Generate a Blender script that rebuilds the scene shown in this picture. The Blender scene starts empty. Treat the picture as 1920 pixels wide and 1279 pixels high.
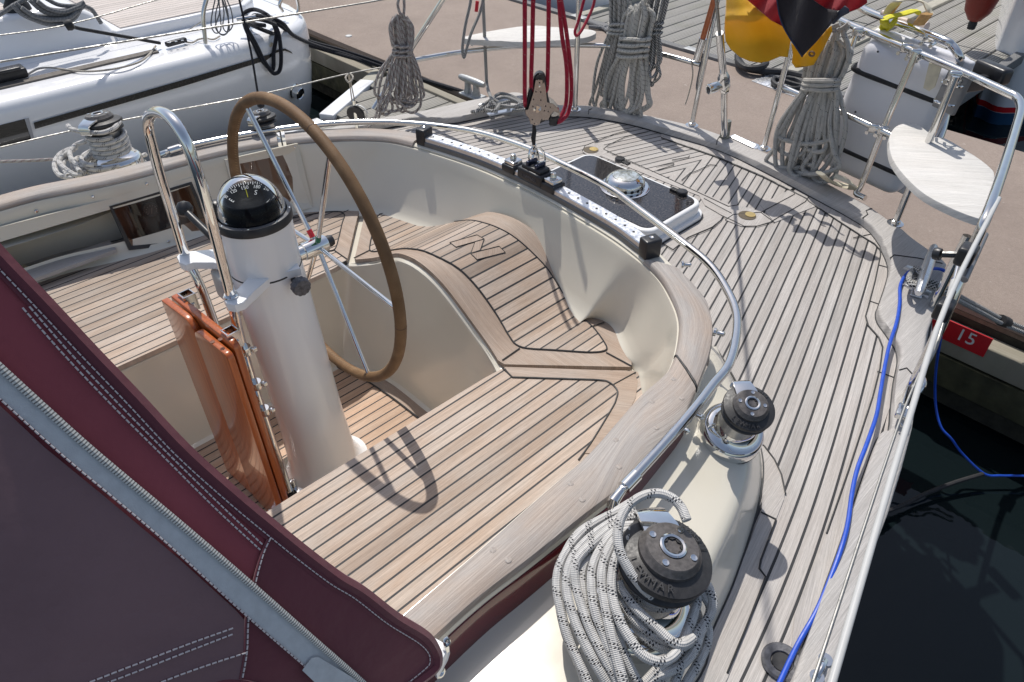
import bpy, bmesh, math, random
from mathutils import Vector, Matrix
from mathutils.geometry import delaunay_2d_cdt
random.seed(7)
PI = math.pi
sc = bpy.context.scene
COL = sc.collection

# ------------------------------------------------------------------ camera
H = 1.42; CX, CY, FP = 960.0, 639.5, 1347.0; YC = 1.549
pitch, yaw, roll = .6961, .8043, .0043
cp, sp = math.cos(pitch), math.sin(pitch)
FW = Vector((cp*math.cos(yaw), cp*math.sin(yaw), -sp))
RT0 = Vector((math.sin(yaw), -math.cos(yaw), 0)); UP0 = RT0.cross(FW)
RT = RT0*math.cos(roll) + UP0*math.sin(roll)
UP = UP0*math.cos(roll) - RT0*math.sin(roll)
EYE = Vector((0, 0, H))
cam = bpy.data.objects.new('camera', bpy.data.cameras.new('camera')); COL.objects.link(cam)
M = Matrix.Identity(4)
for i in range(3):
    M[i][0] = RT[i]; M[i][1] = UP[i]; M[i][2] = -FW[i]; M[i][3] = EYE[i]
cam.matrix_world = M
cam.data.sensor_fit = 'HORIZONTAL'; cam.data.sensor_width = 36; cam.data.lens = 36*FP/1920
cam.data.clip_start = .02; cam.data.clip_end = 2000
sc.camera = cam

# measuring: a photo point at a known height / on a known vertical plane gives its real place
def ray(x, y):
    return RT*(x-CX) - UP*(y-CY) + FW*FP
def at(x, y, z=0.0):
    d = ray(x, y); t = (z-H)/d.z
    return Vector((d.x*t, d.y*t, z))
def on(x, y, ax, v):
    d = ray(x, y); t = (v-EYE[ax])/d[ax]
    return EYE + d*t
def ata(x, y, z):
    """same, for the raised stern bulwark and everything standing on it"""
    return at(x, y, H-(H-z)*1.038)
def ats(l, z=0.0):
    return [at(p[0], p[1], p[2] if len(p) > 2 else z) for p in l]

# ------------------------------------------------------------------ mesh building
def cr(pts, n=8, closed=False):
    """Catmull-Rom through points"""
    P = [Vector(p) for p in pts]; out = []; N = len(P)
    seg = N if closed else N-1
    for i in range(seg):
        p1, p2 = P[i], P[(i+1) % N]
        p0 = P[(i-1) % N] if closed or i > 0 else p1*2-p2
        p3 = P[(i+2) % N] if closed or i+2 < N else p2*2-p1
        for k in range(n):
            t = k/n
            out.append(.5*((2*p1)+(p2-p0)*t+(2*p0-5*p1+4*p2-p3)*t*t+(3*p1-p0-3*p2+p3)*t**3))
    if not closed: out.append(P[-1].copy())
    return out
def resample(pts, n, closed=False):
    P = [Vector(p) for p in pts]
    if closed: P = P+[P[0]]
    L = [0]
    for a, b in zip(P, P[1:]): L.append(L[-1]+(b-a).length)
    out = []; j = 0
    for i in range(n):
        s = L[-1]*i/(n if closed else n-1)
        while j < len(P)-2 and L[j+1] < s: j += 1
        t = (s-L[j])/max(1e-9, L[j+1]-L[j])
        out.append(P[j].lerp(P[j+1], min(1, max(0, t))))
    return out
def inpoly(x, y, poly):
    r = False; j = len(poly)-1
    for i in range(len(poly)):
        xi, yi = poly[i][0], poly[i][1]; xj, yj = poly[j][0], poly[j][1]
        if (yi > y) != (yj > y) and x < (xj-xi)*(y-yi)/(yj-yi)+xi: r = not r
        j = i
    return r

class MB:
    def __init__(s): s.v = []; s.f = []; s.uv = []; s.m = []
    def vert(s, p, uv=(0, 0)):
        s.v.append((p[0], p[1], p[2])); s.uv.append((uv[0], uv[1])); return len(s.v)-1
    def face(s, *ix): s.f.append(ix)
    def grid(s, rows, uvs=None, closed_u=False, closed_v=False):
        """rows: list of equal-length point lists"""
        ids = []
        L = 0
        for i, r in enumerate(rows):
            if i: L += (Vector(rows[i][0])-Vector(rows[i-1][0])).length
            w = 0; row = []
            for j, p in enumerate(r):
                if j: w += (Vector(r[j])-Vector(r[j-1])).length
                row.append(s.vert(p, uvs[i][j] if uvs else (L, w)))
            ids.append(row)
        n, m = len(ids), len(ids[0])
        for i in range(n if closed_u else n-1):
            for j in range(m if closed_v else m-1):
                s.face(ids[i][j], ids[(i+1) % n][j], ids[(i+1) % n][(j+1) % m], ids[i][(j+1) % m])
        return ids
    def box(s, c, size, rot=None, bev=0.0, uvscale=1):
        bm = bmesh.new(); bmesh.ops.create_cube(bm, size=1)
        for v in bm.verts: v.co = Vector((v.co.x*size[0], v.co.y*size[1], v.co.z*size[2]))
        if bev: bmesh.ops.bevel(bm, geom=bm.edges[:], offset=bev, segments=3, affect='EDGES', profile=.5)
        s.addbm(bm, Matrix.Translation(Vector(c)) @ (rot.to_4x4() if rot else Matrix.Identity(4)))
    def addbm(s, bm, mat=None):
        bm.verts.index_update(); o = len(s.v)
        for v in bm.verts:
            p = mat @ v.co if mat else v.co
            s.v.append(tuple(p)); s.uv.append((v.co.x, v.co.y))
        for f in bm.faces: s.f.append(tuple(o+v.index for v in f.verts))
        bm.free()
    def tube(s, pts, r, seg=8, closed=False, cap=True, sx=1.0, flat=None):
        P = [Vector(p) for p in pts]; n = len(P)
        T = []
        for i in range(n):
            a = P[(i-1) % n] if closed or i else P[i]; b = P[(i+1) % n] if closed or i < n-1 else P[i]
            t = b-a; T.append(t.normalized() if t.length > 1e-9 else Vector((0, 0, 1)))
        u = T[0].orthogonal().normalized()
        if flat: 
            q = Vector(flat)-T[0]*T[0].dot(Vector(flat)); u = q.normalized()
        rows = []; L = 0; uvs = []
        Us = []
        for i in range(n):
            if i:
                ax = T[i-1].cross(T[i])
                if ax.length > 1e-8: u = Matrix.Rotation(T[i-1].angle(T[i]), 3, ax.normalized()) @ u
                L += (P[i]-P[i-1]).length
            if flat:
                q = Vector(flat)-T[i]*T[i].dot(Vector(flat))
                if q.length > 1e-6: u = q.normalized()
            Us.append(u.copy())
        if closed and not flat:
            # unwind the twist
            ax = T[-1].cross(T[0]); ue = Us[-1]
            if ax.length > 1e-8: ue = Matrix.Rotation(T[-1].angle(T[0]), 3, ax.normalized()) @ ue
            ang = math.atan2(ue.cross(Us[0]).dot(T[0]), ue.dot(Us[0]))
            for i in range(n): Us[i] = Matrix.Rotation(ang*i/n, 3, T[i]) @ Us[i]
        L = 0
        cnt = n+1 if closed else n
        for i in range(cnt):
            k = i % n
            if i: L += (P[k]-P[(i-1) % n]).length
            rr = r(i/(cnt-1)) if callable(r) else (r[k] if isinstance(r, (list, tuple)) else r)
            w = T[k].cross(Us[k])
            rows.append([P[k]+(Us[k]*math.cos(2*PI*j/seg)*sx+w*math.sin(2*PI*j/seg))*rr for j in range(seg+1)])
            uvs.append([(L, j/seg) for j in range(seg+1)])
        ids = s.grid(rows, uvs)
        if cap and not closed:
            s.face(*reversed(ids[0][:-1])); s.face(*ids[-1][:-1])
    def lathe(s, prof, c=(0, 0, 0), axis=(0, 0, 1), seg=32, capb=True, capt=True):
        a = Vector(axis).normalized(); u = a.orthogonal().normalized(); w = a.cross(u); c = Vector(c)
        if abs(a.z) > .999: u = Vector((1, 0, 0)); w = Vector((0, 1, 0)) if a.z > 0 else Vector((0, -1, 0))
        rows = [[c+a*z+(u*math.cos(2*PI*j/seg)+w*math.sin(2*PI*j/seg))*max(r, 1e-5) for j in range(seg+1)] for r, z in prof]
        uvs = [[(j/seg, z) for j in range(seg+1)] for r, z in prof]
        ids = s.grid(rows, uvs)
        if capb: s.face(*ids[0][:-1][::-1])
        if capt: s.face(*ids[-1][:-1])
    def prism(s, poly, z0, z1, bev=0.0, seg=2, uvang=0.0, bot=False):
        """poly: xy outline, vertical sides, bevelled top edge"""
        bm = bmesh.new(); vs = [bm.verts.new((p[0], p[1], p[2] if len(p) > 2 else z1)) for p in poly]
        f = bm.faces.new(vs); f.normal_update()
        if f.normal.z < 0: f.normal_flip()
        r = bmesh.ops.extrude_face_region(bm, geom=[f])
        ev = [g for g in r['geom'] if isinstance(g, bmesh.types.BMVert)]
        top = set(ev)
        for v in bm.verts:
            if v not in top: v.co.z = z0
        if bev:
            ed = [e for e in bm.edges if e.verts[0] in top and e.verts[1] in top]
            bmesh.ops.bevel(bm, geom=ed, offset=bev, segments=seg, affect='EDGES', profile=.5, clamp_overlap=True)
        bmesh.ops.recalc_face_normals(bm, faces=bm.faces[:])
        if bot is False:
            dl = [f for f in bm.faces if f.normal.z < -.9 and abs(f.calc_center_median().z-z0) < 1e-4]
            if dl: bmesh.ops.delete(bm, geom=dl, context='FACES_ONLY')
        ca, sa = math.cos(uvang), math.sin(uvang)
        o = len(s.v); bm.verts.index_update()
        for v in bm.verts:
            s.v.append(tuple(v.co)); s.uv.append((v.co.x*ca+v.co.y*sa, -v.co.x*sa+v.co.y*ca+v.co.z))
        for f in bm.faces: s.f.append(tuple(o+v.index for v in f.verts))
        bm.free()
    def sheet(s, poly, zf=lambda x, y: 0.0, uvf=lambda x, y: (x, y), step=.06, th=.012, holes=()):
        loops = [poly]+list(holes); vs = []; es = []; loopd = []
        for lp in loops:
            d = []
            for i in range(len(lp)):
                a = Vector((lp[i][0], lp[i][1])); b = Vector((lp[(i+1) % len(lp)][0], lp[(i+1) % len(lp)][1]))
                k = max(1, int((b-a).length/step))
                for q in range(k): d.append(a.lerp(b, q/k))
            st = len(vs); vs += d; loopd.append(d)
            es += [(st+i, st+(i+1) % len(d)) for i in range(len(d))]
        xs = [p[0] for p in poly]; ys = [p[1] for p in poly]
        x = min(xs)
        nb = len(vs)
        while x < max(xs):
            y = min(ys)
            while y < max(ys):
                if inpoly(x, y, poly) and not any(inpoly(x, y, h) for h in holes):
                    q = Vector((x, y))
                    if min((q-b).length_squared for b in vs[:nb]) > (step*.4)**2: vs.append(q)
                y += step
            x += step
        V, E, F, _, _, _ = delaunay_2d_cdt(vs, es, [], 0, 1e-6)
        ids = [s.vert((p[0], p[1], zf(p[0], p[1])), uvf(p[0], p[1])) for p in V]
        for f in F:
            cx = sum(V[i][0] for i in f)/len(f); cy = sum(V[i][1] for i in f)/len(f)
            if inpoly(cx, cy, poly) and not any(inpoly(cx, cy, h) for h in holes):
                a, b, c = [V[i] for i in f[:3]]
                if (b-a).cross(c-a) < 0: f = f[::-1]
                s.face(*[ids[i] for i in f])
        if th:
            for d in loopd:
                rows = [[], []]; uv = [[], []]
                for p in d+[d[0]]:
                    z = zf(p[0], p[1]); rows[0].append((p[0], p[1], z)); rows[1].append((p[0], p[1], z-th))
                    q = uvf(p[0], p[1]); uv[0].append(q); uv[1].append((q[0], q[1]+.0))
                s.grid(rows, uv)
    def build(s, name, mat, parent=None, smooth=True, ang=38):
        me = bpy.data.meshes.new(name); me.from_pydata(s.v, [], s.f); me.update()
        bm = bmesh.new(); bm.from_mesh(me)
        if any(len(f.verts) > 4 for f in bm.faces) is None: pass
        bm.to_mesh(me); bm.free()
        uvl = me.uv_layers.new(name='UVMap')
        for l in me.loops: uvl.data[l.index].uv = s.uv[l.vertex_index]
        if smooth:
            me.polygons.foreach_set('use_smooth', [True]*len(me.polygons))
            me.set_sharp_from_angle(angle=math.radians(ang))
        me.materials.append(mat)
        o = bpy.data.objects.new(name, me); COL.objects.link(o)
        if parent is not None: setpar(o, parent)
        return o
WORLD = {}
def setpar(o, p):
    o.parent = p
    q = p
    while q.parent: q = q.parent
    loc = WORLD.get(q.name)
    if loc is not None and p is q: o.matrix_parent_inverse = Matrix.Translation(-Vector(loc))
def thing(name, label, cat, loc, group=None):
    o = bpy.data.objects.new(name, None); COL.objects.link(o); o.location = loc; o.empty_display_size = .1
    WORLD[o.name] = tuple(loc); tag(o, label, cat, group); return o
def tag(o, label=None, cat=None, group=None, kind=None):
    if label: o['label'] = label
    if cat: o['category'] = cat
    if group: o['group'] = group
    if kind: o['kind'] = kind
    return o
def text_mesh(body, size, mat4, depth=0.0006):
    cu = bpy.data.curves.new('t', 'FONT'); cu.body = body; cu.size = size; cu.extrude = depth
    cu.align_x = 'CENTER'; cu.align_y = 'CENTER'; cu.resolution_u = 3
    o = bpy.data.objects.new('t', cu); COL.objects.link(o); bpy.context.view_layer.update()
    me = bpy.data.meshes.new_from_object(o.evaluated_get(bpy.context.evaluated_depsgraph_get()))
    bm = bmesh.new(); bm.from_mesh(me); bm.transform(mat4)
    bpy.data.objects.remove(o); bpy.data.curves.remove(cu); bpy.data.meshes.remove(me)
    return bm
def frame(c, xdir, up):
    """matrix with local x along xdir, local z along up"""
    z = Vector(up).normalized(); x = Vector(xdir); x = (x-z*x.dot(z)).normalized(); y = z.cross(x)
    m = Matrix.Identity(4)
    for i in range(3): m[i][0] = x[i]; m[i][1] = y[i]; m[i][2] = z[i]; m[i][3] = c[i]
    return m

# ------------------------------------------------------------------ materials
class NT:
    def __init__(s, name):
        m = bpy.data.materials.new(name); m.use_nodes = True; s.m = m; s.t = m.node_tree; s.n = s.t.nodes
        s.b = s.n['Principled BSDF']; s.out = s.n['Material Output']
    def add(s, typ, **kw):
        n = s.n.new(typ)
        for k, v in kw.items(): setattr(n, k, v)
        return n
    def set(s, inp, v):
        if hasattr(v, 'is_linked') or hasattr(v, 'links'): s.t.links.new(v, inp)
        else:
            if isinstance(v, (tuple, list)) and len(v) == 3 and inp.type == 'RGBA': v = (*v, 1)
            inp.default_value = v
    def math(s, op, a, b=0.0, c=None):
        n = s.add('ShaderNodeMath', operation=op); s.set(n.inputs[0], a); s.set(n.inputs[1], b)
        if c is not None: s.set(n.inputs[2], c)
        return n.outputs[0]
    def mix(s, f, a, b, mode='MIX'):
        n = s.add('ShaderNodeMix', data_type='RGBA', blend_type=mode); s.set(n.inputs[0], f); s.set(n.inputs[6], a); s.set(n.inputs[7], b)
        return n.outputs[2]
    def comb(s, x, y, z=0.0):
        n = s.add('ShaderNodeCombineXYZ')
        for i, v in enumerate((x, y, z)): s.set(n.inputs[i], v)
        return n.outputs[0]
    def noise(s, vec, scale=5, detail=3, rough=.55, dim='3D'):
        n = s.add('ShaderNodeTexNoise', noise_dimensions=dim); s.set(n.inputs['Vector'], vec)
        n.inputs['Scale'].default_value = scale; n.inputs['Detail'].default_value = detail; n.inputs['Roughness'].default_value = rough
        return n.outputs[0]
    def ramp(s, f, a, b, lo=0.0, hi=1.0):
        n = s.add('ShaderNodeMapRange'); s.set(n.inputs[0], f)
        n.inputs[1].default_value = a; n.inputs[2].default_value = b; n.inputs[3].default_value = lo; n.inputs[4].default_value = hi
        return n.outputs[0]
    def uv(s):
        n = s.add('ShaderNodeUVMap'); q = s.add('ShaderNodeSeparateXYZ'); s.t.links.new(n.outputs[0], q.inputs[0])
        return q.outputs[0], q.outputs[1]
    def pos(s):
        return s.add('ShaderNodeNewGeometry').outputs['Position']
    def bump(s, h, strength=.3, dist=.002):
        n = s.add('ShaderNodeBump'); s.set(n.inputs['Height'], h); n.inputs['Strength'].default_value = strength; n.inputs['Distance'].default_value = dist
        s.t.links.new(n.outputs[0], s.b.inputs['Normal'])
    def p(s, **kw):
        for k, v in kw.items(): s.set(s.b.inputs[k.replace('_', ' ')], v)
        return s.m

def flat(name, col, rough=.5, metal=0.0, coat=0.0, var=.06, scale=14, bump=0.0, bscale=300, spec=.5):
    n = NT(name); f = n.noise(n.pos(), scale, 5)
    c = n.mix(n.ramp(f, .3, .7), tuple(x*(1-var) for x in col), tuple(min(1, x*(1+var)) for x in col))
    n.p(Base_Color=c, Metallic=metal, Coat_Weight=coat, Coat_Roughness=.05)
    n.set(n.b.inputs['Specular IOR Level'], spec)
    n.set(n.b.inputs['Roughness'], n.ramp(n.noise(n.pos(), scale*2.3, 4), .3, .7, rough*.8, min(1, rough*1.25)))
    if bump: n.bump(n.noise(n.pos(), bscale, 3), bump, .0015)
    return n.m

def teak(name, A, B, C, sp_=.0355, cw=.0045, caulk=(.03, .031, .034), rough=.62, tone=.16, patch=.5, grain=1.0, bare=.0):
    """weathered teak; sp_ = plank pitch with black caulking, 0 = one board. UV in metres: u along the grain, v across."""
    n = NT(name); u, v = n.uv()
    if sp_:
        fv = n.math('DIVIDE', v, sp_); idx = n.math('FLOOR', fv); fr = n.math('FRACT', fv)
        mask = n.math('GREATER_THAN', n.math('ABSOLUTE', n.math('SUBTRACT', fr, .5)), .5-cw/2/sp_)
        wn = n.add('ShaderNodeTexWhiteNoise', noise_dimensions='1D'); n.set(wn.inputs['W'], n.math('ADD', idx, .37)); wv = wn.outputs['Value']
        off = n.math('MULTIPLY', wv, 9.0)
    else:
        idx = 0.0; mask = None; wv = None; off = 0.0
    us = n.math('ADD', u, off)
    g1 = n.noise(n.comb(n.math('MULTIPLY', us, 7*grain), n.math('MULTIPLY', v, 460*grain), off), 1, 4, .65)
    g2 = n.noise(n.comb(n.math('MULTIPLY', us, 2.5), n.math('MULTIPLY', v, 55), off), 1, 3, .5)
    g3 = n.noise(n.comb(n.math('MULTIPLY', us, 55), n.math('MULTIPLY', v, 900), 2.0), 1, 2, .5)
    co = n.noise(n.comb(n.math('MULTIPLY', us, 4), n.math('MULTIPLY', v, 9), 3.1), 1, 4, .6)
    c = n.mix(n.ramp(g2, .2, .8), A, B)
    c = n.mix(n.ramp(co, .42, .72, 0, patch), c, C)
    dk = n.math('MULTIPLY', n.ramp(g1, .25, .75, .66, 1.22), n.ramp(g3, .3, .7, .90, 1.08))
    sp2 = n.noise(n.pos(), 2600, 1, .5)
    dk = n.math('MULTIPLY', dk, n.ramp(sp2, .35, .65, .93, 1.07))
    if wv is not None: dk = n.math('MULTIPLY', dk, n.ramp(wv, 0, 1, 1-tone, 1+tone*.8))
    gr = n.comb(dk, dk, dk)
    c = n.mix(1.0, c, gr, 'MULTIPLY')
    h = g1
    if mask is not None:
        c = n.mix(mask, c, caulk); h = n.math('SUBTRACT', g1, n.math('MULTIPLY', mask, .8))
    n.p(Base_Color=c, Roughness=rough); n.set(n.b.inputs['Specular IOR Level'], .35)
    n.bump(h, .55, .0012)
    return n.m

def rope(name, base, fleck, period=.033, dash=.0075, wid=.13, heli=1.0, fill=.6, braid=.006, col2=None, amt=1.0):
    n = NT(name); u, v = n.uv()
    s1 = n.math('FRACT', n.math('ADD', n.math('DIVIDE', u, period), n.math('MULTIPLY', v, heli)))
    m1 = n.math('LESS_THAN', n.math('ABSOLUTE', n.math('SUBTRACT', s1, .5)), wid)
    d = n.math('FRACT', n.math('ADD', n.math('DIVIDE', u, dash), n.math('MULTIPLY', v, 3.0)))
    m2 = n.math('LESS_THAN', d, fill)
    d3 = n.math('FRACT', n.math('ADD', n.math('DIVIDE', u, dash), n.math('MULTIPLY', v, -5.0)))
    m3 = n.math('LESS_THAN', d3, fill)
    mask = n.math('MULTIPLY', n.math('MULTIPLY', m1, n.math('MULTIPLY', m2, m3)), amt)
    a = n.math('MULTIPLY', n.math('ADD', n.math('DIVIDE', u, braid), n.math('MULTIPLY', v, 5.0)), 2*PI)
    b = n.math('MULTIPLY', n.math('SUBTRACT', n.math('DIVIDE', u, braid), n.math('MULTIPLY', v, 5.0)), 2*PI)
    br = n.math('MULTIPLY', n.math('SINE', a), n.math('SINE', b))
    f = n.noise(n.pos(), 60, 4)
    c0 = n.mix(n.ramp(f, .35, .7), base, tuple(x*.78 for x in base))
    c0 = n.mix(n.ramp(br, -1, 0, .22, 0), c0, tuple(x*.5 for x in base))
    if col2: 
        m4 = n.math('LESS_THAN', n.math('FRACT', n.math('SUBTRACT', n.math('DIVIDE', u, period*1.3), n.math('MULTIPLY', v, 2.0))), .35)
        c0 = n.mix(m4, c0, col2)
    n.p(Base_Color=n.mix(mask, c0, fleck), Roughness=.8)
    n.set(n.b.inputs['Sheen Weight'], .2); n.set(n.b.inputs['Specular IOR Level'], .25)
    n.bump(br, .7, .0012)
    return n.m

def metal(name, col=(.72, .72, .70), rough=.12, var=.5):
    n = NT(name); f = n.noise(n.pos(), 35, 5)
    n.p(Base_Color=n.mix(n.ramp(f, .35, .75, 0, .3), col, tuple(x*.72 for x in col)), Metallic=1.0)
    n.set(n.b.inputs['Roughness'], n.ramp(n.noise(n.pos(), 90, 4), .3, .75, rough*(1-var*.6), rough*(1+var)))
    return n.m

M_ = {}
M_['deck'] = teak('teak_deck_grey', (.395, .365, .34), (.50, .475, .45), (.42, .37, .335), .0355, .0060, tone=.13, patch=.5)
M_['deckboard'] = teak('teak_margin_grey', (.41, .38, .355), (.52, .495, .47), (.43, .385, .35), 0)
M_['rail'] = teak('teak_rail_silver', (.40, .38, .36), (.52, .50, .48), (.43, .395, .365), 0, patch=.4)
M_['seat'] = teak('teak_seat_brown', (.345, .25, .185), (.465, .365, .29), (.45, .40, .355), .0362, .0052, tone=.24, patch=.7)
M_['seatboard'] = teak('teak_seat_margin', (.33, .24, .18), (.43, .335, .265), (.42, .365, .32), 0, patch=.65)
M_['floor'] = teak('teak_floor', (.47, .30, .20), (.60, .43, .31), (.5, .4, .33), .0362, .0050, tone=.16)
M_['cap'] = teak('teak_cap', (.31, .28, .26), (.45, .415, .385), (.44, .33, .25), 0, patch=.65, grain=.8)
M_['pushseat'] = teak('teak_bleached', (.60, .58, .54), (.74, .72, .69), (.62, .58, .53), 0, patch=.3)
M_['caulk'] = flat('caulking_black', (.028, .029, .031), .6)
M_['cream'] = flat('cream_gelcoat', (.665, .625, .53), .20, coat=.35, var=.02, scale=5)
M_['white'] = flat('white_paint', (.83, .835, .84), .20, coat=.3, var=.008, scale=3)
M_['nbwhite'] = flat('white_hull', (.86, .86, .87), .16, coat=.6, var=.015, scale=3)
M_['steel'] = metal('stainless_steel', (.73, .725, .71), .10)
M_['chrome'] = metal('polished_chrome', (.80, .80, .79), .045)
M_['alu'] = metal('anodised_aluminium', (.74, .75, .77), .34)
M_['galv'] = flat('galvanised_cast', (.42, .43, .43), .5, metal=.55, var=.2, scale=60)
M_['black'] = flat('black_plastic', (.022, .022, .025), .35, var=.25, scale=40, bump=.05)
M_['rubber'] = flat('black_rubber', (.018, .018, .02), .62, var=.3, scale=30)
M_['greyplast'] = flat('worn_grey_plastic', (.10, .10, .11), .55, var=.5, scale=90, bump=.3)
M_['winchtop'] = flat('winch_black', (.030, .029, .030), .46, var=.3, scale=60, bump=.12, bscale=500)
M_['winchcap'] = flat('winch_cap_grey', (.115, .105, .10), .45, metal=.3, var=.3, scale=120, bump=.1)
M_['burg'] = flat('burgundy_paint', (.13, .012, .016), .12, coat=.7, var=.1, scale=8)
M_['mahog'] = None
M_['red'] = flat('red_plastic', (.60, .015, .03), .4)
M_['green'] = flat('green_tape', (.02, .16, .08), .45)
M_['signred'] = flat('sign_red', (.60, .012, .02), .45, var=.12, scale=9)
M_['signwhite'] = flat('sign_white', (.78, .78, .76), .5)
M_['raft'] = flat('raft_white', (.74, .735, .76), .38, coat=.15, var=.025, scale=5, bump=.06, bscale=60)
M_['strapblack'] = flat('strap_black', (.02, .02, .022), .7)
M_['webyellow'] = flat('webbing_yellow', (.62, .58, .02), .7, var=.12, scale=50)
M_['webcream'] = flat('webbing_cream', (.66, .60, .46), .75, var=.12, scale=40)
M_['webgrey'] = flat('webbing_blue_grey', (.56, .58, .59), .75, var=.08, scale=70, bump=.3, bscale=700)
M_['teeth'] = flat('zip_teeth_white', (.72, .71, .66), .5)
M_['thread'] = flat('white_thread', (.66, .62, .62), .8)
M_['cardwhite'] = flat('card_white', (.85, .84, .80), .6, spec=.1)
M_['wire'] = metal('wire_rope', (.36, .355, .34), .5)
M_['pvc'] = flat('pvc_white_sleeve', (.50, .50, .49), .35)
M_['blue'] = flat('blue_cable', (.012, .075, .50), .38, var=.12, scale=40)
M_['tinted'] = None
M_['greyblue'] = flat('blue_grey_antifoul', (.05, .07, .10), .5)
M_['dockgrey'] = flat('grey_strip', (.17, .17, .17), .7, var=.2, scale=40)

def m_mahog():
    n = NT('varnished_mahogany'); v = n.pos()
    q = n.add('ShaderNodeSeparateXYZ'); n.t.links.new(v, q.inputs[0])
    g = n.noise(n.comb(n.math('MULTIPLY', q.outputs[0], 160), n.math('MULTIPLY', q.outputs[1], 160), n.math('MULTIPLY', q.outputs[2], 6)), 1, 4, .6)
    c = n.mix(n.ramp(g, .3, .72), (.50, .125, .022), (.30, .060, .012))
    n.p(Base_Color=c, Roughness=.28, Coat_Weight=.6, Coat_Roughness=.03); return n.m
M_['mahog'] = m_mahog()
def m_leather():
    n = NT('tan_leather'); f = n.noise(n.pos(), 22, 5); g = n.noise(n.pos(), 420, 3)
    c = n.mix(n.ramp(f, .3, .7), (.145, .080, .036), (.215, .125, .060))
    c = n.mix(n.ramp(n.noise(n.pos(), 9, 5), .58, .72, 0, .6), c, (.30, .19, .10))
    n.p(Base_Color=c, Roughness=.62); n.bump(g, .5, .002); n.set(n.b.inputs['Specular IOR Level'], .35); return n.m
M_['leather'] = m_leather()
def m_canvas(name, A, B, rough=.7, thin=0.0):
    n = NT(name); u, v = n.uv()
    f = n.noise(n.pos(), 7, 5)
    w = n.math('MULTIPLY', n.math('SINE', n.math('MULTIPLY', u, 5200)), n.math('SINE', n.math('MULTIPLY', v, 5200)))
    c = n.mix(n.ramp(f, .3, .7), A, B)
    n.p(Base_Color=c, Roughness=rough); n.set(n.b.inputs['Sheen Weight'], .35); n.set(n.b.inputs['Specular IOR Level'], .3)
    n.bump(n.math('ADD', n.math('MULTIPLY', w, .2), n.noise(n.pos(), 700, 2)), .25, .0008)
    bp = n.add('ShaderNodeBump'); n.set(bp.inputs['Height'], n.noise(n.pos(), 16, 3)); bp.inputs['Strength'].default_value = .35; bp.inputs['Distance'].default_value = .012
    n.t.links.new(bp.outputs[0], [q for q in n.n if q.type == 'BUMP'][0].inputs['Normal'])
    if thin:
        tr = n.add('ShaderNodeBsdfTranslucent'); n.set(tr.inputs[0], c); mx = n.add('ShaderNodeMixShader'); mx.inputs[0].default_value = thin
        n.t.links.new(n.b.outputs[0], mx.inputs[1]); n.t.links.new(tr.outputs[0], mx.inputs[2]); n.t.links.new(mx.outputs[0], n.out.inputs[0])
    return n.m
M_['canvas'] = m_canvas('burgundy_canvas', (.27, .056, .072), (.32, .068, .086))
M_['canvas_dark'] = m_canvas('burgundy_binding', (.135, .032, .045), (.165, .040, .055))
M_['vinyl'] = m_canvas('plum_vinyl_flap', (.185, .105, .115), (.21, .12, .13), .42)
M_['flagy'] = m_canvas('flag_gold', (.78, .47, .014), (.86, .53, .022), thin=.4)
M_['flagr'] = m_canvas('flag_red', (.46, .028, .04), (.52, .034, .05), thin=.35)
M_['flagb'] = m_canvas('flag_black', (.026, .022, .028), (.036, .03, .036), thin=.25)
def m_water():
    n = NT('harbour_water'); p = n.pos()
    a = n.noise(p, 2.2, 3, .5); b = n.noise(p, 11, 2, .5)
    n.p(Base_Color=(.006, .0105, .012), Roughness=.03, IOR=1.33)
    n.bump(n.math('ADD', a, n.math('MULTIPLY', b, .12)), .10, .06); return n.m
M_['water'] = m_water()
def m_dock():
    n = NT('dock_coating'); p = n.pos()
    f = n.noise(p, 900, 2, .7); g = n.noise(p, 3.5, 5, .6); s = n.noise(p, 160, 3, .6)
    c = n.mix(n.ramp(g, .3, .7), (.275, .212, .172), (.335, .262, .213))
    c = n.mix(n.ramp(f, .35, .65), n.mix(.30, c, (.10, .08, .07)), n.mix(.22, c, (.75, .66, .6)))
    c = n.mix(n.ramp(n.noise(p, 70, 4, .8), .38, .62, .30, 0), c, (.16, .12, .10))
    c = n.mix(n.ramp(n.noise(p, 1.3, 6, .7), .50, .66, 0, .35), c, (.20, .155, .13))
    c = n.mix(n.ramp(n.noise(p, 17, 4, .7), .68, .75, 0, .45), c, (.62, .56, .5))
    n.p(Base_Color=c, Roughness=.85); n.bump(n.math('ADD', f, s), .6, .003); return n.m
M_['dock'] = m_dock()
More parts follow.
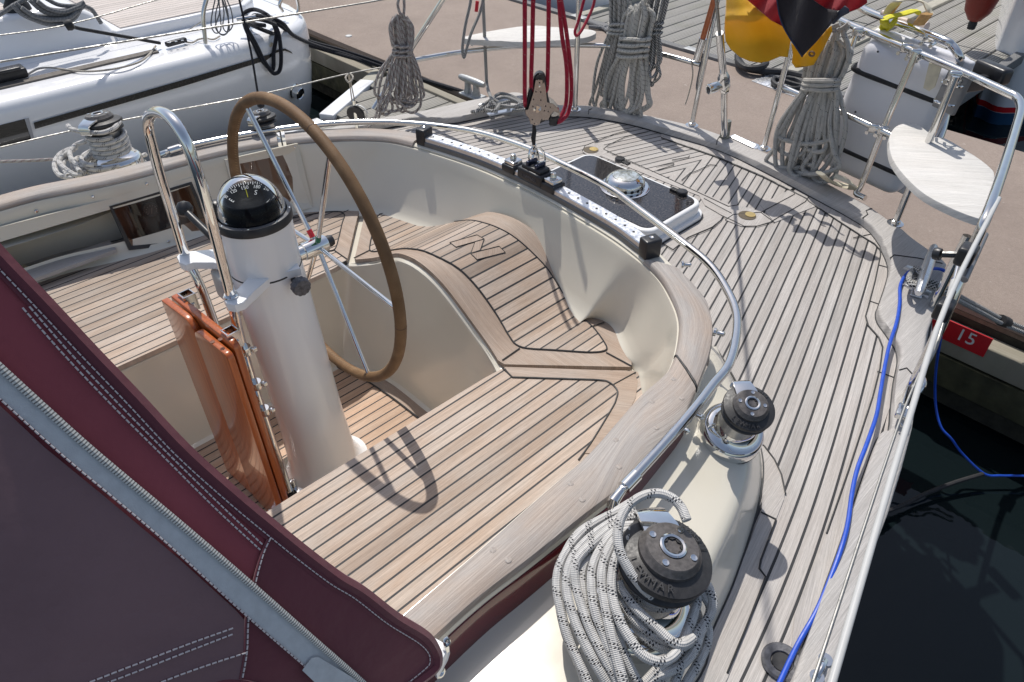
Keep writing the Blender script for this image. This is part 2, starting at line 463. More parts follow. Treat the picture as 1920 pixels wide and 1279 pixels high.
def m_dockwood(name, ang, A=(.27, .255, .225), B=(.36, .345, .31), ribs=.011):
    """weathered grooved pontoon boards, grain along world angle"""
    n = NT(name); q = n.add('ShaderNodeSeparateXYZ'); n.t.links.new(n.pos(), q.inputs[0])
    ca, sa = math.cos(ang), math.sin(ang)
    u = n.math('ADD', n.math('MULTIPLY', q.outputs[0], ca), n.math('MULTIPLY', q.outputs[1], sa))
    v = n.math('SUBTRACT', n.math('MULTIPLY', q.outputs[1], ca), n.math('MULTIPLY', q.outputs[0], sa))
    g = n.noise(n.comb(n.math('MULTIPLY', u, 5), n.math('MULTIPLY', v, 160), q.outputs[2]), 1, 4, .65)
    c = n.mix(n.ramp(g, .25, .75), A, B)
    c = n.mix(n.ramp(n.noise(n.pos(), 5, 5), .5, .75, 0, .45), c, (.20, .21, .15))
    n.p(Base_Color=c, Roughness=.85)
    if ribs:
        fr = n.math('ABSOLUTE', n.math('SUBTRACT', n.math('FRACT', n.math('DIVIDE', v, ribs*2)), .5))
        n.set(n.b.inputs['Base Color'], n.mix(n.ramp(fr, .08, .2, .62, 0), c, (.05, .048, .04)))
        n.bump(n.math('ADD', n.math('MULTIPLY', fr, 2.0), g), .7, .004)
    else: n.bump(g, .7, .003)
    return n.m
M_['plankx'] = m_dockwood('pontoon_boards', 0.0)
M_['planky'] = m_dockwood('pontoon_far_boards', 0.0, (.26, .25, .23), (.36, .35, .33))
M_['beam'] = m_dockwood('dock_timber', PI/2, (.21, .185, .14), (.34, .31, .25), 0)
M_['beamx'] = m_dockwood('finger_timber', 0, (.36, .34, .28), (.46, .44, .38), 0)
def m_hatch():
    n = NT('smoked_hatch_acrylic'); p = n.pos()
    vo = n.noise(p, 130, 4, .75)
    c = n.mix(n.ramp(vo, .42, .68), (.010, .011, .014), (.085, .075, .07))
    n.p(Base_Color=c, Roughness=.10, Coat_Weight=.4); return n.m
M_['hatchglass'] = m_hatch()
def m_glass(name, tint, k, rough=.02):
    n = NT(name); t = n.add('ShaderNodeBsdfTransparent'); t.inputs[0].default_value = (*tint, 1)
    g = n.add('ShaderNodeBsdfGlossy'); g.inputs['Roughness'].default_value = rough
    fr = n.add('ShaderNodeFresnel'); fr.inputs[0].default_value = k
    mx = n.add('ShaderNodeMixShader'); n.t.links.new(fr.outputs[0], mx.inputs[0]); n.t.links.new(t.outputs[0], mx.inputs[1]); n.t.links.new(g.outputs[0], mx.inputs[2])
    n.t.links.new(mx.outputs[0], n.out.inputs[0]); n.n.remove(n.b); return n.m
M_['dome'] = m_glass('compass_glass', (.88, .90, .92), 1.22)
M_['tinted'] = m_glass('tinted_acrylic', (.50, .40, .35), 1.5)
def m_cloudy():
    n = NT('clouded_prism_glass'); p = n.pos()
    c = n.mix(n.ramp(n.noise(p, 55, 5, .7), .4, .62), (.62, .66, .66), (.30, .31, .27))
    n.p(Base_Color=c, Roughness=.08, Metallic=.35, Coat_Weight=1.0); return n.m
M_['cloudy'] = m_cloudy()
W = (.66, .64, .60)
M_['rope_main'] = rope('rope_white_black_fleck', (.66, .645, .62), (.012, .013, .02), .046, .0060, .15, 1.0, .55)
M_['rope_cream'] = rope('rope_cream_fleck', (.60, .575, .52), (.03, .028, .03), .022, .011, .10, 1.0, .45)
M_['rope_grey'] = rope('rope_grey_fleck', (.50, .485, .45), (.04, .04, .045), .03, .011, .07, 1.0, .4)
M_['rope_dark'] = rope('rope_grey_black', (.52, .50, .46), (.02, .02, .024), .024, .009, .22, 2.0, .6)
M_['rope_bw'] = rope('rope_black_diamond', (.58, .57, .54), (.012, .012, .016), .0115, .0115, .27, 3.0, .8)
M_['rope_brown'] = rope('rope_white_brown', (.50, .47, .44), (.19, .12, .11), .03, .008, .25, 2.0, .75)
M_['rope_red'] = rope('rope_red', (.48, .014, .045), (.62, .40, .36), .05, .006, .05, 1.0, .4)
M_['rope_black'] = rope('rope_black', (.012, .013, .02), (.03, .03, .04), .03, .01, .1)
M_['rope_old'] = rope('rope_grey_old', (.235, .24, .245), (.10, .10, .11), .02, .008, .25, 2.0, .6)
M_['rope_thin'] = rope('rope_thin_cream', (.60, .55, .47), (.35, .28, .2), .012, .006, .2)
# ================================================================== THE YACHT
yacht = thing('sailing_yacht', 'cream and teak sailing yacht in the foreground with open cockpit and wheel', 'sailing yacht', (1.0, YC, -1.15))
def part(name, mb, mat, parent=None, label=None, smooth=True, ang=38):
    o = mb.build(name, M_[mat] if isinstance(mat, str) else mat, parent if parent is not None else yacht, smooth, ang)
    if label: o['label'] = label
    return o
def xy(l): return [(p[0], p[1]) for p in l]
def mir(p): return (p[0], 2*YC-p[1])
def gline(x):   # run of the side deck planks in plan
    s0, s1, x0, w = .13, .315, 1.0, .22
    return s0*x+(s1-s0)*w*math.log(1+math.exp((x-x0)/w))
G0 = gline(1.678)-.352
def deckuv(x, y):
    yy = y if y < YC else 2*YC-y
    return (x*1.02+(3.3 if y > YC else 0), (yy-gline(x)+G0)*.955)

# ---- hull and deck
near = [(-.6, .0), (-.2, .03), (.4, .085), (.8, .125), (1.19, .19), (1.46, .235), (1.8, .31), (2.12, .39), (2.42, .47), (2.57, .62), (2.69, .92), (2.76, 1.25), (2.79, 1.549)]
near = [(x, y-(.06 if x < 2.3 else 0)) for x, y in near]
outl = near+[mir(p) for p in near[-2::-1]]
ring = cr([(x, y, 0) for x, y in outl], 5)
outer = [(p.x+.0, p.y) for p in ring]
# cockpit opening
IN = [(560, 1318), (740, 1165), (900, 1030), (1040, 905), (1107, 849), (1190, 752), (1225, 721), (1255, 693), (1268, 660), (1275, 615), (1272, 583), (1255, 545), (1230, 507), (1170, 457), (1115, 421), (1019, 366), (943, 329), (876, 301), (756, 264), (700, 258), (640, 257.5), (519, 266), (400, 288), (250, 330), (120, 358), (0, 385), (-170, 425)]
OU = [(650, 1325), (811, 1195), (965, 1072), (1095, 967), (1136, 936), (1193, 887), (1249, 822), (1288, 775), (1311, 716), (1330, 668), (1338, 620), (1331, 578), (1313, 545), (1274, 497), (1215, 455), (1115, 395), (1030, 350), (950, 312), (840, 258), (745, 241), (640, 238), (514, 248), (400, 268), (262, 299), (114, 336), (0, 366), (-170, 405)]
ZC = .262
I_ = ats(IN, ZC)
O_ = []
for k, (i, o) in enumerate(zip(I_, OU)):
    q = at(o[0], o[1], ZC); d = Vector((q.x-i.x, q.y-i.y, 0)); w = d.length
    O_.append(q)
# keep the far limb of the coaming as wide as the near one (it is partly hidden by its own edge)
for k in range(13, len(I_)):
    t = (I_[min(k+1, len(I_)-1)]-I_[k-1]).normalized(); nrm = Vector((t.y, -t.x, 0))
    wid = .085
    O_[k] = I_[k]+nrm*wid
# ends run forward under the spray hood
I_[0] = Vector((-.5, .56, ZC)); O_[0] = Vector((-.5, .455, ZC)); I_[-1] = Vector((-.5, 2.60, ZC)); O_[-1] = Vector((-.5, 2.69, ZC))
NI = 150
def dense(l): return cr(l, 8)
Id, Od = dense(I_), dense(O_)
for _ in range(14):
    for L_ in (Id, Od):
        q = [p.copy() for p in L_]
        for k in range(1, len(L_)-1): L_[k] = q[k]*.5+(q[k-1]+q[k+1])*.25
NS = len(Id)
def stat(k): return Id[int(k*8)], Od[int(k*8)]
# deck with cockpit hole
hole = xy(resample([a.lerp(b, .55) for a, b in zip(Id, Od)], 70))
mb = MB()
mb.sheet([(p[0], p[1]) for p in resample([Vector((x, y, 0)) for x, y in outer], 90)], lambda x, y: 0.0, deckuv, .07, .02, [hole])
part('teak_deck', mb, 'deck')

# ---- coaming
def offw(k):  # how far the seat back slopes in, by station
    t = k/8
    if t < 5: return .045
    if t < 9: return .045+(t-5)/4*.075
    if t < 18: return .115
    if t < 22: return .115-(t-18)/4*.06
    return .055
rows_in = []; rows_out = []; rows_red = []; rows_cap = []
uv_cap = []; L = 0
for k in range(NS):
    a, b = Id[k], Od[k]; n = (b-a); n.z = 0; n.normalize(); f = offw(k)
    i = a-n*.007
    rows_in.append([(i+n*.05)+Vector((0, 0, -.016)), i+Vector((0, 0, -.016)), i-n*.003+Vector((0, 0, -.022)), i-n*(f*.10)+Vector((0, 0, -.05)), i-n*(f*.38)+Vector((0, 0, .13-ZC)), i-n*(f*.70)+Vector((0, 0, .055-ZC)), i-n*(f*.86)+Vector((0, 0, .022-ZC)), i-n*(f*1.02)+Vector((0, 0, .007-ZC)), i-n*(f+.03)+Vector((0, 0, -.005-ZC)), i-n*(f+.035)+Vector((0, 0, -.03-ZC))])
    o = b-n*.004
    rows_out.append([o-n*.03+Vector((0, 0, -.020)), o+n*.001+Vector((0, 0, -.022)), o+n*.003+Vector((0, 0, -.027)), o+n*.002+Vector((0, 0, -.05)), o+Vector((0, 0, .06-ZC)), o+n*.004+Vector((0, 0, -.02-ZC))])
KW = next(k for k in range(150, NS) if Id[k].x < 1.10)
mb = MB(); mb.grid(rows_in[:KW+1]); mb.grid([r[:4] for r in rows_in[KW:]]); mb.grid([r[5:] for r in rows_in[KW:]]); part('coaming_lining', mb, 'cream')
mb = MB(); mb.grid([r[::-1] for r in rows_out]); part('coaming', mb, 'cream')
# teak capping boards (three lengths on each limb, open where the traveller sits)
def cap_piece(k0, k1, name='coaming_cap'):
    mb = MB(); rows = []; uvs = []; L = 0
    for k in range(k0, k1+1):
        a, b = Id[k], Od[k]; n = (b-a); w = n.length; n.normalize()
        if k > k0: L += ((a+b)/2-(Id[k-1]+Od[k-1])/2).length
        prof = [(.012, -.024), (.0, -.018), (-.002, -.008), (.003, .001), (.011, .0045), (w*.5, .0065), (w-.012, .004), (w-.003, 0), (w+.001, -.009), (w-.002, -.02), (w-.012, -.024)]
        rows.append([a+n*q+Vector((0, 0, z)) for q, z in prof]); uvs.append([(L, q-(z if 0 else 0)) for q, z in prof])
    ids = mb.grid([r[::-1] for r in rows], [u[::-1] for u in uvs])
    mb.face(*ids[0]); mb.face(*ids[-1][::-1])
    return part(name, mb, 'cap')
J1, J2, J3, J4 = 62, 99, 143, 168
cap_piece(0, J1); cap_piece(J1+1, J2); cap_piece(J3, J4-1); cap_piece(J4, NS-1)
def strip(pts, r=.0022, mat='caulk', name='caulking_seam', parent=None, n=6, closed=False, sm=True):
    mb = MB(); P = cr(pts, n, closed) if sm else [Vector(p) for p in pts]
    mb.tube(P, r, 5, closed); return part(name, mb, mat, parent)
for k in (J1, J4):
    a, b = Id[k].lerp(Id[k+1], .5) if k == J1 else Id[k-1].lerp(Id[k], .5), Od[k].lerp(Od[k+1], .5) if k == J1 else Od[k-1].lerp(Od[k], .5)
    strip([a+Vector((0, 0, -.012)), a+(b-a)*.06+Vector((0, 0, .003)), a+(b-a)*.5+Vector((0, 0, .0055)), a+(b-a)*.93+Vector((0, 0, .003)), b+Vector((0, 0, -.014))], .0028)
# bung plugs in the cap
mb = MB()
for k in list(range(6, 60, 5)):
    for fr in (.28, .72):
        if (k//5 + int(fr*3)) % 2 == 0: continue
        c = Id[k].lerp(Od[k], fr); mb = MB(); mb.lathe([(.0065, 0), (.0065, .0006), (.0060, .0009), (.0003, .0009)], c+Vector((0, 0, .0052)), seg=14, capb=False); part('cap_plug', mb, 'cap')

# ---- shoulder (winch plinth) outside each coaming
SH = [(1240, 1300), (1290, 1165), (1334, 1055), (1365, 990), (1390, 932), (1404, 888), (1407, 845), (1398, 790), (1372, 722), (1345, 652)]
DB = [(1292, 1300), (1334, 1188), (1375, 1095), (1412, 985), (1426, 930), (1431, 890), (1428, 850), (1412, 790), (1380, 717), (1344, 655)]
zsh = .152
S1 = [at(x, y, zsh) for x, y in SH]; S1[-3] = at(*SH[-3], .135); S1[-2] = at(*SH[-2], .08); S1[-1] = at(*SH[-1], .02)
D1 = [at(x, y, .0) for x, y in DB]
S1 = [Vector((-.5, .29, zsh)), Vector((.2, .28, zsh))]+S1; D1 = [Vector((-.5, .245, 0)), Vector((.2, .225, 0))]+D1
def zE(k): return .145+.055*min(1, max(0, (k-10)/46.))**1.1
E1 = []; rr = []
for k in range(0, 62):
    a_, b_ = Id[k], Od[k]; n = (b_-a_); n.z = 0; n.normalize(); q = b_-n*.004
    E1.append(q+n*.011+Vector((0, 0, zE(k)-ZC)))
    if k < 57: rr.append([q-n*.004+Vector((0, 0, -.034)), q+n*.006+Vector((0, 0, -.036)), q+n*.010+Vector((0, 0, -.050)), q+n*.012+Vector((0, 0, zE(k)-ZC+.01)), q+n*.018+Vector((0, 0, zE(k)-ZC-.02))])
E1 += [at(1341, 690, .12), at(1338, 650, .04)]
mb = MB(); mb.grid([r[::-1] for r in rr]); part('coaming_band', mb, 'burg', label='glossy burgundy band under the coaming cap')
def shoulder(flip):
    f = (lambda v: Vector((v.x, 2*YC-v.y, v.z))) if flip else (lambda v: v)
    e, s, d = cr(E1, 2), cr(S1, 6), cr(D1, 6)
    rows = []
    for a, b, c in zip(resample(e, 80), resample(s, 80), resample(d, 80)):
        w = b-a; h = c-b
        row = [a+Vector((0, .02, .004)), a+Vector((0, .006, .001)), a+w*.06, a+w*.3+Vector((0, 0, .002)), a+w*.62+Vector((0, 0, .003)), b-w*.14+Vector((0, 0, .004)), b-w*.05+Vector((0, 0, .001)), b+h*.06, b+h*.2, b+h*.6, c+Vector((0, 0, -.004))]
        rows.append([f(v) for v in row])
    mb = MB(); mb.grid(rows if flip else [r[::-1] for r in rows]); return part('winch_plinth', mb, 'cream')
shoulder(False); shoulder(True)
strip([Vector((p.x, p.y, .002)) for p in D1[1:]], .0028)

# ---- cockpit well: mouldings under the seats, risers, sole
def arch(y):
    d = (y-1.562)/.82
    return .165*(.5+.5*math.cos(2*PI*d)) if abs(d) < .5 else 0.0
def atarch(x, y, dz=0.0):
    z = .1
    for i in range(60):
        p = at(x, y, z); z = .5*z+.5*(arch(p.y)+dz)
    return at(x, y, z)
FRONT = [(1.066, 1.158), (1.082, 1.20), (1.094, 1.26), (1.096, 1.35), (1.094, 1.45), (1.09, 1.55), (1.095, 1.64), (1.112, 1.72), (1.122, 1.80), (1.10, 1.885), (1.066, 1.942)]
BACK = [(1.359, .875), (1.451, 1.03), (1.503, 1.19), (1.506, 1.34), (1.49, 1.443), (1.472, 1.527), (1.462, 1.62), (1.485, 1.73), (1.508, 1.82), (1.495, 1.91), (1.455, 1.991), (1.415, 2.074), (1.367, 2.149), (1.30, 2.205)]
zc = -.016
mb = MB()
wallp = [(Id[k]-(Od[k]-Id[k]).normalized()*(offw(k)-.02)) for k in range(0, NS, 3)]
base_poly = [(-.5, 1.160), (1.066, 1.150)]+FRONT[1:-1]+[(1.066, 1.950), (-.5, 1.945)]+[(p.x, p.y) for p in wallp[::-1]]
mb.sheet(base_poly, lambda x, y: arch(y)+zc if x > .95 else zc, th=.0, step=.05)
part('seat_moulding', mb, 'cream')
# risers: near, helm seat front, far; drawn down to the sole
ZF = -.42
top = [Vector((-.5, 1.160, zc)), Vector((.3, 1.158, zc)), Vector((.9, 1.155, zc)), Vector((1.035, 1.152, zc))]+[Vector((x, y, arch(y)+zc)) for x, y in cr([(x, y, 0) for x, y in FRONT], 3) for x, y in [(x, y)]] if False else None
fr = cr([(x, y, 0) for x, y in FRONT], 4)
top = [Vector((-.5, 1.160, zc)), Vector((.4, 1.157, zc)), Vector((.95, 1.152, zc)), Vector((1.045, 1.150, zc))]+[Vector((p.x, p.y, arch(p.y)+zc)) for p in fr]+[Vector((1.045, 1.950, zc)), Vector((.95, 1.950, zc)), Vector((.4, 1.946, zc)), Vector((-.5, 1.945, zc))]
bot = []
for p in top:
    ny = max(-1, min(1, (p.y-1.55)/.4)); y = 1.55+(p.y-1.55)*.955
    x = min(p.x, 1.045-.085*abs(ny)**3.0)
    bot.append(Vector((x, y, ZF)))
rows = []
for a, b in zip(top, bot):
    d = b-a; nrm = Vector((0, 0, 0))
    out = Vector((a.x-.6, a.y-1.55, 0)); out.normalize()
    rows.append([a+out*.012+Vector((0, 0, .001)), a+Vector((0, 0, .0)), a-out*.007+Vector((0, 0, -.004)), a-out*.009+Vector((0, 0, -.013)), a+d*.05-out*.004, a+d*.3, a+d*.6, a+d*.9, a+d*.965-out*.006, b-out*.025+Vector((0, 0, .004)), b-out*.04])
mb = MB(); mb.grid(rows); part('cockpit_well', mb, 'cream')
mb = MB()
solep = [(p.x+.0, p.y) for p in bot]
mb.sheet(solep, lambda x, y: ZF+.006, lambda x, y: (x, y-1.165), .12, .0)
part('cockpit_sole', mb, 'floor')
# sole margin board along the helm seat
fl = [at(x, y, ZF+.01) for x, y in [(640, 671), (675, 690), (700, 699), (727, 710), (770, 742), (810, 778)]]
fi = [at(x, y, ZF+.01) for x, y in [(628, 686), (655, 700), (683, 712), (700, 722), (737, 747), (790, 788)]]
mb = MB(); mb.grid([[a+Vector((.03, 0, 0)), b] for a, b in zip(cr(fl, 5), cr(fi, 5))]); part('sole_margin', mb, 'seatboard')
strip([p+Vector((0, 0, .001)) for p in fi], .003)

# ---- seats: near bench, helm seat (arched), far bench
def seat_piece(name, poly, mat, zf, uvf, th=.017, step=.05):
    mb = MB(); mb.sheet(poly, zf, uvf, step, th); return part(name, mb, mat)
gapn = [at(945, 690), at(1060, 692), at(1187, 696)]
nb_poly = [(-.5, 1.168), (.4, 1.166), (1.0, 1.157), (gapn[0].x-.004, gapn[0].y)]+[(gapn[2].x, gapn[2].y), (1.37, .80), (1.33, .72), (1.2, .66), (1.0, .635), (.5, .62), (-.5, .60)]
y1 = at(961, 707).y
seat_piece('bench_seat', nb_poly, 'seat', lambda x, y: .002, lambda x, y: (x, y-y1))
bm_ = [at(x, y, .004) for x, y in [(945, 688), (1187, 696), (1196, 715), (1192, 745), (1165, 800), (1130, 850), (1097, 850), (1110.6, 826.7), (1147.5, 766), (1157.6, 732.6), (1144, 717.5), (1124, 712.4), (961, 707)]]
seat_piece('seat_margin', xy(bm_), 'seatboard', lambda x, y: .0042, lambda x, y: (-y*.8+x*.6, x*.8+y*.6), th=.002)
strip([at(x, y, .0045) for x, y in [(961, 707), (1060, 710), (1124, 712.4), (1144, 717.5), (1157.6, 732.6), (1155, 750), (1147.5, 766), (1110.6, 826.7), (1085, 862)]], .0026)
strip([at(941, 688, .005), at(961, 707, .005)], .002, sm=False); strip([at(1150, 721, .005), at(1192, 698, .005)], .002, sm=False)
# helm seat
hs = [(x+.004, y) for x, y in cr([(x, y, 0) for x, y in FRONT], 3) for x, y in [(x, y)]] if False else [(p.x+.006, p.y) for p in cr([(x, y, 0) for x, y in FRONT], 3)]
hb = [(p.x+.03, p.y) for p in cr([(x, y, 0) for x, y in BACK], 3)]
gl = [at(946, 684), at(1184, 689)]; gf = [at(665, 487), at(684, 400)]
hs = [p for p in hs if 1.175 < p[1] < 1.93]
helm = [(gl[0].x, gl[0].y)]+hs+[(gf[0].x, gf[0].y), (gf[1].x+.01, gf[1].y+.01)]+[p for p in hb[::-1] if .93 < p[1] < 2.12]+[(gl[1].x, gl[1].y)]
seat_piece('helm_seat', helm, 'seatboard', lambda x, y: arch(y)+.002, lambda x, y: (y, x), step=.035)
BORD = [(697, 472), (715, 471.5), (742, 468.5), (767, 467), (793, 470.6), (819.6, 481.6), (860, 504), (887, 530), (910.7, 560), (934.5, 595.5), (955, 631), (967, 646), (988, 653.5), (1032.5, 656.4), (1077, 659.4), (1110, 661), (1133.5, 658), (1136.5, 649), (1116, 619), (1095, 598.5), (1062, 560), (1029.5, 509), (994, 470.7), (958, 441), (925.6, 424.7), (899, 416.6), (875, 413.7), (839.5, 415.8), (805, 419.6), (787, 416.7), (764, 409.4), (735, 404.3), (712, 402.4), (702, 425), (693.4, 463)]
bp = [atarch(x, y, .003) for x, y in BORD]
bpc = cr(bp, 3, True)
for p in bpc: p.z = arch(p.y)+.004
y2 = atarch(922, 573).y
seat_piece('helm_seat_planking', xy(bpc), 'seat', lambda x, y: arch(y)+.0045, lambda x, y: (x, y-y2+.0181), th=.0025, step=.03)
strip([p+Vector((0, 0, .001)) for p in bpc], .0024, closed=True, sm=False)
def z5(l): return [atarch(640+x/2.975, 420+y/2.975, .0052) for x, y in l]
for l in ([(605, 105), (757, 62), (797, 85), (640, 130)], [(745, 100), (797, 85), (775, 147), (722, 165)], [(722, 165), (880, 125), (915, 160), (757, 200)]):
    P = z5(l); mb = MB(); mb.sheet(xy(P), lambda x, y: arch(y)+.0056, lambda x, y: (x*.7+y*.7, x*.7-y*.7), .03, 0); part('seat_inlay', mb, 'seatboard')
for l in ([(605, 105), (757, 62), (797, 85), (775, 147)], [(605, 105), (640, 130), (745, 100), (722, 165), (757, 200)], [(775, 147), (722, 165)], [(722, 165), (880, 125), (915, 160), (757, 200)], [(745, 100), (797, 85)]):
    strip([p+Vector((0, 0, .001)) for p in z5(l)], .0015, sm=False)
def zl(l): return [atarch(780+x/3.366, 340+y/3.366, .0052) for x, y in l]
for l in ([(545, 1128), (655, 1052)], [(1200, 1078), (1362, 1165)], [(1100, 918), (1188, 890)]):
    strip(zl(l), .0020, sm=False)
def z2(l): return [atarch(560+x/6.857, 370+y/6.857, .0052) for x, y in l]
for l in ([(710, 780), (910, 680)], [(1430, 285), (1510, 220)]): strip(z2(l), .002, sm=False)
# far bench
fb = [(-.5, 1.938), (.5, 1.936), (1.0, 1.938)]+[(p.x, p.y) for p in (at(650, 489), at(673, 400))]+[(1.24, 2.30), (1.1, 2.42), (.9, 2.50), (.5, 2.545), (-.5, 2.58)]
y3 = at(460+0, 0+520).y
seat_piece('bench_seat', fb, 'seat', lambda x, y: .002, lambda x, y: (x+5.1, y-1.985))
q2 = lambda x, y, z=.0045: at(560+x/6.857, 370+y/6.857, z)
fm = [q2(*p) for p in [(625, 800), (470, 680), (500, 560), (560, 330), (590, 235), (560, 195), (480, 182), (300, 195), (0, 250), (0, 150), (300, 110), (600, 100), (790, 105)]]
seat_piece('seat_margin', xy(fm), 'seatboard', lambda x, y: .0042, lambda x, y: (y, x), th=.002)
strip([q2(*p) for p in [(370, 690), (440, 680), (480, 640), (520, 500), (560, 330), (590, 240), (560, 195), (480, 182), (300, 195), (0, 250), (-200, 300)]], .0024)
strip([q2(575, 192), q2(790, 108)], .002, sm=False); strip([q2(460, 680), q2(625, 795)], .002, sm=False)

# ---- far coaming: cubby with teak shelf and tinted instrument boxes
def onw(x, y, lift=0.0):
    """point on the sloping far seat back (between its foot and the cap)"""
    z = .1
    for i in range(50):
        p = at(x, y, z)
        # distance of the far wall at this x
        best = min(range(120, NS), key=lambda k: abs(Id[k].x-p.x))
        a = Id[best]; n = (Od[best]-a); n.z = 0; n.normalize(); f = offw(best)
        zz = max(.0, min(.24, z)); s = (1-zz/.24)
        yw = a.y-n.y*(f*(s**1.6))-lift
        q = on(x, y, 1, yw); z = .5*z+.5*q.z
    return on(x, y, 1, yw)
def wallbox(corners, depth):
    """open recess: four front corners pushed outboard"""
    f = [onw(*c, .003) for c in corners]; b = [p+Vector((0, depth, -.0)) for p in f]
    return f, b
fr_o = [onw(x, y, .004) for x, y in [(-60, 440), (366, 330), (436, 458), (35, 580)]]
fr_i = [onw(x, y, .004) for x, y in [(-60, 470), (356, 347), (405, 449), (48, 531)]]
# the far wall itself, with the locker opening left out
WK = list(range(KW, NS))
def wallpt(x, z):
    for k in WK[:-1]:
        if Id[k+1].x <= x <= Id[k].x: break
    t = (Id[k].x-x)/max(1e-6, Id[k].x-Id[k+1].x); t = min(1, max(0, t))
    p = rows_in[k][4].lerp(rows_in[k+1][4], t); q = rows_in[k][3].lerp(rows_in[k+1][3], t); r = rows_in[k][5].lerp(rows_in[k+1][5], t); u = rows_in[k][6].lerp(rows_in[k+1][6], t)
    L_ = [q, p, r, u]
    for m in range(3):
        if z >= L_[m+1].z or m == 2:
            s = (z-L_[m].z)/(L_[m+1].z-L_[m].z); return Vector((x, L_[m].y+(L_[m+1].y-L_[m].y)*s, z))
zt0, zt1 = rows_in[KW][3].z, rows_in[KW][5].z
tmp = MB(); hol = [(p.x, p.z) for p in fr_i]; hol[0] = (max(-.46, hol[0][0]), hol[0][1]); hol[3] = (max(-.46, hol[3][0]), hol[3][1])
tmp.sheet([(-.49, zt1), (Id[KW].x, zt1), (Id[KW].x, zt0), (-.49, zt0)], lambda x, y: 0, lambda x, y: (x, y), .05, 0, [hol])
mb = MB()
for (x, z, q) in tmp.v: mb.vert(wallpt(x, z))
mb.f = tmp.f; part('coaming_lining', mb, 'cream')
mb = MB()
for i in range(4):
    a, b, c, d = fr_o[i], fr_o[(i+1) % 4], fr_i[(i+1) % 4], fr_i[i]
    o = Vector((0, -.010, .002))
    for quad in ((a+o, b+o, c+o, d+o), (a, b, b+o, a+o), (d+o, c+o, c, d)):
        ii = [mb.vert(v) for v in quad]; mb.face(*ii)
cub = part('locker_frame', mb, 'cream', smooth=False)
mb = MB()
for x, y in [(68, 396), (174, 369), (275, 345), (128, 520), (224, 487), (316, 453)]:
    mb = MB(); mb.lathe([(.0055, 0), (.0055, .0025), (.003, .004)], onw(x, y, .0145), (0, -1, .15), 10); part('screw', mb, 'steel', cub)
mb = MB()
dep = .16
ib = [p+Vector((0, dep, -.005)) for p in fr_i]
for i in range(4):
    ii = [mb.vert(v) for v in (fr_i[i]+Vector((0, -.006, 0)), fr_i[(i+1) % 4]+Vector((0, -.006, 0)), ib[(i+1) % 4], ib[i])]; mb.face(*ii)
ii = [mb.vert(v) for v in ib]; mb.face(*ii)
part('coaming_locker', mb, flat('locker_inside', (.62, .56, .40), .4, var=.05), smooth=False)
mb = MB()
tb = [on(x, y, 1, fr_i[2].y+yy) for x, y, yy in [(36, 505, .10), (205, 447, .10), (217, 465, .015), (50, 526, .015)]]
zb = .045
tb = [at(36, 508, zb), at(205, 449, zb), at(218, 467, zb), at(50, 527, zb)]
mb.prism([(p.x, p.y) for p in tb], zb-.014, zb, .003, 2, 0.05); part('locker_shelf', mb, 'deckboard')
def instrument(corn_o, corn_g, name='instrument_box', dial=None, dark=None):
    o = [onw(x, y, .006) for x, y in corn_o]; g = [onw(x, y, .006) for x, y in corn_g]
    mb = MB(); L = Vector((0, -.012, .002))
    for i in range(4):
        a, b, c, d = o[i], o[(i+1) % 4], g[(i+1) % 4], g[i]
        for quad in ((a+L, b+L, c+L, d+L), (a, b, b+L, a+L), (d+L, c+L, c, d)):
            mb.face(*[mb.vert(v) for v in quad])
    return o, g, mb, L
# box behind the guard rail with a round dial
o, g, mb, L = instrument([(203, 386), (357, 340), (404, 449), (240, 468)], [(209, 388), (354, 346), (397, 444), (245, 460)])
bx = part('instrument_box', mb, 'black', smooth=False)
mb = MB()
bk = [p+Vector((0, .06, 0)) for p in g]
mb.face(*[mb.vert(v) for v in bk])
for i in range(4): mb.face(*[mb.vert(v) for v in (g[i], g[(i+1) % 4], bk[(i+1) % 4], bk[i])])
part('box_inside', mb, flat('box_inside_tan', (.36, .25, .19), .5), bx, smooth=False)
mb = MB(); dq = [onw(x, y, -.040) for x, y in [(235, 373), (312, 352), (322, 421), (268, 448)]]
mb.face(*[mb.vert(v) for v in dq]); part('gauge_panel', mb, 'black', bx, smooth=False)
c = onw(282, 393, -.032); mb = MB(); mb.lathe([(.026, 0), (.026, .006), (.0235, .008), (.022, .006)], c, (0, -1, .25), 28); part('dial', mb, 'greyplast', bx)
mb = MB(); mb.tube([c+Vector((-.003, -.009, -.012)), c+Vector((.004, -.009, .008))], .0012, 4)
for k in range(12):
    a = 2*PI*k/12; mb.tube([c+Vector((math.cos(a)*.016, -.0088, math.sin(a)*.016)), c+Vector((math.cos(a)*.020, -.0088, math.sin(a)*.020))], .0007, 4)
part('needle', mb, 'thread', bx)
mb = MB(); mb.face(*[mb.vert(v+L*.6) for v in g]); part('tinted_cover', mb, 'tinted', bx, smooth=False)
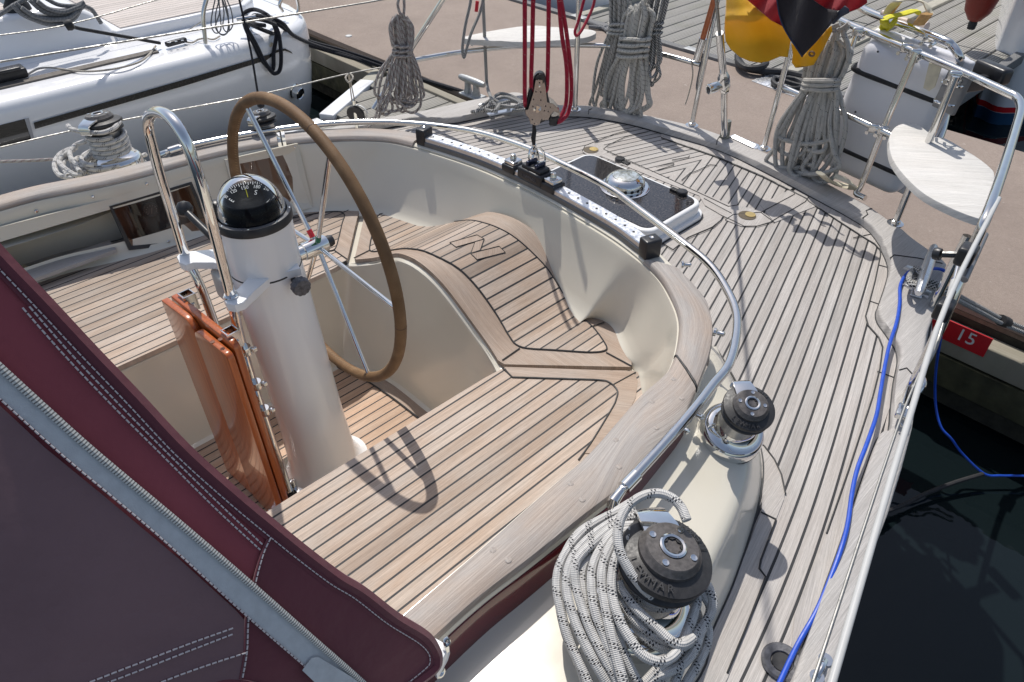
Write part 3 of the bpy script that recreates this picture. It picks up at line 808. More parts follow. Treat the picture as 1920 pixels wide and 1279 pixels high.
# second box, behind the wheel
o, g, mb, L = instrument([(419, 299), (556, 268), (584, 388), (455, 420)], [(447, 306), (548, 286), (570, 374), (470, 398)])
bx2 = part('instrument_box', mb, 'cream', smooth=False)
mb = MB(); bk = [p+Vector((0, .05, 0)) for p in g]
mb.face(*[mb.vert(v) for v in bk])
for i in range(4): mb.face(*[mb.vert(v) for v in (g[i], g[(i+1) % 4], bk[(i+1) % 4], bk[i])])
part('box_inside', mb, bpy.data.materials['box_inside_tan'], bx2, smooth=False)
mb = MB(); dq = [onw(x, y, -.036) for x, y in [(480, 330), (545, 312), (556, 352), (500, 375)]]; mb.face(*[mb.vert(v) for v in dq])
part('gauge_panel', mb, 'black', bx2, smooth=False)
mb = MB(); mb.face(*[mb.vert(onw(x, y, -.030)) for x, y in [(514, 349), (524, 347), (526, 353), (516, 355)]]); part('switch', mb, 'red', bx2, smooth=False)
mb = MB(); mb.face(*[mb.vert(onw(x, y, -.028)) for x, y in [(484, 315), (520, 306), (522, 318), (487, 327)]]); part('gauge_panel', mb, 'greyplast', bx2, smooth=False)
mb = MB(); mb.face(*[mb.vert(v+L*.6) for v in g]); part('tinted_cover', mb, 'tinted', bx2, smooth=False)
for x, y in [(428, 306), (553, 276), (578, 381)]:
    mb = MB(); mb.lathe([(.004, 0), (.004, .0015), (.002, .0022)], onw(x, y, .0195), (0, -1, .15), 10); part('screw', mb, 'steel', bx2)

# ---- toe rail / bulwark capping, traced in plan at its own height
TI = [(1330, 1600), (1478, 1290), (1511, 1206), (1548, 1103), (1584, 1003), (1622, 890), (1652, 810), (1672, 800), (1678, 741), (1682, 705), (1688, 675), (1689, 658), (1684, 640), (1666, 613), (1651, 592), (1648, 575), (1654, 557), (1670, 506), (1668, 480), (1657, 456), (1652, 444), (1617, 408), (1513, 351), (1446, 316), (1353, 272), (1240, 238), (1180, 222), (1104, 209), (1049, 208)]
TO = [(1440, 1600), (1551, 1290), (1608, 1113), (1667, 959), (1690, 880), (1712, 800), (1740, 622), (1762, 563), (1770, 509), (1776, 494), (1767, 484), (1722, 453), (1692, 431), (1632, 387), (1519, 325), (1421, 279), (1369, 258), (1317, 240), (1279, 230), (1212, 215), (1104, 197), (1049, 196)]
zr = .082
def zti(k): return .034
def zto(k): return .034
ti = [at(x, y, zti(k)) for k, (x, y) in enumerate(TI)]; to = [at(x, y, zto(k)) for k, (x, y) in enumerate(TO)]
# far quarter: mirror of the near one about the centreline
mv = lambda p: Vector((p.x, 2*YC-p.y, p.z))
ti_f = [mv(p) for p in ti[17::-1]]; to_f = [mv(p) for p in to[10::-1]]
tis = [p for p in cr(ti, 3)]; 
poly = tis+cr(ti_f, 3); polyo = to+to_f
RAILPOLY = [tuple(p) for p in poly]+[tuple(p) for p in polyo[::-1]]
mb = MB(); mb.prism(RAILPOLY, -.03, .034, .016, 3); part('toe_rail', mb, 'rail', ang=50)
strip([Vector((p.x, p.y, .003)) for p in cr(ti_f, 3)], .0035, sm=False)
strip([Vector((p.x, p.y, .003)) for p in cr(ti, 3)], .0035)
# hull below the rail
ho = cr(polyo, 2); mb = MB(); rows = []
cen = Vector((1.2, YC, 0))
for p in ho:
    n = Vector((p.x*.55, p.y, 0))-Vector((cen.x*.55, cen.y, 0)); n.normalize(); r = []
    for z, q in ((.010, .004), (.0, .004), (-.03, .010), (-.20, .05), (-.45, .13), (-.8, .26), (-1.1, .38), (-1.35, .48)):
        v = Vector((p.x, p.y, 0))-Vector((n.x*q*.8, n.y*q, 0)); r.append(Vector((v.x, v.y, z)))
    rows.append(r)
mb.grid(rows); part('hull', mb, 'cream')
# joints in the rail
def railseam(l, zq=.0348, r=.0022): strip([at(x, y, zq) for x, y in l], r, sm=False)
railseam([(1617, 409), (1627, 402), (1624, 395), (1635, 391)]); railseam([(1343, 271), (1345, 262), (1352, 252)])
railseam([(1669, 484), (1676, 478), (1722, 484), (1767, 494)]); railseam([(1686, 694), (1700, 690), (1712, 703)]); railseam([(1103, 214), (1104, 206), (1110, 204)])
# ---- covering boards and king planks laid in the deck
def board(l, z=.003, ang=0, name='margin_board', mat='deckboard'):
    P = [at(x, y, z) for x, y in l]; mb = MB(); ca, sa = math.cos(ang), math.sin(ang)
    mb.sheet(xy(P), lambda x, y: z, lambda x, y: (x*ca+y*sa, -x*sa+y*ca), .1, .003); o = part(name, mb, mat)
    return o
def dseam(l, r=.0022, z=.0042, sm=False): strip([at(x, y, z) for x, y in l], r, sm=sm)
# waterway board along the near quarter
W1 = [(1240, 258), (1340, 292), (1430, 330), (1512, 372), (1517, 378), (1600, 432), (1640, 457), (1650, 468), (1651, 478), (1640, 530), (1628, 575), (1623, 592), (1628, 610), (1648, 632), (1655, 650), (1650, 690), (1636, 745), (1590, 885), (1550, 1000), (1490, 1150), (1430, 1290)]
W0 = [(1240, 240), (1340, 274), (1446, 320), (1513, 355), (1617, 412), (1652, 448), (1657, 460), (1668, 484), (1668, 506), (1652, 557), (1646, 577), (1650, 595), (1664, 616), (1682, 642), (1687, 660), (1686, 677), (1680, 707), (1676, 743), (1650, 815), (1620, 892), (1582, 1005), (1546, 1105), (1476, 1292)]
board(W1[:20]+W0[::-1], .003, .32)
dseam(W1[:19], .0024)
for l in ([(1600, 446), (1633, 439)], [(1648, 497), (1670, 503)], [(1630, 564), (1650, 571)], [(1645, 696), (1677, 708)]): dseam(l, .0018)
# hatch surround, king plank and eye ovals
board([(1123, 291), (1138, 287), (1370, 384), (1395, 397), (1372, 412), (1347, 400), (1322, 385), (1311, 367)], .003, -1.57)
board([(1322, 386), (1355, 405), (1351, 412), (1335, 425), (1290, 444), (1262, 467), (1222, 442), (1260, 420)], .0032, -.1)
board([(1366, 387), (1376, 382), (1428, 397), (1450, 414), (1420, 423), (1390, 424), (1360, 412)], .0034, .25)
board([(1092, 284), (1096, 275), (1111, 268), (1130, 270), (1140, 279), (1138, 287), (1128, 291), (1118, 297), (1100, 293)], .0034, .4)
board([(1425, 383), (1501, 346), (1487, 359), (1500, 366), (1531, 386), (1452, 417)], .0030, .2)
for l in ([(1222, 443), (1262, 469), (1292, 445), (1338, 426), (1352, 413), (1357, 405)], [(1322, 386), (1355, 405), (1375, 414), (1395, 424), (1420, 424), (1440, 419), (1460, 407), (1485, 393), (1510, 378), (1518, 366)], [(1360, 412), (1375, 402), (1426, 398), (1452, 417)], [(1427, 398), (1490, 364), (1488, 356)], [(1250, 333), (1366, 387), (1385, 384)], [(1320, 372), (1372, 400)],
          [(1132, 280), (1250, 333)], [(1092, 283), (1097, 273), (1115, 266), (1150, 252), (1180, 244)], [(1094, 286), (1105, 294), (1117, 298)], [(1132, 279), (1140, 272), (1172, 257), (1215, 247)],
          [(1240, 258), (1340, 293), (1430, 331), (1515, 374)], [(1278, 338), (1294, 324), (1303, 322), (1331, 309), (1345, 310)], [(1233, 319), (1262, 310), (1264, 306), (1230, 312)], [(1260, 300), (1290, 295), (1293, 292)]):
    dseam(l, .0017)
# boards round the winch plinth
PB = [(1384, 720), (1402, 748)], 
board([(1424, 830), (1433, 838), (1452, 862), (1465, 890), (1472, 920), (1470, 936), (1455, 974), (1428, 960), (1430, 905)], .003, .1)
dseam([(1424, 829), (1433, 836), (1452, 861), (1465, 889), (1471, 917), (1473, 926)], .0022); dseam([(1427, 960), (1456, 974)], .0022)
board([(1427, 961), (1455, 975), (1427, 1050), (1424, 1068), (1436, 1082), (1400, 1180), (1365, 1270), (1330, 1340), (1280, 1340), (1334, 1190), (1375, 1097)], .003, .2)
dseam([(1455, 975), (1427, 1050), (1424, 1066), (1436, 1082), (1400, 1175), (1364, 1262)], .0024)
mb = MB()
c = at(1466, 1241, .004)
mb.lathe([(.020, -.05), (.020, -.004), (.023, .002), (.036, .004), (.041, .001)], c, seg=32, capb=True, capt=False); part('deck_scupper', mb, 'greyplast', label='round black deck scupper beside the blue cable')
mb = MB(); mb.lathe([(.0195, -.02), (.001, -.02)], c+Vector((0, 0, .0205)), seg=20, capb=False, capt=True); part('scupper_hole', mb, 'rubber')
# recessed deck eyes
for x, y in [(1108, 281), (1401, 404)]:
    c = at(x, y, .0045); mb = MB(); mb.lathe([(.034, 0), (.034, .0008), (.001, .0010)], c, seg=28, capb=False); e = part('deck_eye', mb, flat('recess_'+str(x), (.10, .075, .045), .6), label=None)
    mb = MB(); mb.lathe([(.020, .0015), (.020, .003), (.001, .0032)], c+Vector((.012, -.006, 0)), seg=20, capb=False); part('brass_eye', mb, flat('brass_'+str(x), (.50, .38, .16), .4, .5), e)
# ================================================================== FITTINGS OF THE YACHT
def arm_plate(mb, l, z0, z1, bev=.003):
    mb.prism([(p.x, p.y) for p in [at(x, y, z1) for x, y in l]], z0, z1, bev, 2, bot=True)
def tubes(name, pts, r, mat='steel', n=6, seg=10, parent=None, sm=True, closed=False, label=None):
    mb = MB(); mb.tube(cr(pts, n, closed) if sm else pts, r, seg, closed); return part(name, mb, mat, parent, label)
# ---- traveller
K0, K1 = 101, 142
TK = [Id[k].lerp(Od[k], .42) for k in range(K0, K1+1)]
def trk(half, z0, z1):
    rows = []
    for k in range(K0, K1+1):
        a, b = Id[k], Od[k]; n = (b-a); n.z = 0; n.normalize(); c = a.lerp(b, .42); c = Vector((c.x, c.y, 0))
        rows.append([c-n*half+Vector((0, 0, z0)), c-n*half+Vector((0, 0, z1-.003)), c-n*(half-.003)+Vector((0, 0, z1)), c+n*(half-.003)+Vector((0, 0, z1)), c+n*half+Vector((0, 0, z1-.003)), c+n*half+Vector((0, 0, z0))])
    return [r[::-1] for r in rows]
mb = MB()
rows = []
for k in range(J2, J3+1):
    a, b = Id[k], Od[k]; n = (b-a); n.z = 0; n.normalize()
    rows.append([b+n*.01+Vector((0, 0, -.03)), b+Vector((0, 0, -.012)), b-n*.01+Vector((0, 0, -.004)), a+n*.012+Vector((0, 0, -.004)), a+n*.002+Vector((0, 0, -.010)), a+n*.008+Vector((0, 0, -.028))])
mb.grid(rows); part('coaming_top', mb, 'cream')
mb = MB(); mb.grid(trk(.026, ZC-.006, ZC+.014)); part('traveller_base', mb, flat('track_grey', (.16, .17, .18), .4, .6))
mb = MB(); mb.grid(trk(.0225, ZC+.013, ZC+.030)); track = part('traveller_track', mb, 'alu')
TR = resample(TK, 26)
def trackpt(px, py):
    best = min(range(400), key=lambda i: (lambda p: (p[0]-px)**2+(p[1]-py)**2)(pix(TKD[i])))
    p = TKD[best]; t = (TKD[min(399, best+1)]-TKD[max(0, best-1)]).normalized(); return Vector((p.x, p.y, ZC+.03)), t
def pix(p):
    d = Vector(p)-EYE; return CX+FP*RT.dot(d)/FW.dot(d), CY-FP*UP.dot(d)/FW.dot(d)
TKD = resample(TK, 400)
for i in range(1, 25):
    if 10 <= i <= 14: continue
    mb = MB(); c = TR[i]; mb.lathe([(.0042, 0), (.0042, .0007), (.0005, .0008)], Vector((c.x, c.y, ZC+.0302)), seg=12, capb=False); part('track_hole', mb, 'rubber', track)
def rot_xy(t):
    a = math.atan2(t.y, t.x); return Matrix.Rotation(a, 3, 'Z')
for px, py in ((1243, 478), (765, 248)):
    p, t = trackpt(px, py); mb = MB()
    mb.box(p+Vector((0, 0, -.004)), (.042, .055, .062), rot_xy(t), .006)
    e = part('end_stop', mb, 'black'); mb = MB(); mb.lathe([(.007, 0), (.007, .002), (.004, .001), (.001, .0)], p+Vector((0, 0, .027)), seg=14); part('end_screw', mb, 'steel', e)
p, t = trackpt(1008, 335); mb = MB()
R3 = rot_xy(t)
mb.box(p+Vector((0, 0, .006)), (.115, .066, .040), R3, .006); mb.box(p+Vector((0, 0, .030)), (.090, .050, .018), R3, .006)
car = part('traveller_car', mb, 'black')
mb = MB()
for s in (-1, 1): mb.box(p+R3 @ Vector((s*.020, 0, .042)), (.012, .046, .022), R3, .004)
part('car_ears', mb, flat('dark_anodised', (.05, .055, .085), .25, .8), car)
bm_t = text_mesh('LEWMAR', .017, frame(p+R3 @ Vector((0, .0336 if (R3 @ Vector((0, 1, 0))).x < 0 else -.0336, .004)), R3 @ Vector((-1, 0, 0)) if (R3 @ Vector((0, 1, 0))).x < 0 else R3 @ Vector((1, 0, 0)), R3 @ Vector((0, 1, 0)) if (R3 @ Vector((0, 1, 0))).x < 0 else R3 @ Vector((0, -1, 0))))
mb = MB(); mb.addbm(bm_t); part('car_lettering', mb, 'greyplast', car)
for px, py in ((968, 312), (1043, 349)):
    p2, t2 = trackpt(px, py); mb = MB(); R4 = rot_xy(t2)
    mb.box(p2+Vector((0, 0, -.004)), (.058, .060, .028), R4, .005); b = part('track_stop', mb, 'black')
    mb = MB(); mb.box(p2+Vector((0, 0, .016)), (.046, .046, .016), R4, .004); mb.lathe([(.010, .024), (.012, .027), (.012, .031), (.009, .036), (.009, .042), (.004, .044)], p2, seg=14); part('plunger', mb, 'steel', b)
# ---- coaming hand rail
HR = [(1190, 893), (1240, 838), (1300, 770), (1337, 722), (1366, 685), (1380, 633), (1380, 585), (1361, 540), (1330, 496), (1280, 454), (1200, 394), (1140, 351), (1060, 310), (990, 278), (900, 249), (820, 236), (750, 230), (690, 228.5), (620, 231.5), (540, 240), (450, 254), (390, 266), (335, 278)]
zh = .283
hr = [at(x, y, zh) for x, y in HR]
rail = tubes('hand_rail', hr, .0115, 'steel', 8, 12)
def railend(p0, p1, p2):
    mb = MB(); d = (p1-p0).normalized()
    mb.tube([p0-d*.005, p0+d*.035], .0145, 14); mb.tube([p0+d*.035, p0+d*.04, p1-d*.012], [.0145, .009, .008], 10)
    mb.box(p1+Vector((0, 0, 0)), (.03, .016, .016), rot_xy(d), .005)
    mb.tube([p1+d*.01, p2, p2+Vector((0, 0, -.02))], [.009, .012, .014], 10); part('rail_fitting', mb, 'chrome', rail)
railend(hr[0], at(1172, 912, zh-.004), at(1152, 936, zh-.012)); railend(hr[-1], at(316, 284, zh-.002), at(300, 290, zh-.01))
for x, y in ((1338, 622), (1298, 772), (1272, 798), (1277, 496)):
    p = at(x, y, .25); mb = MB(); q = min(hr, key=lambda v: (v-p).length)
    mb.lathe([(.011, 0), (.011, .006), (.006, .010), (.006, .022), (.008, .026), (.003, .03)], p, (p-Vector((1.0, YC, .25))).normalized(), 14); part('rail_stud', mb, 'chrome')
# ---- hatch with ventilator
def rrect(cx, cy, w, h, r, n=6):
    o = []
    for sx, sy, a0 in ((1, 1, 0), (-1, 1, 90), (-1, -1, 180), (1, -1, 270)):
        for k in range(n+1):
            a = math.radians(a0+90*k/n); o.append((cx+sx*(w/2-r)+r*math.cos(a), cy+sy*(h/2-r)+r*math.sin(a)))
    return o
a, b, c = at(1106, 287, .068), at(1319, 372, .068), at(1222, 440, .055)
hx1 = (a.x+b.x)/2; hy = (a.y+b.y)/2; hw = abs(a.y-b.y)+.03; hx0 = c.x-.02
hc = ((hx0+hx1)/2, hy); hs_ = (hx1-hx0, hw)
mb = MB(); mb.prism(rrect(*hc, hs_[0]+.03, hs_[1]+.03, .06), 0, .022, .006, 2); hat = part('deck_hatch', mb, 'white')
mb = MB(); mb.prism(rrect(*hc, *hs_, .05), .02, .066, .010, 3); part('hatch_frame', mb, 'white', hat)
mb = MB(); mb.prism(rrect(*hc, hs_[0]-.034, hs_[1]-.034, .042), .05, .0685, .0015, 1); part('hatch_pane', mb, 'hatchglass', hat)
strip([Vector((x, y, .004)) for x, y in rrect(*hc, hs_[0]+.036, hs_[1]+.036, .06)], .0035, closed=True, sm=False)
vc = at(1171, 351, .069)
mb = MB(); mb.lathe([(.098, 0), (.098, .003), (.085, .006), (.080, .006)], vc, seg=40); ven = part('ventilator', mb, 'chrome', None)
mb = MB(); mb.lathe([(.078, .004), (.078, .026), (.074, .036), (.062, .046), (.052, .050), (.050, .0485)], vc, seg=48, capt=True); part('ventilator_dome', mb, 'chrome', ven)
mb = MB(); mb.lathe([(.0505, .0495), (.0505, .052), (.040, .056), (.024, .058), (.0225, .056), (.012, .0575), (.001, .0575)], vc, seg=36, capt=True); part('prism_glass', mb, 'cloudy', ven)
for k in range(18):
    a = 2*PI*k/18; d = Vector((math.cos(a), math.sin(a), 0)); mb = MB(); mb.lathe([(.0072, 0), (.0068, .0006), (.0005, .0006)], vc+d*.0778+Vector((0, 0, .016)), d, 12, capb=False); part('vent_hole', mb, 'rubber', ven)
for x, y, s in ((1162, 302, 1), (1279, 364, -1)):
    c = at(x, y, .0690); mb = MB(); mb.lathe([(.021, 0), (.021, .012), (.018, .015), (.001, .016)], c, seg=22)
    for q in range(3): mb.box(c+Vector((-.002+.0075*(q-1), -.032*s, .005)), (.0045, .040, .010), None, .001)
    part('hatch_latch', mb, 'black', hat)
# ---- steering pedestal
PX, PY = .612, YC
mb = MB(); rows = []
prof = [(-.415, .150, .118), (-.405, .128, .112), (-.36, .106, .102), (-.2, .099, .096), (.0, .096, .093), (.2, .0935, .0915), (.33, .092, .091), (.372, .0915, .0905), (.384, .089, .089)]
for z, rx, ry in prof:
    cx = PX+.026*(.38-z)/.8
    rows.append([Vector((cx+rx*math.cos(2*PI*j/40), PY+ry*math.sin(2*PI*j/40), z)) for j in range(41)])
mb.grid([r[::-1] for r in rows[::-1]][::-1]); mb.face(*range(len(mb.v)-41, len(mb.v)-1)); ped = part('steering_pedestal', mb, 'white')
mb = MB(); mb.lathe([(.0900, .3838), (.0908, .3850), (.0908, .3872), (.0900, .3884)], (PX, PY, 0), seg=40); part('pedestal_seam', mb, 'caulk', ped)
mb = MB(); mb.lathe([(.0895, .3882), (.0897, .50), (.0897, .517)], (PX, PY, 0), seg=48, capt=True); comp = part('compass_binnacle', mb, 'white')
mb = MB(); mb.lathe([(.0902, .5165), (.0935, .5185), (.0935, .538), (.092, .540), (.083, .5415), (.0805, .538)], (PX, PY, 0), seg=48, capb=False, capt=False); part('compass_ring', mb, 'black', comp)
mb = MB(); mb.lathe([(.0925, .5402), (.0925, .5412), (.084, .5425), (.083, .5415)], (PX, PY, 0), seg=48, capb=False, capt=False); part('compass_bezel', mb, flat('bezel_grey', (.12, .12, .125), .3, .3), comp)
for k in range(8):
    a = 2*PI*k/8+.2; mb = MB(); mb.lathe([(.0035, 0), (.003, .0016), (.0005, .002)], (PX+.0885*math.cos(a), PY+.0885*math.sin(a), .5418), seg=10, capb=False); part('bezel_screw', mb, 'chrome', comp)
mb = MB(); mb.lathe([(.081*math.cos(t), .5415+.090*math.sin(t)) for t in [k*PI/2/12 for k in range(13)]], (PX, PY, 0), seg=48, capb=False); part('compass_dome', mb, 'dome', comp)
mb = MB(); mb.lathe([(.080, .540), (.0785, .545), (.0715, .575), (.0695, .5835), (.0672, .585), (.036, .5605), (.020, .558), (.001, .558)], (PX, PY, 0), seg=48, capb=False); card = part('compass_card', mb, flat('compass_dark', (.004, .005, .007), .6, spec=.1), comp)
fa = math.atan2(PY, PX)+.02
def bowl(d, r, lift=.0006): return Vector((PX, PY, .5605+(r-.036)*.785+lift))+d*r
mb = MB()
for k in range(-17, 30):
    a = fa+.03-math.radians(5*k); big = k % 2 == 0; d = Vector((math.cos(a), math.sin(a), 0)); q = Vector((-d.y, d.x, 0))
    r0, r1 = (.0605 if big else .063), .0668
    vs = [bowl(d, r0)+q*.0008, bowl(d, r0)-q*.0008, bowl(d, r1)-q*.0009, bowl(d, r1)+q*.0009]
    mb.face(*[mb.vert(v) for v in vs])
part('card_ticks', mb, 'cardwhite', comp, smooth=False)
for tx, k, sz, rr in (('120', 6, .0125, .0555), ('150', 0, .0125, .0555), ('180', -6, .0125, .0555), ('210', -12, .0125, .0555), ('90', 12, .0125, .0555), ('S', -6, .0175, .0435), ('E', 12, .0175, .0435), ('W', -24, .0175, .0435)):
    a = fa+.03+math.radians(5*k); d = Vector((math.cos(a), math.sin(a), 0)); mb = MB(); mb.addbm(text_mesh(tx, sz, frame(bowl(d, rr, .0008), Vector((d.y, -d.x, 0)), -d*.785+Vector((0, 0, 1))), .0002)); part('card_number', mb, 'cardwhite', comp, smooth=False)
mb = MB(); d = Vector((math.cos(fa), math.sin(fa), 0)); mb.tube([bowl(d, .034, .002), bowl(d, .052, .002)], .0009, 5); part('lubber_line', mb, 'webyellow', comp)
mb = MB(); mb.tube([Vector((PX+.0815*math.cos(t)*(.62), PY-.0815*math.cos(t)*.785, .5415+.0905*math.sin(t))) for t in [PI*k/20 for k in range(1, 20)]], .0013, 5); part('lubber_arc', mb, 'black', comp)
kb = on(409, 396, 1, 1.60)
mb = MB(); ax = Vector((-.75, -.25, .1)); mb.lathe([(.024, -.03), (.026, -.004), (.030, 0), (.031, .012), (.028, .018), (.006, .019), (.001, .014)], on(411, 396, 1, 1.585), ax, 26); part('compass_knob', mb, 'black', comp)
# throttle lever on the far side
mb = MB(); pts = [at(346, 392, .49), at(352, 400, .485), at(385, 432, .46), at(404, 452, .445)]; mb.tube(cr(pts, 5), .010, 10); mb.lathe([(.001, -.021), (.014, -.017), (.021, -.005), (.021, .006), (.014, .017), (.001, .021)], pts[0], (.3, .4, .8), 18); part('throttle_lever', mb, 'black')
mb = MB(); mb.box(Vector((PX-.075, PY+.055, .335)), (.075, .085, .09), None, .014); part('throttle_box', mb, 'greyplast' if 0 else flat('grey_box', (.5, .49, .46), .35), ped)
kp = on(563, 536, 1, 1.425); dd = (kp-Vector((PX+.03, PY, kp.z))); dd.z = 0; dd.normalize()
mb = MB(); mb.tube([kp-dd*.055, kp], .008, 10); part('brake_stem', mb, 'black', ped)
mb = MB(); rows = []
for z, r in ((-.008, .018), (-.006, .0235), (.010, .0235), (.014, .021), (.015, .001)):
    u = Vector((-dd.y, dd.x, 0)); rows.append([kp+dd*z+(u*math.cos(2*PI*j/48)+Vector((0, 0, 1))*math.sin(2*PI*j/48))*(r*(1+(.04 if j % 4 < 2 else -.02) if r > .02 else r/r and r) if r > .02 else r) for j in range(49)])
mb.grid(rows); part('brake_knob', mb, 'greyplast', ped, label='worn black friction knob on the pedestal')
# brackets to the guard rail
mb = MB(); arm_plate(mb, [(331, 481), (337, 474), (350, 471), (405, 466), (430, 480), (430, 500), (400, 492), (362, 492), (348, 497), (336, 492)], .388, .408); part('guard_bracket', mb, 'white', ped)
mb = MB(); arm_plate(mb, [(417, 556), (424, 546), (444, 542), (470, 515), (470, 498), (556, 490), (563, 502), (530, 512), (505, 520), (478, 545), (456, 566), (440, 572), (424, 569)], .380, .402); part('guard_bracket', mb, 'white', ped)
# guard rail hoop
XG = .474
hp = [on(x, y, 0, XG) for x, y in [(349, 482), (326, 410), (303, 338), (286, 275), (278, 242), (278, 223), (287, 212), (302, 211), (318, 220), (336, 242), (353, 276), (372, 330), (391, 395), (412, 475), (433, 556)]]
low_n = [at(440, 590, .33), at(452, 640, .22), at(478, 730, .03), at(545, 930, -.405)]
low_f = [Vector((.489, 1.660, -.405)), Vector((.482, 1.670, .0)), Vector((.478, 1.676, .30))]
guard = tubes('guard_rail', low_f+hp+low_n, .0122, 'chrome', 8, 14)
for p, q in ((hp[-1], low_n[0]), (hp[0], low_f[-1])):
    mb = MB(); mb.lathe([(.016, -.022), (.017, -.02), (.017, .02), (.0145, .023)], p.lerp(q, .02)+Vector((0, 0, -.012)), (hp[-2]-hp[-1]).normalized(), 16); part('clamp_collar', mb, 'chrome', guard)
dl = (low_n[-1]-low_n[0]).normalized()
for t in (.16, .33, .47):
    p = low_n[0].lerp(low_n[-1], t); mb = MB(); mb.lathe([(.0145, -.012), (.0155, -.010), (.0155, .010), (.0145, .012)], p, dl, 16); mb.box(p+Vector((.018, -.012, 0)), (.014, .012, .014), None, .003); part('clamp_collar', mb, 'chrome', guard)
mb = MB(); mb.lathe([(.026, 0), (.024, .012), (.016, .03), (.014, .035)], low_n[-1]+Vector((0, 0, -.012)), seg=20); part('foot_boot', mb, 'rubber', guard)
mb = MB(); mb.box(Vector((.53, 1.52, -.405)), (.13, .26, .010), Matrix.Rotation(.1, 3, 'Z'), .002); part('base_plate', mb, 'steel', ped)
for x, y in ((516, 858), (548, 905)):
    mb = MB(); mb.lathe([(.012, -.015), (.012, .004), (.008, .012), (.001, .014)], at(x, y, -.385), seg=14); part('dome_nut', mb, 'chrome', ped)
# ---- folding cockpit table hanging on the guard rail
def panel(p0, p1, z0, th, r0, r1, name, parent, nz=6):
    p0 = Vector((p0.x, p0.y, p0.z)); p1 = Vector((p1.x, p1.y, p0.z)); d = (p1-p0); w = d.length; d.normalize(); n = Vector((d.y, -d.x, 0))
    if n.x > 0: n = -n
    o = []
    for k in range(nz+1):
        a = PI/2*k/nz; o.append((r0-r0*math.cos(a), -r0+r0*math.sin(a)))
    for k in range(nz+1):
        a = PI/2*k/nz; o.append((w-r1+r1*math.sin(a), -r1+r1*math.cos(a)))
    o += [(w, z0-p0.z), (0, z0-p0.z)]
    bm = bmesh.new(); vs = [bm.verts.new(p0+d*a+Vector((0, 0, b))) for a, b in o]; f = bm.faces.new(vs)
    g = bmesh.ops.extrude_face_region(bm, geom=[f]); 
    for v in g['geom']:
        if isinstance(v, bmesh.types.BMVert): v.co += n*(-th)
    bmesh.ops.recalc_face_normals(bm, faces=bm.faces[:])
    bmesh.ops.bevel(bm, geom=[e for e in bm.edges if e.calc_face_angle(0) > 1.0], offset=.0035, segments=2, affect='EDGES', profile=.5)
    mb = MB(); mb.addbm(bm); return part(name, mb, 'mahog', parent, ang=30)
B0, B1 = at(318, 553, .30), at(436, 646, .30)
tb_ = panel(B0, B1, -.40, .019, .012, .022, 'cockpit_table', None)
A0, A1 = at(301, 562, .292), at(359, 606, .292)
la = panel(A0, A1, -.40, .019, .006, .042, 'table_leaf', tb_)
C0, C1 = at(359, 614, .280), at(425, 668, .280)
panel(C0, C1, -.40, .019, .034, .016, 'table_leaf', tb_)
for x, y, z in ((437, 727, .13), (505, 962, -.37)):
    p = at(x, y, z); mb = MB(); 
    for s in (-1, 1): mb.box(p+Vector((s*.006, 0, 0)), (.010, .010, .024), None, .0015)
    mb.tube([p+Vector((0, -.004, -.012)), p+Vector((0, -.004, .012))], .004, 8); part('table_hinge', mb, 'steel', tb_)
for x, y, z in ((350, 553, .305), (432, 622, .305)):
    p = at(x, y, z); mb = MB(); w = .015
    for sx, sy in ((1, 0), (-1, 0), (0, 1), (0, -1)): mb.box(p+Vector((sx*w, sy*w, -.02)), (.003 if sx else .033, .033 if sx else .003, .05), Matrix.Rotation(.08, 3, 'Z'))
    mb.box(p+Vector((.0, -.018, -.07)), (.016, .005, .10), None, .001); part('table_bracket', mb, 'steel', tb_)
mb = MB(); mb.tube([at(452, 680, .20), at(459, 730, .10), at(466, 770, .03), at(470, 820, -.06)], .007, 8, sx=.5); mb.tube([at(455, 700, .15), at(464, 745, .06)], .010, 8, sx=.5); part('table_strut', mb, 'steel', tb_)
for x, y, z in ((398, 641, .2808), (413, 636, .3008)):
    mb = MB(); mb.lathe([(.006, 0), (.006, .0006), (.0005, .0008)], at(x, y, z), seg=14, capb=False); part('wood_plug', mb, flat('dark_plug', (.16, .05, .02), .3), tb_)
# ---- steering wheel
WX, WZ, WR = .7445, .379, .391
def rim(t, r=WR, x=WX): return Vector((x, YC+r*math.cos(t), WZ+r*math.sin(t)))
mb = MB(); mb.tube([rim(2*PI*k/96) for k in range(96)], .0148, 16, closed=True); wheel = part('steering_wheel', mb, 'leather')
# stitched seam along the inner edge of the rim, and three butt joints
mb = MB()
for k in range(240):
    t = 2*PI*k/240; a, b = rim(t, WR-.0146, WX+.003), rim(t+.012, WR-.0146, WX-.003); mb.tube([a, b], .0007, 4)
o = part('rim_stitching', mb, flat('tan_thread', (.40, .26, .13), .8), wheel); o['kind'] = 'stuff'
q = on(752, 612, 0, WX)
for t in (math.atan2(q.z-WZ, q.y-YC), -1.2, 1.9): 
    mb = MB(); d = Vector((0, -math.sin(t), math.cos(t))); mb.lathe([(.0149, -.0012), (.0151, 0), (.0149, .0012)], rim(t), d, 20); part('rim_joint', mb, flat('seam_brown%d' % int(t*10), (.09, .05, .03), .7), wheel)
q = on(692, 703, 0, WX); th0 = math.atan2(q.z-WZ, q.y-YC)
HB = Vector((.768, YC, WZ-.004))
mb = MB(); mb.lathe([(.020, -.085), (.020, -.05), (.024, -.048), (.024, -.044), (.0235, .018), (.022, .021)], HB, (1, 0, 0), 28); part('wheel_hub', mb, 'chrome', wheel)
mb = MB(); mb.lathe([(.0165, .018), (.0165, .034), (.014, .042), (.001, .044)], HB, (1, 0, 0), 22); part('hub_cap', mb, 'black', wheel)
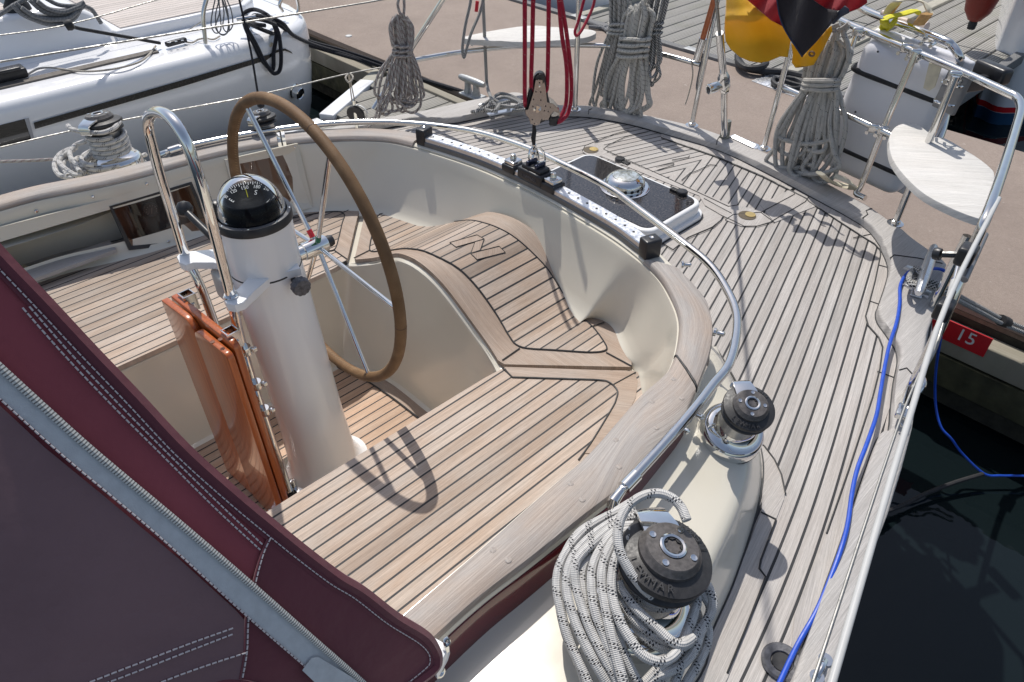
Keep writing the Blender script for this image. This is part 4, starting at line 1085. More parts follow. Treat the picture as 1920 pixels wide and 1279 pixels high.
for k in range(6):
    t = th0+k*PI/3; d = Vector((0, math.cos(t), math.sin(t))); a = HB+d*.018+Vector((-.006, 0, 0)); b = rim(t, WR-.010)
    sp2 = tubes('spoke', [a, b], .0068, 'chrome', 1, 12, wheel, sm=False)
    if k in (3, 4):
        pass
tp = on(500, 290, 0, WX)
def spoke_at(px, py):
    q = on(px, py, 0, WX); t = math.atan2(q.z-WZ, q.y-YC); k = round((t-th0)/(PI/3)); return th0+k*PI/3
for (px, py, m) in ((520, 330, 'red'), (606, 360, 'green')):
    t = spoke_at(px, py); d = Vector((0, math.cos(t), math.sin(t))); a = HB+d*.026+Vector((-.0065, 0, 0)); b = HB+d*.048+Vector((-.008, 0, 0)); tubes('spoke_tape', [a, b], .0076, m, 1, 12, wheel, sm=False)
# ---- winches
def winch(base, s, armdir, axis=(0, 0, 1), text=True, yaw=0.0):
    g = lambda l: [(r*s, z*s) for r, z in l]
    B = Vector((0, 0, 0)); MX = Matrix.Translation(Vector(base)) @ Vector((0, 0, 1)).rotation_difference(Vector(axis).normalized()).to_matrix().to_4x4()
    def wpart(name, mb, mat, parent=None, smooth=True):
        mb.v = [tuple(MX @ Vector(v)) for v in mb.v]; return part(name, mb, mat, parent, None, smooth)
    mb = MB(); mb.lathe(g([(.072, 0), (.0735, .002), (.0725, .022), (.070, .029), (.066, .033)]), B, seg=44); w = wpart('winch', mb, 'chrome')
    mb = MB(); mb.lathe(g([(.0738, -.004), (.0738, .0025)]), B, seg=40); wpart('base_seal', mb, 'rubber', w)
    mb = MB(); mb.lathe(g([(.0655, .0325), (.060, .0345), (.053, .039), (.045, .047), (.0405, .058)]), B, seg=44, capt=False); wpart('drum_flare', mb, 'chrome', w)
    mb = MB(); seg = 72; rows = []
    for r, z in g([(.0400, .057), (.0385, .066), (.0385, .108), (.041, .113)]): rows.append([B+Vector((math.cos(2*PI*j/seg)*r*(1+.008*(j % 2)), math.sin(2*PI*j/seg)*r*(1+.008*(j % 2)), z)) for j in range(seg+1)])
    mb.grid(rows); wpart('drum', mb, flat('knurled_drum%d' % int(base[0]*1000), (.50, .49, .48), .35, .9, var=.15, scale=200, bump=.3), w)
    mb = MB(); mb.lathe(g([(.040, .110), (.050, .112), (.0545, .115), (.0545, .119), (.048, .124), (.043, .126)]), B, seg=48); wpart('lower_jaw', mb, 'winchtop', w)
    mb = MB(); mb.lathe(g([(.043, .125), (.050, .128), (.0560, .1315), (.0570, .136), (.0555, .1400), (.050, .1420), (.037, .1460), (.036, .145)]), B, seg=48); wpart('upper_jaw', mb, 'winchtop', w)
    mb = MB(); mb.lathe(g([(.0385, .146), (.0385, .1515), (.0360, .154), (.0335, .1585), (.032, .160), (.017, .1605), (.017, .159)]), B, seg=40); wpart('winch_cap', mb, 'winchcap', w)
    mb = MB(); mb.lathe(g([(.0165, .158), (.0165, .162), (.0145, .1632), (.0118, .1625), (.0115, .150)]), B, seg=32, capb=False, capt=False); wpart('socket_ring', mb, 'chrome', w)
    mb = MB(); n = 16; c = mb.vert(B+Vector((0, 0, .1535*s))); st = [mb.vert(B+Vector((math.cos(2*PI*j/n)*(.0112 if j % 2 else .0085)*s, math.sin(2*PI*j/n)*(.0112 if j % 2 else .0085)*s, .1610*s))) for j in range(n)]; dn = [mb.vert(B+Vector((math.cos(2*PI*j/n)*(.0112 if j % 2 else .0085)*s, math.sin(2*PI*j/n)*(.0112 if j % 2 else .0085)*s, .1535*s))) for j in range(n)]
    ri = [mb.vert(B+Vector((math.cos(2*PI*j/n)*.0116*s, math.sin(2*PI*j/n)*.0116*s, .1612*s))) for j in range(n)]
    for j in range(n):
        mb.face(c, dn[j], dn[(j+1) % n]); mb.face(st[j], dn[j], dn[(j+1) % n], st[(j+1) % n]); mb.face(ri[j], ri[(j+1) % n], st[(j+1) % n], st[j])
    wpart('handle_socket', mb, 'rubber', w, smooth=False)
    for k in range(4):
        a = yaw+PI/4+PI/2*k; mb = MB(); mb.lathe(g([(.0042, 0), (.0042, .0012), (.002, .0008)]), B+Vector((math.cos(a)*.0265*s, math.sin(a)*.0265*s, .1604*s)), seg=12); wpart('cap_screw', mb, 'chrome', w)
    a = armdir; d = Vector((math.cos(a), math.sin(a), 0)); q = Vector((-d.y, d.x, 0)); rows = []
    for r, z, hw in ((.020, .1550, .024), (.034, .1545, .0235), (.052, .1500, .0205), (.062, .1465, .0185), (.0655, .142, .018), (.0665, .130, .0175), (.0665, .120, .017)):
        rows.append([B+d*r*s+q*hw*s*t+Vector((0, 0, (z-.0012*t*t)*s)) for t in (-1, -.9, 0, .9, 1)])
    rows2 = [[p-Vector((0, 0, .004*s)) if i < 4 else p-d*.005*s for p in r] for i, r in enumerate(rows)]
    mb = MB(); mb.grid([r0+r1[::-1]+[r0[0]] for r0, r1 in zip(rows, rows2)]); wpart('self_tailer_arm', mb, 'chrome', w)
    if text:
        for st0 in (yaw, yaw+PI):
            mb = MB()
            for i, ch in enumerate('LEWMAR'):
                t = st0+.235*i; d = Vector((math.cos(t), math.sin(t), 0)); up = (d*.22+Vector((0, 0, 1))).normalized(); mb.addbm(text_mesh(ch, .0135*s, frame(B+d*.0478*s+Vector((0, 0, .1456*s)), Vector((-d.y, d.x, 0)), up), .0007))
            wpart('lettering', mb, flat('emboss_black%d' % int(base[0]*1000), (.050, .049, .050), .4), w)
    return w
def place_winch(bpx, tpx, zt, s):
    t = at(tpx[0], tpx[1], zt); z = zt
    for k in range(400):
        z -= .001; q = at(bpx[0], bpx[1], z)
        if (t-q).length >= .160*s: break
    return q, t, (t-q).normalized()
W1B, W1T, W1A = place_winch((1186, 1146), (1262, 1024), .375, 1.44)
W2B, W2T, W2A = place_winch((1368, 815), (1411, 756), .338, 1.0)
winch(W1B, 1.44, math.radians(60), W1A, yaw=math.radians(152))
winch(W2B, 1.0, math.radians(55), W2A, yaw=math.radians(170))
W3B = at(176, 290, .19); W3B = at(176, 214, .39)-Vector((-.01, .03, .2)); winch(W3B, 1.26, math.radians(-150), (0, .12, 1), text=False)
W4B = at(487, 207, .345)-Vector((0, .02, .15)); winch(W4B, .93, math.radians(-160), (0, .12, 1), text=False)
mb = MB(); mb.prism([(W4B.x+.075*math.cos(2*PI*k/24), W4B.y+.075*math.sin(2*PI*k/24)) for k in range(24)], -.0, .196, .004); part('winch_plinth', mb, 'white')
mb = MB(); mb.prism([(W3B.x+.10*math.cos(2*PI*k/24), W3B.y+.10*math.sin(2*PI*k/24)) for k in range(24)], -.0, .188, .004); part('winch_plinth', mb, 'cream')
# ---- pushpit
R_ = .0128
top_r = [ata(1560, 30, .6), ata(1600, 49, .6), ata(1701, 91, .6), ata(1795, 131, .6), ata(1885, 172, .6), ata(1908, 185, .598), ata(1914, 205, .594), ata(1905, 240, .592), ata(1885, 305, .598), ata(1862, 372, .60)]
g0 = ata(1700, 745, .08)
post_g = [ata(1846, 415, .585), ata(1832, 447, .545), ata(1815, 487, .49), ata(1775, 588, .36), ata(1700, 745, .082)]
tubes('pushpit_rail', top_r+post_g, R_, 'steel', 6, 12, label='upper pushpit rail curving down to the gate on the side deck')
tubes('pushpit_rail', [ata(1607, 10, .625), ata(1640, 27, .625), ata(1762, 73, .625), ata(1785, 86, .615), ata(1798, 106, .59), ata(1799, 122, .55), ata(1780, 190, .40), ata(1765, 250, .29), ata(1745, 290, .22)], .0145, 'steel', 6, 12, label='outer cradle hoop over the top of the life raft')
def post(b, t, zt, r=.0118, zb=.082, name='stanchion', foot=True):
    p = ata(b[0], b[1], zb); q = ata(t[0], t[1], zt); o = tubes(name, [p, q], r, 'steel', 1, 12, sm=False)
    if foot:
        mb = MB(); mb.lathe([(.030, 0), (.030, .004), (.018, .006), (.0165, .016), (.0125, .018)], p, seg=20); part('stanchion_base', mb, 'steel', o)
    return o
post((1297, 236), (1346, -6), .62); post((1432, 280), (1488, 70), .54); post((1678, 420), (1792, 143), .61, .0125); post((1078, 206), (1086, -8), .58)
tubes('stanchion', [ata(1718, 98, .61), ata(1656, 243, .345), ata(1616, 345, .13), ata(1605, 362, .09), ata(1622, 372, .09)], .0118, 'steel', 4, 12)
tubes('stanchion', [ata(1608, 60, .60), ata(1561, 187, .36)], .009, 'steel', 1, 10, sm=False)
p = ata(1814, 442, .33); tubes('stanchion', [p, Vector((p.x-.02, p.y+.0, .034))], .013, 'steel', 1, 12, sm=False)
tubes('pushpit_rail', [ata(1461, 161, .345), ata(1510, 182, .345), ata(1560, 203, .345), ata(1640, 239, .345), ata(1676, 256, .345)], .0115, 'steel', 5, 12, label='middle pushpit rail in front of the life raft')
tubes('pushpit_rail', [ata(722, 125, .33), ata(780, 112, .335), ata(870, 97, .335), ata(985, 86, .33), ata(1116, 85, .335), ata(1170, 90, .34), ata(1230, 99, .345), ata(1313, 121, .345)], .0115, 'steel', 6, 12, label='middle pushpit rail under the far teak seat')
tubes('pushpit_rail', [ata(700, 205, .08), ata(742, 138, .22), ata(775, 85, .36), ata(838, -12, .60)], .0118, 'steel', 5, 12, label='sloping end of the far pushpit')
for x, y, z in ((1716, 100, .60), (1656, 245, .345), (1608, 60, .60), (1700, 90, .60), (1742, 72, .615), (1640, 240, .345), (1790, 143, .60)):
    c = ata(x, y, z); mb = MB(); mb.box(c, (.024, .040, .034), Matrix.Rotation(.4, 3, 'Z'), .007)
    for s in (-1, 1): mb.lathe([(.007, -.022), (.007, .022)], c+Vector((.006, s*.018, -.02)), (1, 0, 0), 10)
    part('rail_clamp', mb, 'steel')
def pseat(l, z, th, ang):
    mb = MB(); P = cr([ata(x, y, z) for x, y in l], 3, True); mb.prism([(p.x, p.y) for p in P], z-th, z, .004, 2, ang, True); return part('pushpit_seat', mb, 'pushseat')
s1 = pseat([(1660, 289), (1663, 269), (1677, 254), (1707, 250), (1730, 265), (1744, 277), (1764, 279), (1818, 312), (1848, 336), (1855, 350), (1851, 383), (1840, 424), (1833, 434), (1784, 417), (1727, 387), (1690, 353), (1666, 319)], .352, .024, -.9)
for x, y in ((1710, 255), (1775, 290), (1835, 335), (1836, 373), (1826, 416)):
    mb = MB(); mb.lathe([(.0075, 0), (.0075, .001), (.0005, .003)], ata(x, y, .352), seg=12, capb=False); part('seat_screw', mb, 'steel', s1)
s2 = pseat([(868, 86), (921, 74), (990, 64), (1029, 66), (1067, 69), (1100, 71), (1114, 74), (1116, 79), (1104, 85), (1084, 89), (1043, 92.5), (982, 95.5), (921, 92.5), (880, 90)], .352, .026, 2.6)
for x, y in ((945, 73), (1045, 71), (885, 86), (1090, 76)):
    mb = MB(); mb.lathe([(.0075, 0), (.0075, .001), (.0005, .003)], ata(x, y, .352), seg=12, capb=False); part('seat_screw', mb, 'steel', s2)
# outboard bracket on the right stanchion
mb = MB(); c = ata(1775, 178, .53); mb.box(c+Vector((.03, -.005, .0)), (.02, .095, .125), Matrix.Rotation(-.45, 3, 'Z') @ Matrix.Rotation(.12, 3, 'Y'), .006); br = part('outboard_pad', mb, flat('grey_pad', (.17, .17, .175), .5, .2))
mb = MB(); mb.box(c+Vector((.20, -.06, .045)), (.05, .13, .055), Matrix.Rotation(-.45, 3, 'Z'), .012); mb.box(c+Vector((.10, -.03, .02)), (.13, .03, .05), Matrix.Rotation(-.45, 3, 'Z'), .006); part('pad_block', mb, 'black', br)
for dz in (.0, .065):
    mb = MB(); mb.tube(cr([c+Vector((.02, -.04, dz-.03)), c+Vector((-.015, -.025, dz-.025)), c+Vector((-.015, .02, dz-.025)), c+Vector((.02, .035, dz-.03))], 4), .005, 8); part('u_bolt', mb, 'chrome', br)
# lifelines
tubes('lifeline', [ata(1873, 372, .605), ata(1777, 565, .603), ata(1700, 800, .60), ata(1560, 1279, .60), ata(1480, 1560, .60)], .0054, 'pvc', 4, 10, label='white sleeved upper lifeline along the near side deck')
tubes('lifeline', [ata(1724, 700, .345), ata(1680, 810, .34), ata(1521, 1290, .34), ata(1450, 1500, .34)], .0030, 'wire', 4, 8)
tubes('lifeline', [ata(-30, 121, .60), ata(320, 64, .602), ata(650, 11, .60), ata(730, -3, .60)], .0036, 'wire', 4, 8, label='upper wire lifeline across the neighbouring hull')
tubes('lifeline', [ata(-30, 284, .34), ata(131, 246, .34), ata(269, 218, .338), ata(484, 178, .34), ata(640, 141, .337), ata(724, 125, .333)], .0029, 'wire', 4, 8, label='lower wire lifeline across the neighbouring hull')
# gate tensioner and clamps
tubes('gate_tensioner', [at(1796, 500, .36), at(1789, 530, .345)], .006, 'chrome', 1, 10, sm=False)
tubes('gate_tensioner', [at(1790, 527, .345), at(1771, 592, .31)], .0095, 'pvc', 1, 10, sm=False)
tubes('gate_tensioner', [at(1773, 588, .31), at(1755, 650, .27), at(1735, 690, .22), at(1728, 705, .20)], .0048, 'wire', 3, 8)
for x, y, z in ((1812, 478, .50), (1770, 580, .37)):
    c = at(x, y, z); mb = MB(); mb.box(c, (.05, .038, .048), Matrix.Rotation(.1, 3, 'Z'), .008); o = part('pole_clamp', mb, 'black')
    if y < 500:
        mb = MB(); mb.tube([c, c+Vector((-.01, .045, -.015))], .008, 8); mb.lathe([(.014, -.008), (.016, 0), (.014, .008)], c+Vector((-.012, .055, -.018)), (0, 1, -.3), 12); part('clamp_knob', mb, 'black', o)
tubes('boat_hook_pole', [at(1847, 440, .47), at(1808, 525, .46)], .008, flat('pole_grey', (.25, .25, .26), .4, .5), 1, 10, sm=False)
# turning block on the near rail
c = at(1706, 738, .07)
ft = Vector((.55, .13, 0)).normalized(); sd = Vector((-ft.y, ft.x, 0))
mb = MB(); mb.lathe([(.036, -.007), (.038, -.004), (.038, .004), (.036, .007)], c, sd, 28); blk = part('turning_block', mb, 'black')
mb = MB(); mb.box(c+ft*-.012+sd*.010, (.125, .004, .022), Matrix.Rotation(math.atan2(ft.y, ft.x), 3, 'Z') @ Matrix.Rotation(.12, 3, 'Y'), .001); part('block_strap', mb, 'steel', blk)
mb = MB(); mb.lathe([(.026, .0), (.026, .004), (.02, .006), (.001, .006)], c-sd*.012+ft*.01, -sd, 24); part('block_disc', mb, 'signwhite', blk)
mb = MB(); mb.box(at(1692, 772, .068), (.05, .03, .02), Matrix.Rotation(math.atan2(ft.y, ft.x), 3, 'Z'), .004); mb.tube(cr([at(1686, 790, .063), at(1694, 800, .058), at(1700, 785, .068), at(1694, 770, .078)], 4), .004, 8); part('block_shackle', mb, 'steel', blk)
mb = MB(); mb.tube(cr([at(1715, 715, .098), at(1728, 705, .118), at(1733, 720, .118), at(1724, 735, .098)], 4), .006, 8); part('block_shackle', mb, 'steel', blk)
# cleats
def cleat(p0, p1, z, mat='alu', zb=.034, perp=(0, 0), r=.011):
    a, b = at(p0[0], p0[1], z), at(p1[0], p1[1], z); d = (b-a).normalized(); m = a.lerp(b, .5)
    mb = MB(); mb.tube([a, a+d*.012, a.lerp(b, .3)+Vector((0, 0, .002)), m+Vector((0, 0, .003)), a.lerp(b, .7)+Vector((0, 0, .002)), b-d*.012, b], [r*.7, r, r*1.25, r*1.3, r*1.25, r, r*.7], 10, flat=(0, 0, 1)); o = part('cleat', mb, mat)
    for t in (.36, .64):
        q = a.lerp(b, t); mb = MB(); mb.tube([q, Vector((q.x, q.y, zb))], r*.95, 10); part('cleat_leg', mb, mat, o)
    mb = MB(); mb.box(Vector((m.x, m.y, zb+.003)), ((b-a).length*.62, .035, .008), rot_xy(d), .003); part('cleat_base', mb, mat, o); return o
c1 = cleat((1752, 462), (1722, 550), .090, 'alu', .035, r=.014)
for l in ([(1694, 501), (1702, 496), (1745, 512), (1740, 522)], [(1692, 530), (1702, 524), (1748, 547), (1740, 558)]):
    mb = MB(); mb.prism([(p.x, p.y) for p in [at(x, y, .042) for x, y in l]], .03, .042, .003); part('cleat_foot', mb, 'alu', c1)
cleat((898, 199), (984, 182), .090, 'alu', .035)
mb = MB(); mb.tube([at(1568, 1240, .075), at(1560, 1262, .075)], .0, 4) if 0 else None
for l in ([(1540, 1235), (1549, 1230), (1556, 1240), (1535, 1275), (1524, 1272)],):
    P = [at(x, y, .079) for x, y in l]; mb = MB(); mb.tube(cr([at(1546, 1238, .041), at(1540, 1252, .047), at(1531, 1268, .041)], 4), .007, 8); mb.lathe([(.014, 0), (.014, .004)], at(1547, 1238, .034), seg=14); mb.lathe([(.014, 0), (.014, .004)], at(1531, 1270, .034), seg=14); part('rail_padeye', mb, 'chrome')
# stern fairlead plate
mb = MB(); mb.prism([(p.x, p.y) for p in [ata(x, y, .086) for x, y in [(1368, 256), (1376, 252), (1424, 272), (1418, 280)]]], .02, .037, .002); part('stern_plate', mb, 'alu')
for k in range(3): tubes('stern_plate_rib', [ata(1372+k*2.5, 258-k*2.2, .0885), ata(1412+k*2.5, 277-k*2.2, .0885)], .0028, 'alu', 1, 8, sm=False)
# ---- backstay with tensioner
b0 = ata(1358, 258, .084); b1 = at(1358, 160, .335); b2 = at(1349, 62, .575); b3 = b2+(b2-b1)*8
d = (b2-b1).normalized()
bs = tubes('backstay', [b0, b1], .0145, 'steel', 1, 14, sm=False, label='backstay with stainless tensioner rising from the stern')
mb = MB(); mb.lathe([(.020, -.05), (.024, -.03), (.024, .03), (.018, .05), (.014, .07)], b1.lerp(b2, .06), d, 8); part('tensioner_body', mb, 'chrome', bs)
mb = MB(); mb.tube([b1.lerp(b2, .2), b2], .0150, 14); part('tensioner_tube', mb, 'chrome', bs)
tubes('backstay_wire', [b2, b3], .0062, 'wire', 1, 8, bs, sm=False)
hd = Vector((-.80, .30, -.12)).normalized()
mb = MB(); hb = b1+Vector((0, 0, .005)); mb.lathe([(.017, .01), (.020, .04), (.021, .078), (.018, .080), (.012, .079), (.011, .070)], hb, hd, 20); part('tensioner_socket', mb, 'chrome', bs)
mb = MB(); mb.lathe([(.0105, .074), (.001, .074)], hb, hd, 12, capb=False); part('socket_hole', mb, 'rubber', bs)
mb = MB(); mb.tube([b0+Vector((0, 0, -.01)), b0+Vector((0, 0, .08))], [.024, .018], 8); part('chainplate', mb, flat('tarnished_plate', (.20, .21, .19), .45, .7, var=.4, scale=60), bs)
for k in range(8):
    p = ata(1303+k*5.2, 205-k*23, .145+k*.055) if 0 else None
# thin loop line beside the ensign post
tubes('signal_line', [ata(1343, 6, .60), ata(1331, 60, .485), ata(1322, 110, .375), ata(1314, 150, .285), ata(1310, 170, .24), ata(1306, 160, .26), ata(1318, 100, .39)], .0035, 'rope_old', 5, 6)
tubes('lashing', [ata(1296, 112, .36), ata(1299, 140, .30), ata(1293, 170, .22), ata(1285, 196, .16)], .0030, 'rope_thin', 5, 6)
# far quarter block and lashing
c = at(667, 214, .13); mb = MB(); mb.lathe([(.040, -.007), (.042, 0), (.040, .007)], c, (.75, .5, .2), 26); b = part('turning_block', mb, 'black')
mb = MB(); mb.lathe([(.040, -.012), (.040, -.006), (.028, -.005)], c+Vector((.018, -.01, .01)), (.75, .5, .2), 26, capb=False, capt=False); part('block_disc', mb, 'signwhite', b)
mb = MB(); mb.tube([c+Vector((0, 0, .06)), c+Vector((-.01, -.01, -.07))], .008, 8, sx=.5); part('block_strap', mb, 'steel', b)
for dx in (-2, 3): tubes('block_lashing', [at(654+dx*.3, 140, .335), at(662+dx, 190, .18)], .0028, 'rope_thin', 1, 6, b, sm=False)
mb = MB(); mb.tube(cr([at(648, 146, .335), at(655, 138, .34), at(662, 145, .335), at(655, 155, .32)], 4, True), .004, 6, closed=True); part('lashing_knot', mb, 'rope_thin', b)
# ================================================================== SPRAY HOOD (top-level: it unzips and lifts off)
hA = at(810, 1215, .28); hB = at(0, 480, 1.0)
hd_ = Vector((0, hB.y-hA.y, hB.z-hA.z)).normalized(); hn = Vector((0, -hd_.z, hd_.y))
def onc(px, py, lift=0.0):
    d = ray(px, py); t = (hA-EYE).dot(hn)/d.dot(hn); p = EYE+d*t
    s = (p-hA).dot(hd_); x = p.x
    b = .012*math.sin(s*5.2+.6)+.010*math.sin(x*9+s*4)
    return p+hn*(lift+b)
hood = thing('spray_hood', 'burgundy canvas spray hood with zip and white stitching in the near left corner', 'spray hood', (.1, .6, .3))
EDGE = [(-60, 405), (0, 477), (84, 565), (168, 655), (255, 746), (345, 842), (437, 925), (497, 975), (560, 1026), (625, 1075), (671, 1103), (732, 1150), (788, 1185), (808, 1212), (813, 1232), (805, 1249), (758, 1282), (680, 1345)]
def csheet(name, poly, mat, lift, step=30):
    """canvas panel: traced outline meshed on the hood's surface"""
    mb = MB(); tmp = MB(); tmp.sheet(poly, lambda x, y: 0, lambda x, y: (x/1500, y/1500), step, 0)
    for (x, y, z), uv in zip(tmp.v, tmp.uv): mb.vert(onc(x, y, lift), uv)
    mb.f = [f[::-1] for f in tmp.f]
    return part(name, mb, mat, hood)
full = [(p.x, p.y) for p in cr([(x, y, 0) for x, y in EDGE], 4)]+[(500, 1300), (487, 1281), (460, 1270), (430, 1266), (400, 1268), (350, 1288), (250, 1330), (-150, 1450), (-300, 1200), (-300, 600)]
csheet('canvas', full, 'canvas', 0)
csheet('corner_panel', [(504, 985), (484, 1030), (468, 1085), (455, 1141), (450, 1205), (443, 1255), (438, 1266), (460, 1270), (487, 1281), (560, 1330), (680, 1345), (758, 1282), (805, 1249), (813, 1232), (808, 1212), (788, 1185), (732, 1150), (671, 1103), (625, 1075), (560, 1026)], 'canvas_dark', .003)
csheet('window_flap', [(-200, 600), (0, 760), (84, 838), (200, 932), (330, 1040), (430, 1130), (452, 1155), (448, 1210), (440, 1262), (400, 1265), (350, 1285), (-150, 1440), (-300, 1200)], 'vinyl', .005)
csheet('webbing', [(-40, 655), (0, 690), (178, 850), (336, 981), (464, 1090), (571, 1184), (640, 1245), (690, 1290), (600, 1275), (555, 1229), (450, 1138), (286, 990), (116, 849), (0, 745), (-40, 710)], 'webgrey', .008)
def m_dash(name, a, b, per, duty):
    n = NT(name); u, v = n.uv(); k = n.math('LESS_THAN', n.math('FRACT', n.math('DIVIDE', u, per)), duty)
    n.p(Base_Color=n.mix(k, b, a), Roughness=.75); n.bump(k, .6, .001); return n.m
M_['stitch'] = m_dash('stitching', (.62, .57, .57), (.10, .03, .04), .0075, .78)
M_['ziptooth'] = m_dash('zip_teeth', (.70, .69, .64), (.20, .19, .18), .0040, .6)
def cline(name, l, r, mat, lift=.004, n=6, sx=1.0):
    mb = MB(); mb.tube(cr([onc(x, y, lift) for x, y in l], n), r, 6, flat=hn, sx=sx); return part(name, mb, mat, hood)
cline('zip', [(-40, 650), (0, 688), (90, 770), (178, 848), (336, 979), (464, 1088), (571, 1182), (640, 1242), (700, 1296)], .0046, 'ziptooth', .010, sx=.6)
cline('zip_seam', [(-40, 712), (0, 747), (116, 851), (286, 992), (450, 1140), (555, 1231)], .0012, 'stitch', .010)
cline('binding', EDGE, .0095, 'canvas_dark', .0)
for off in (0,):
    cline('edge_stitch', [(x-17, y+10) for x, y in EDGE[1:13]]+[(792, 1215), (796, 1232), (788, 1244), (745, 1276)], .0009, 'stitch', .005)
csheet('edge_band', [(p[0], p[1]) for p in EDGE[:12]]+[(p[0]-26, p[1]+14) for p in EDGE[11::-1]], 'canvas_dark', .0035, 20)
cline('seam_stitch', [(44, 578), (120, 665), (210, 760), (299, 849), (400, 950), (479, 1023)], .0011, 'stitch')
cline('seam_stitch', [(57, 576), (133, 663), (223, 758), (313, 849), (410, 944), (484, 1014)], .0011, 'stitch')
cline('panel_seam', [(499, 1001), (484, 1030), (467, 1084), (454, 1141), (450, 1205), (442, 1254)], .0012, 'stitch', .0055)
cline('panel_piping', [(494, 1004), (479, 1034), (462, 1088), (449, 1144), (445, 1208), (437, 1256)], .0016, 'canvas_dark', .005)
cline('flap_stitch', [(424, 1162), (340, 1192), (230, 1236), (124, 1280), (60, 1306)], .0011, 'stitch', .0065)
cline('flap_stitch', [(423, 1173), (340, 1205), (245, 1244), (155, 1280), (90, 1306)], .0011, 'stitch', .0065)
cline('flap_stitch', [(448, 1207), (400, 1222), (330, 1247), (249, 1280), (190, 1303)], .0011, 'stitch', .0065)
cline('hem', [(520, 1310), (487, 1281), (460, 1270), (430, 1266), (400, 1268), (350, 1288), (250, 1330)], .007, 'canvas_dark', .002)
csheet('zip_tab', [(565, 1214), (578, 1212), (640, 1250), (690, 1290), (610, 1290), (575, 1262), (548, 1236)], 'dockgrey' if 0 else 'webgrey', .013)
# clamp and eye where the hood meets the coaming
mb = MB(); mb.prism([(p.x, p.y) for p in [at(x, y, .262) for x, y in [(775, 1172), (842, 1209), (838, 1222), (818, 1258), (800, 1230)]]], .232, .262, .004, 2); part('hood_bracket', mb, 'white')
mb = MB(); mb.tube(cr([at(838, 1197, .285), at(833, 1203, .283), at(836, 1211, .274), at(842, 1204, .277)], 5, True), .003, 8, closed=True); mb.lathe([(.006, -.012), (.006, .0), (.003, .008)], at(836, 1212, .268), seg=10); part('eye_bolt', mb, 'chrome')
for x, y in ((815, 1236), (824, 1260)):
    mb = MB(); mb.lathe([(.010, -.004), (.010, .003), (.006, .005), (.001, .003)], at(x, y, .215), (0, -.8, .5), 14); part('band_screw', mb, 'steel')

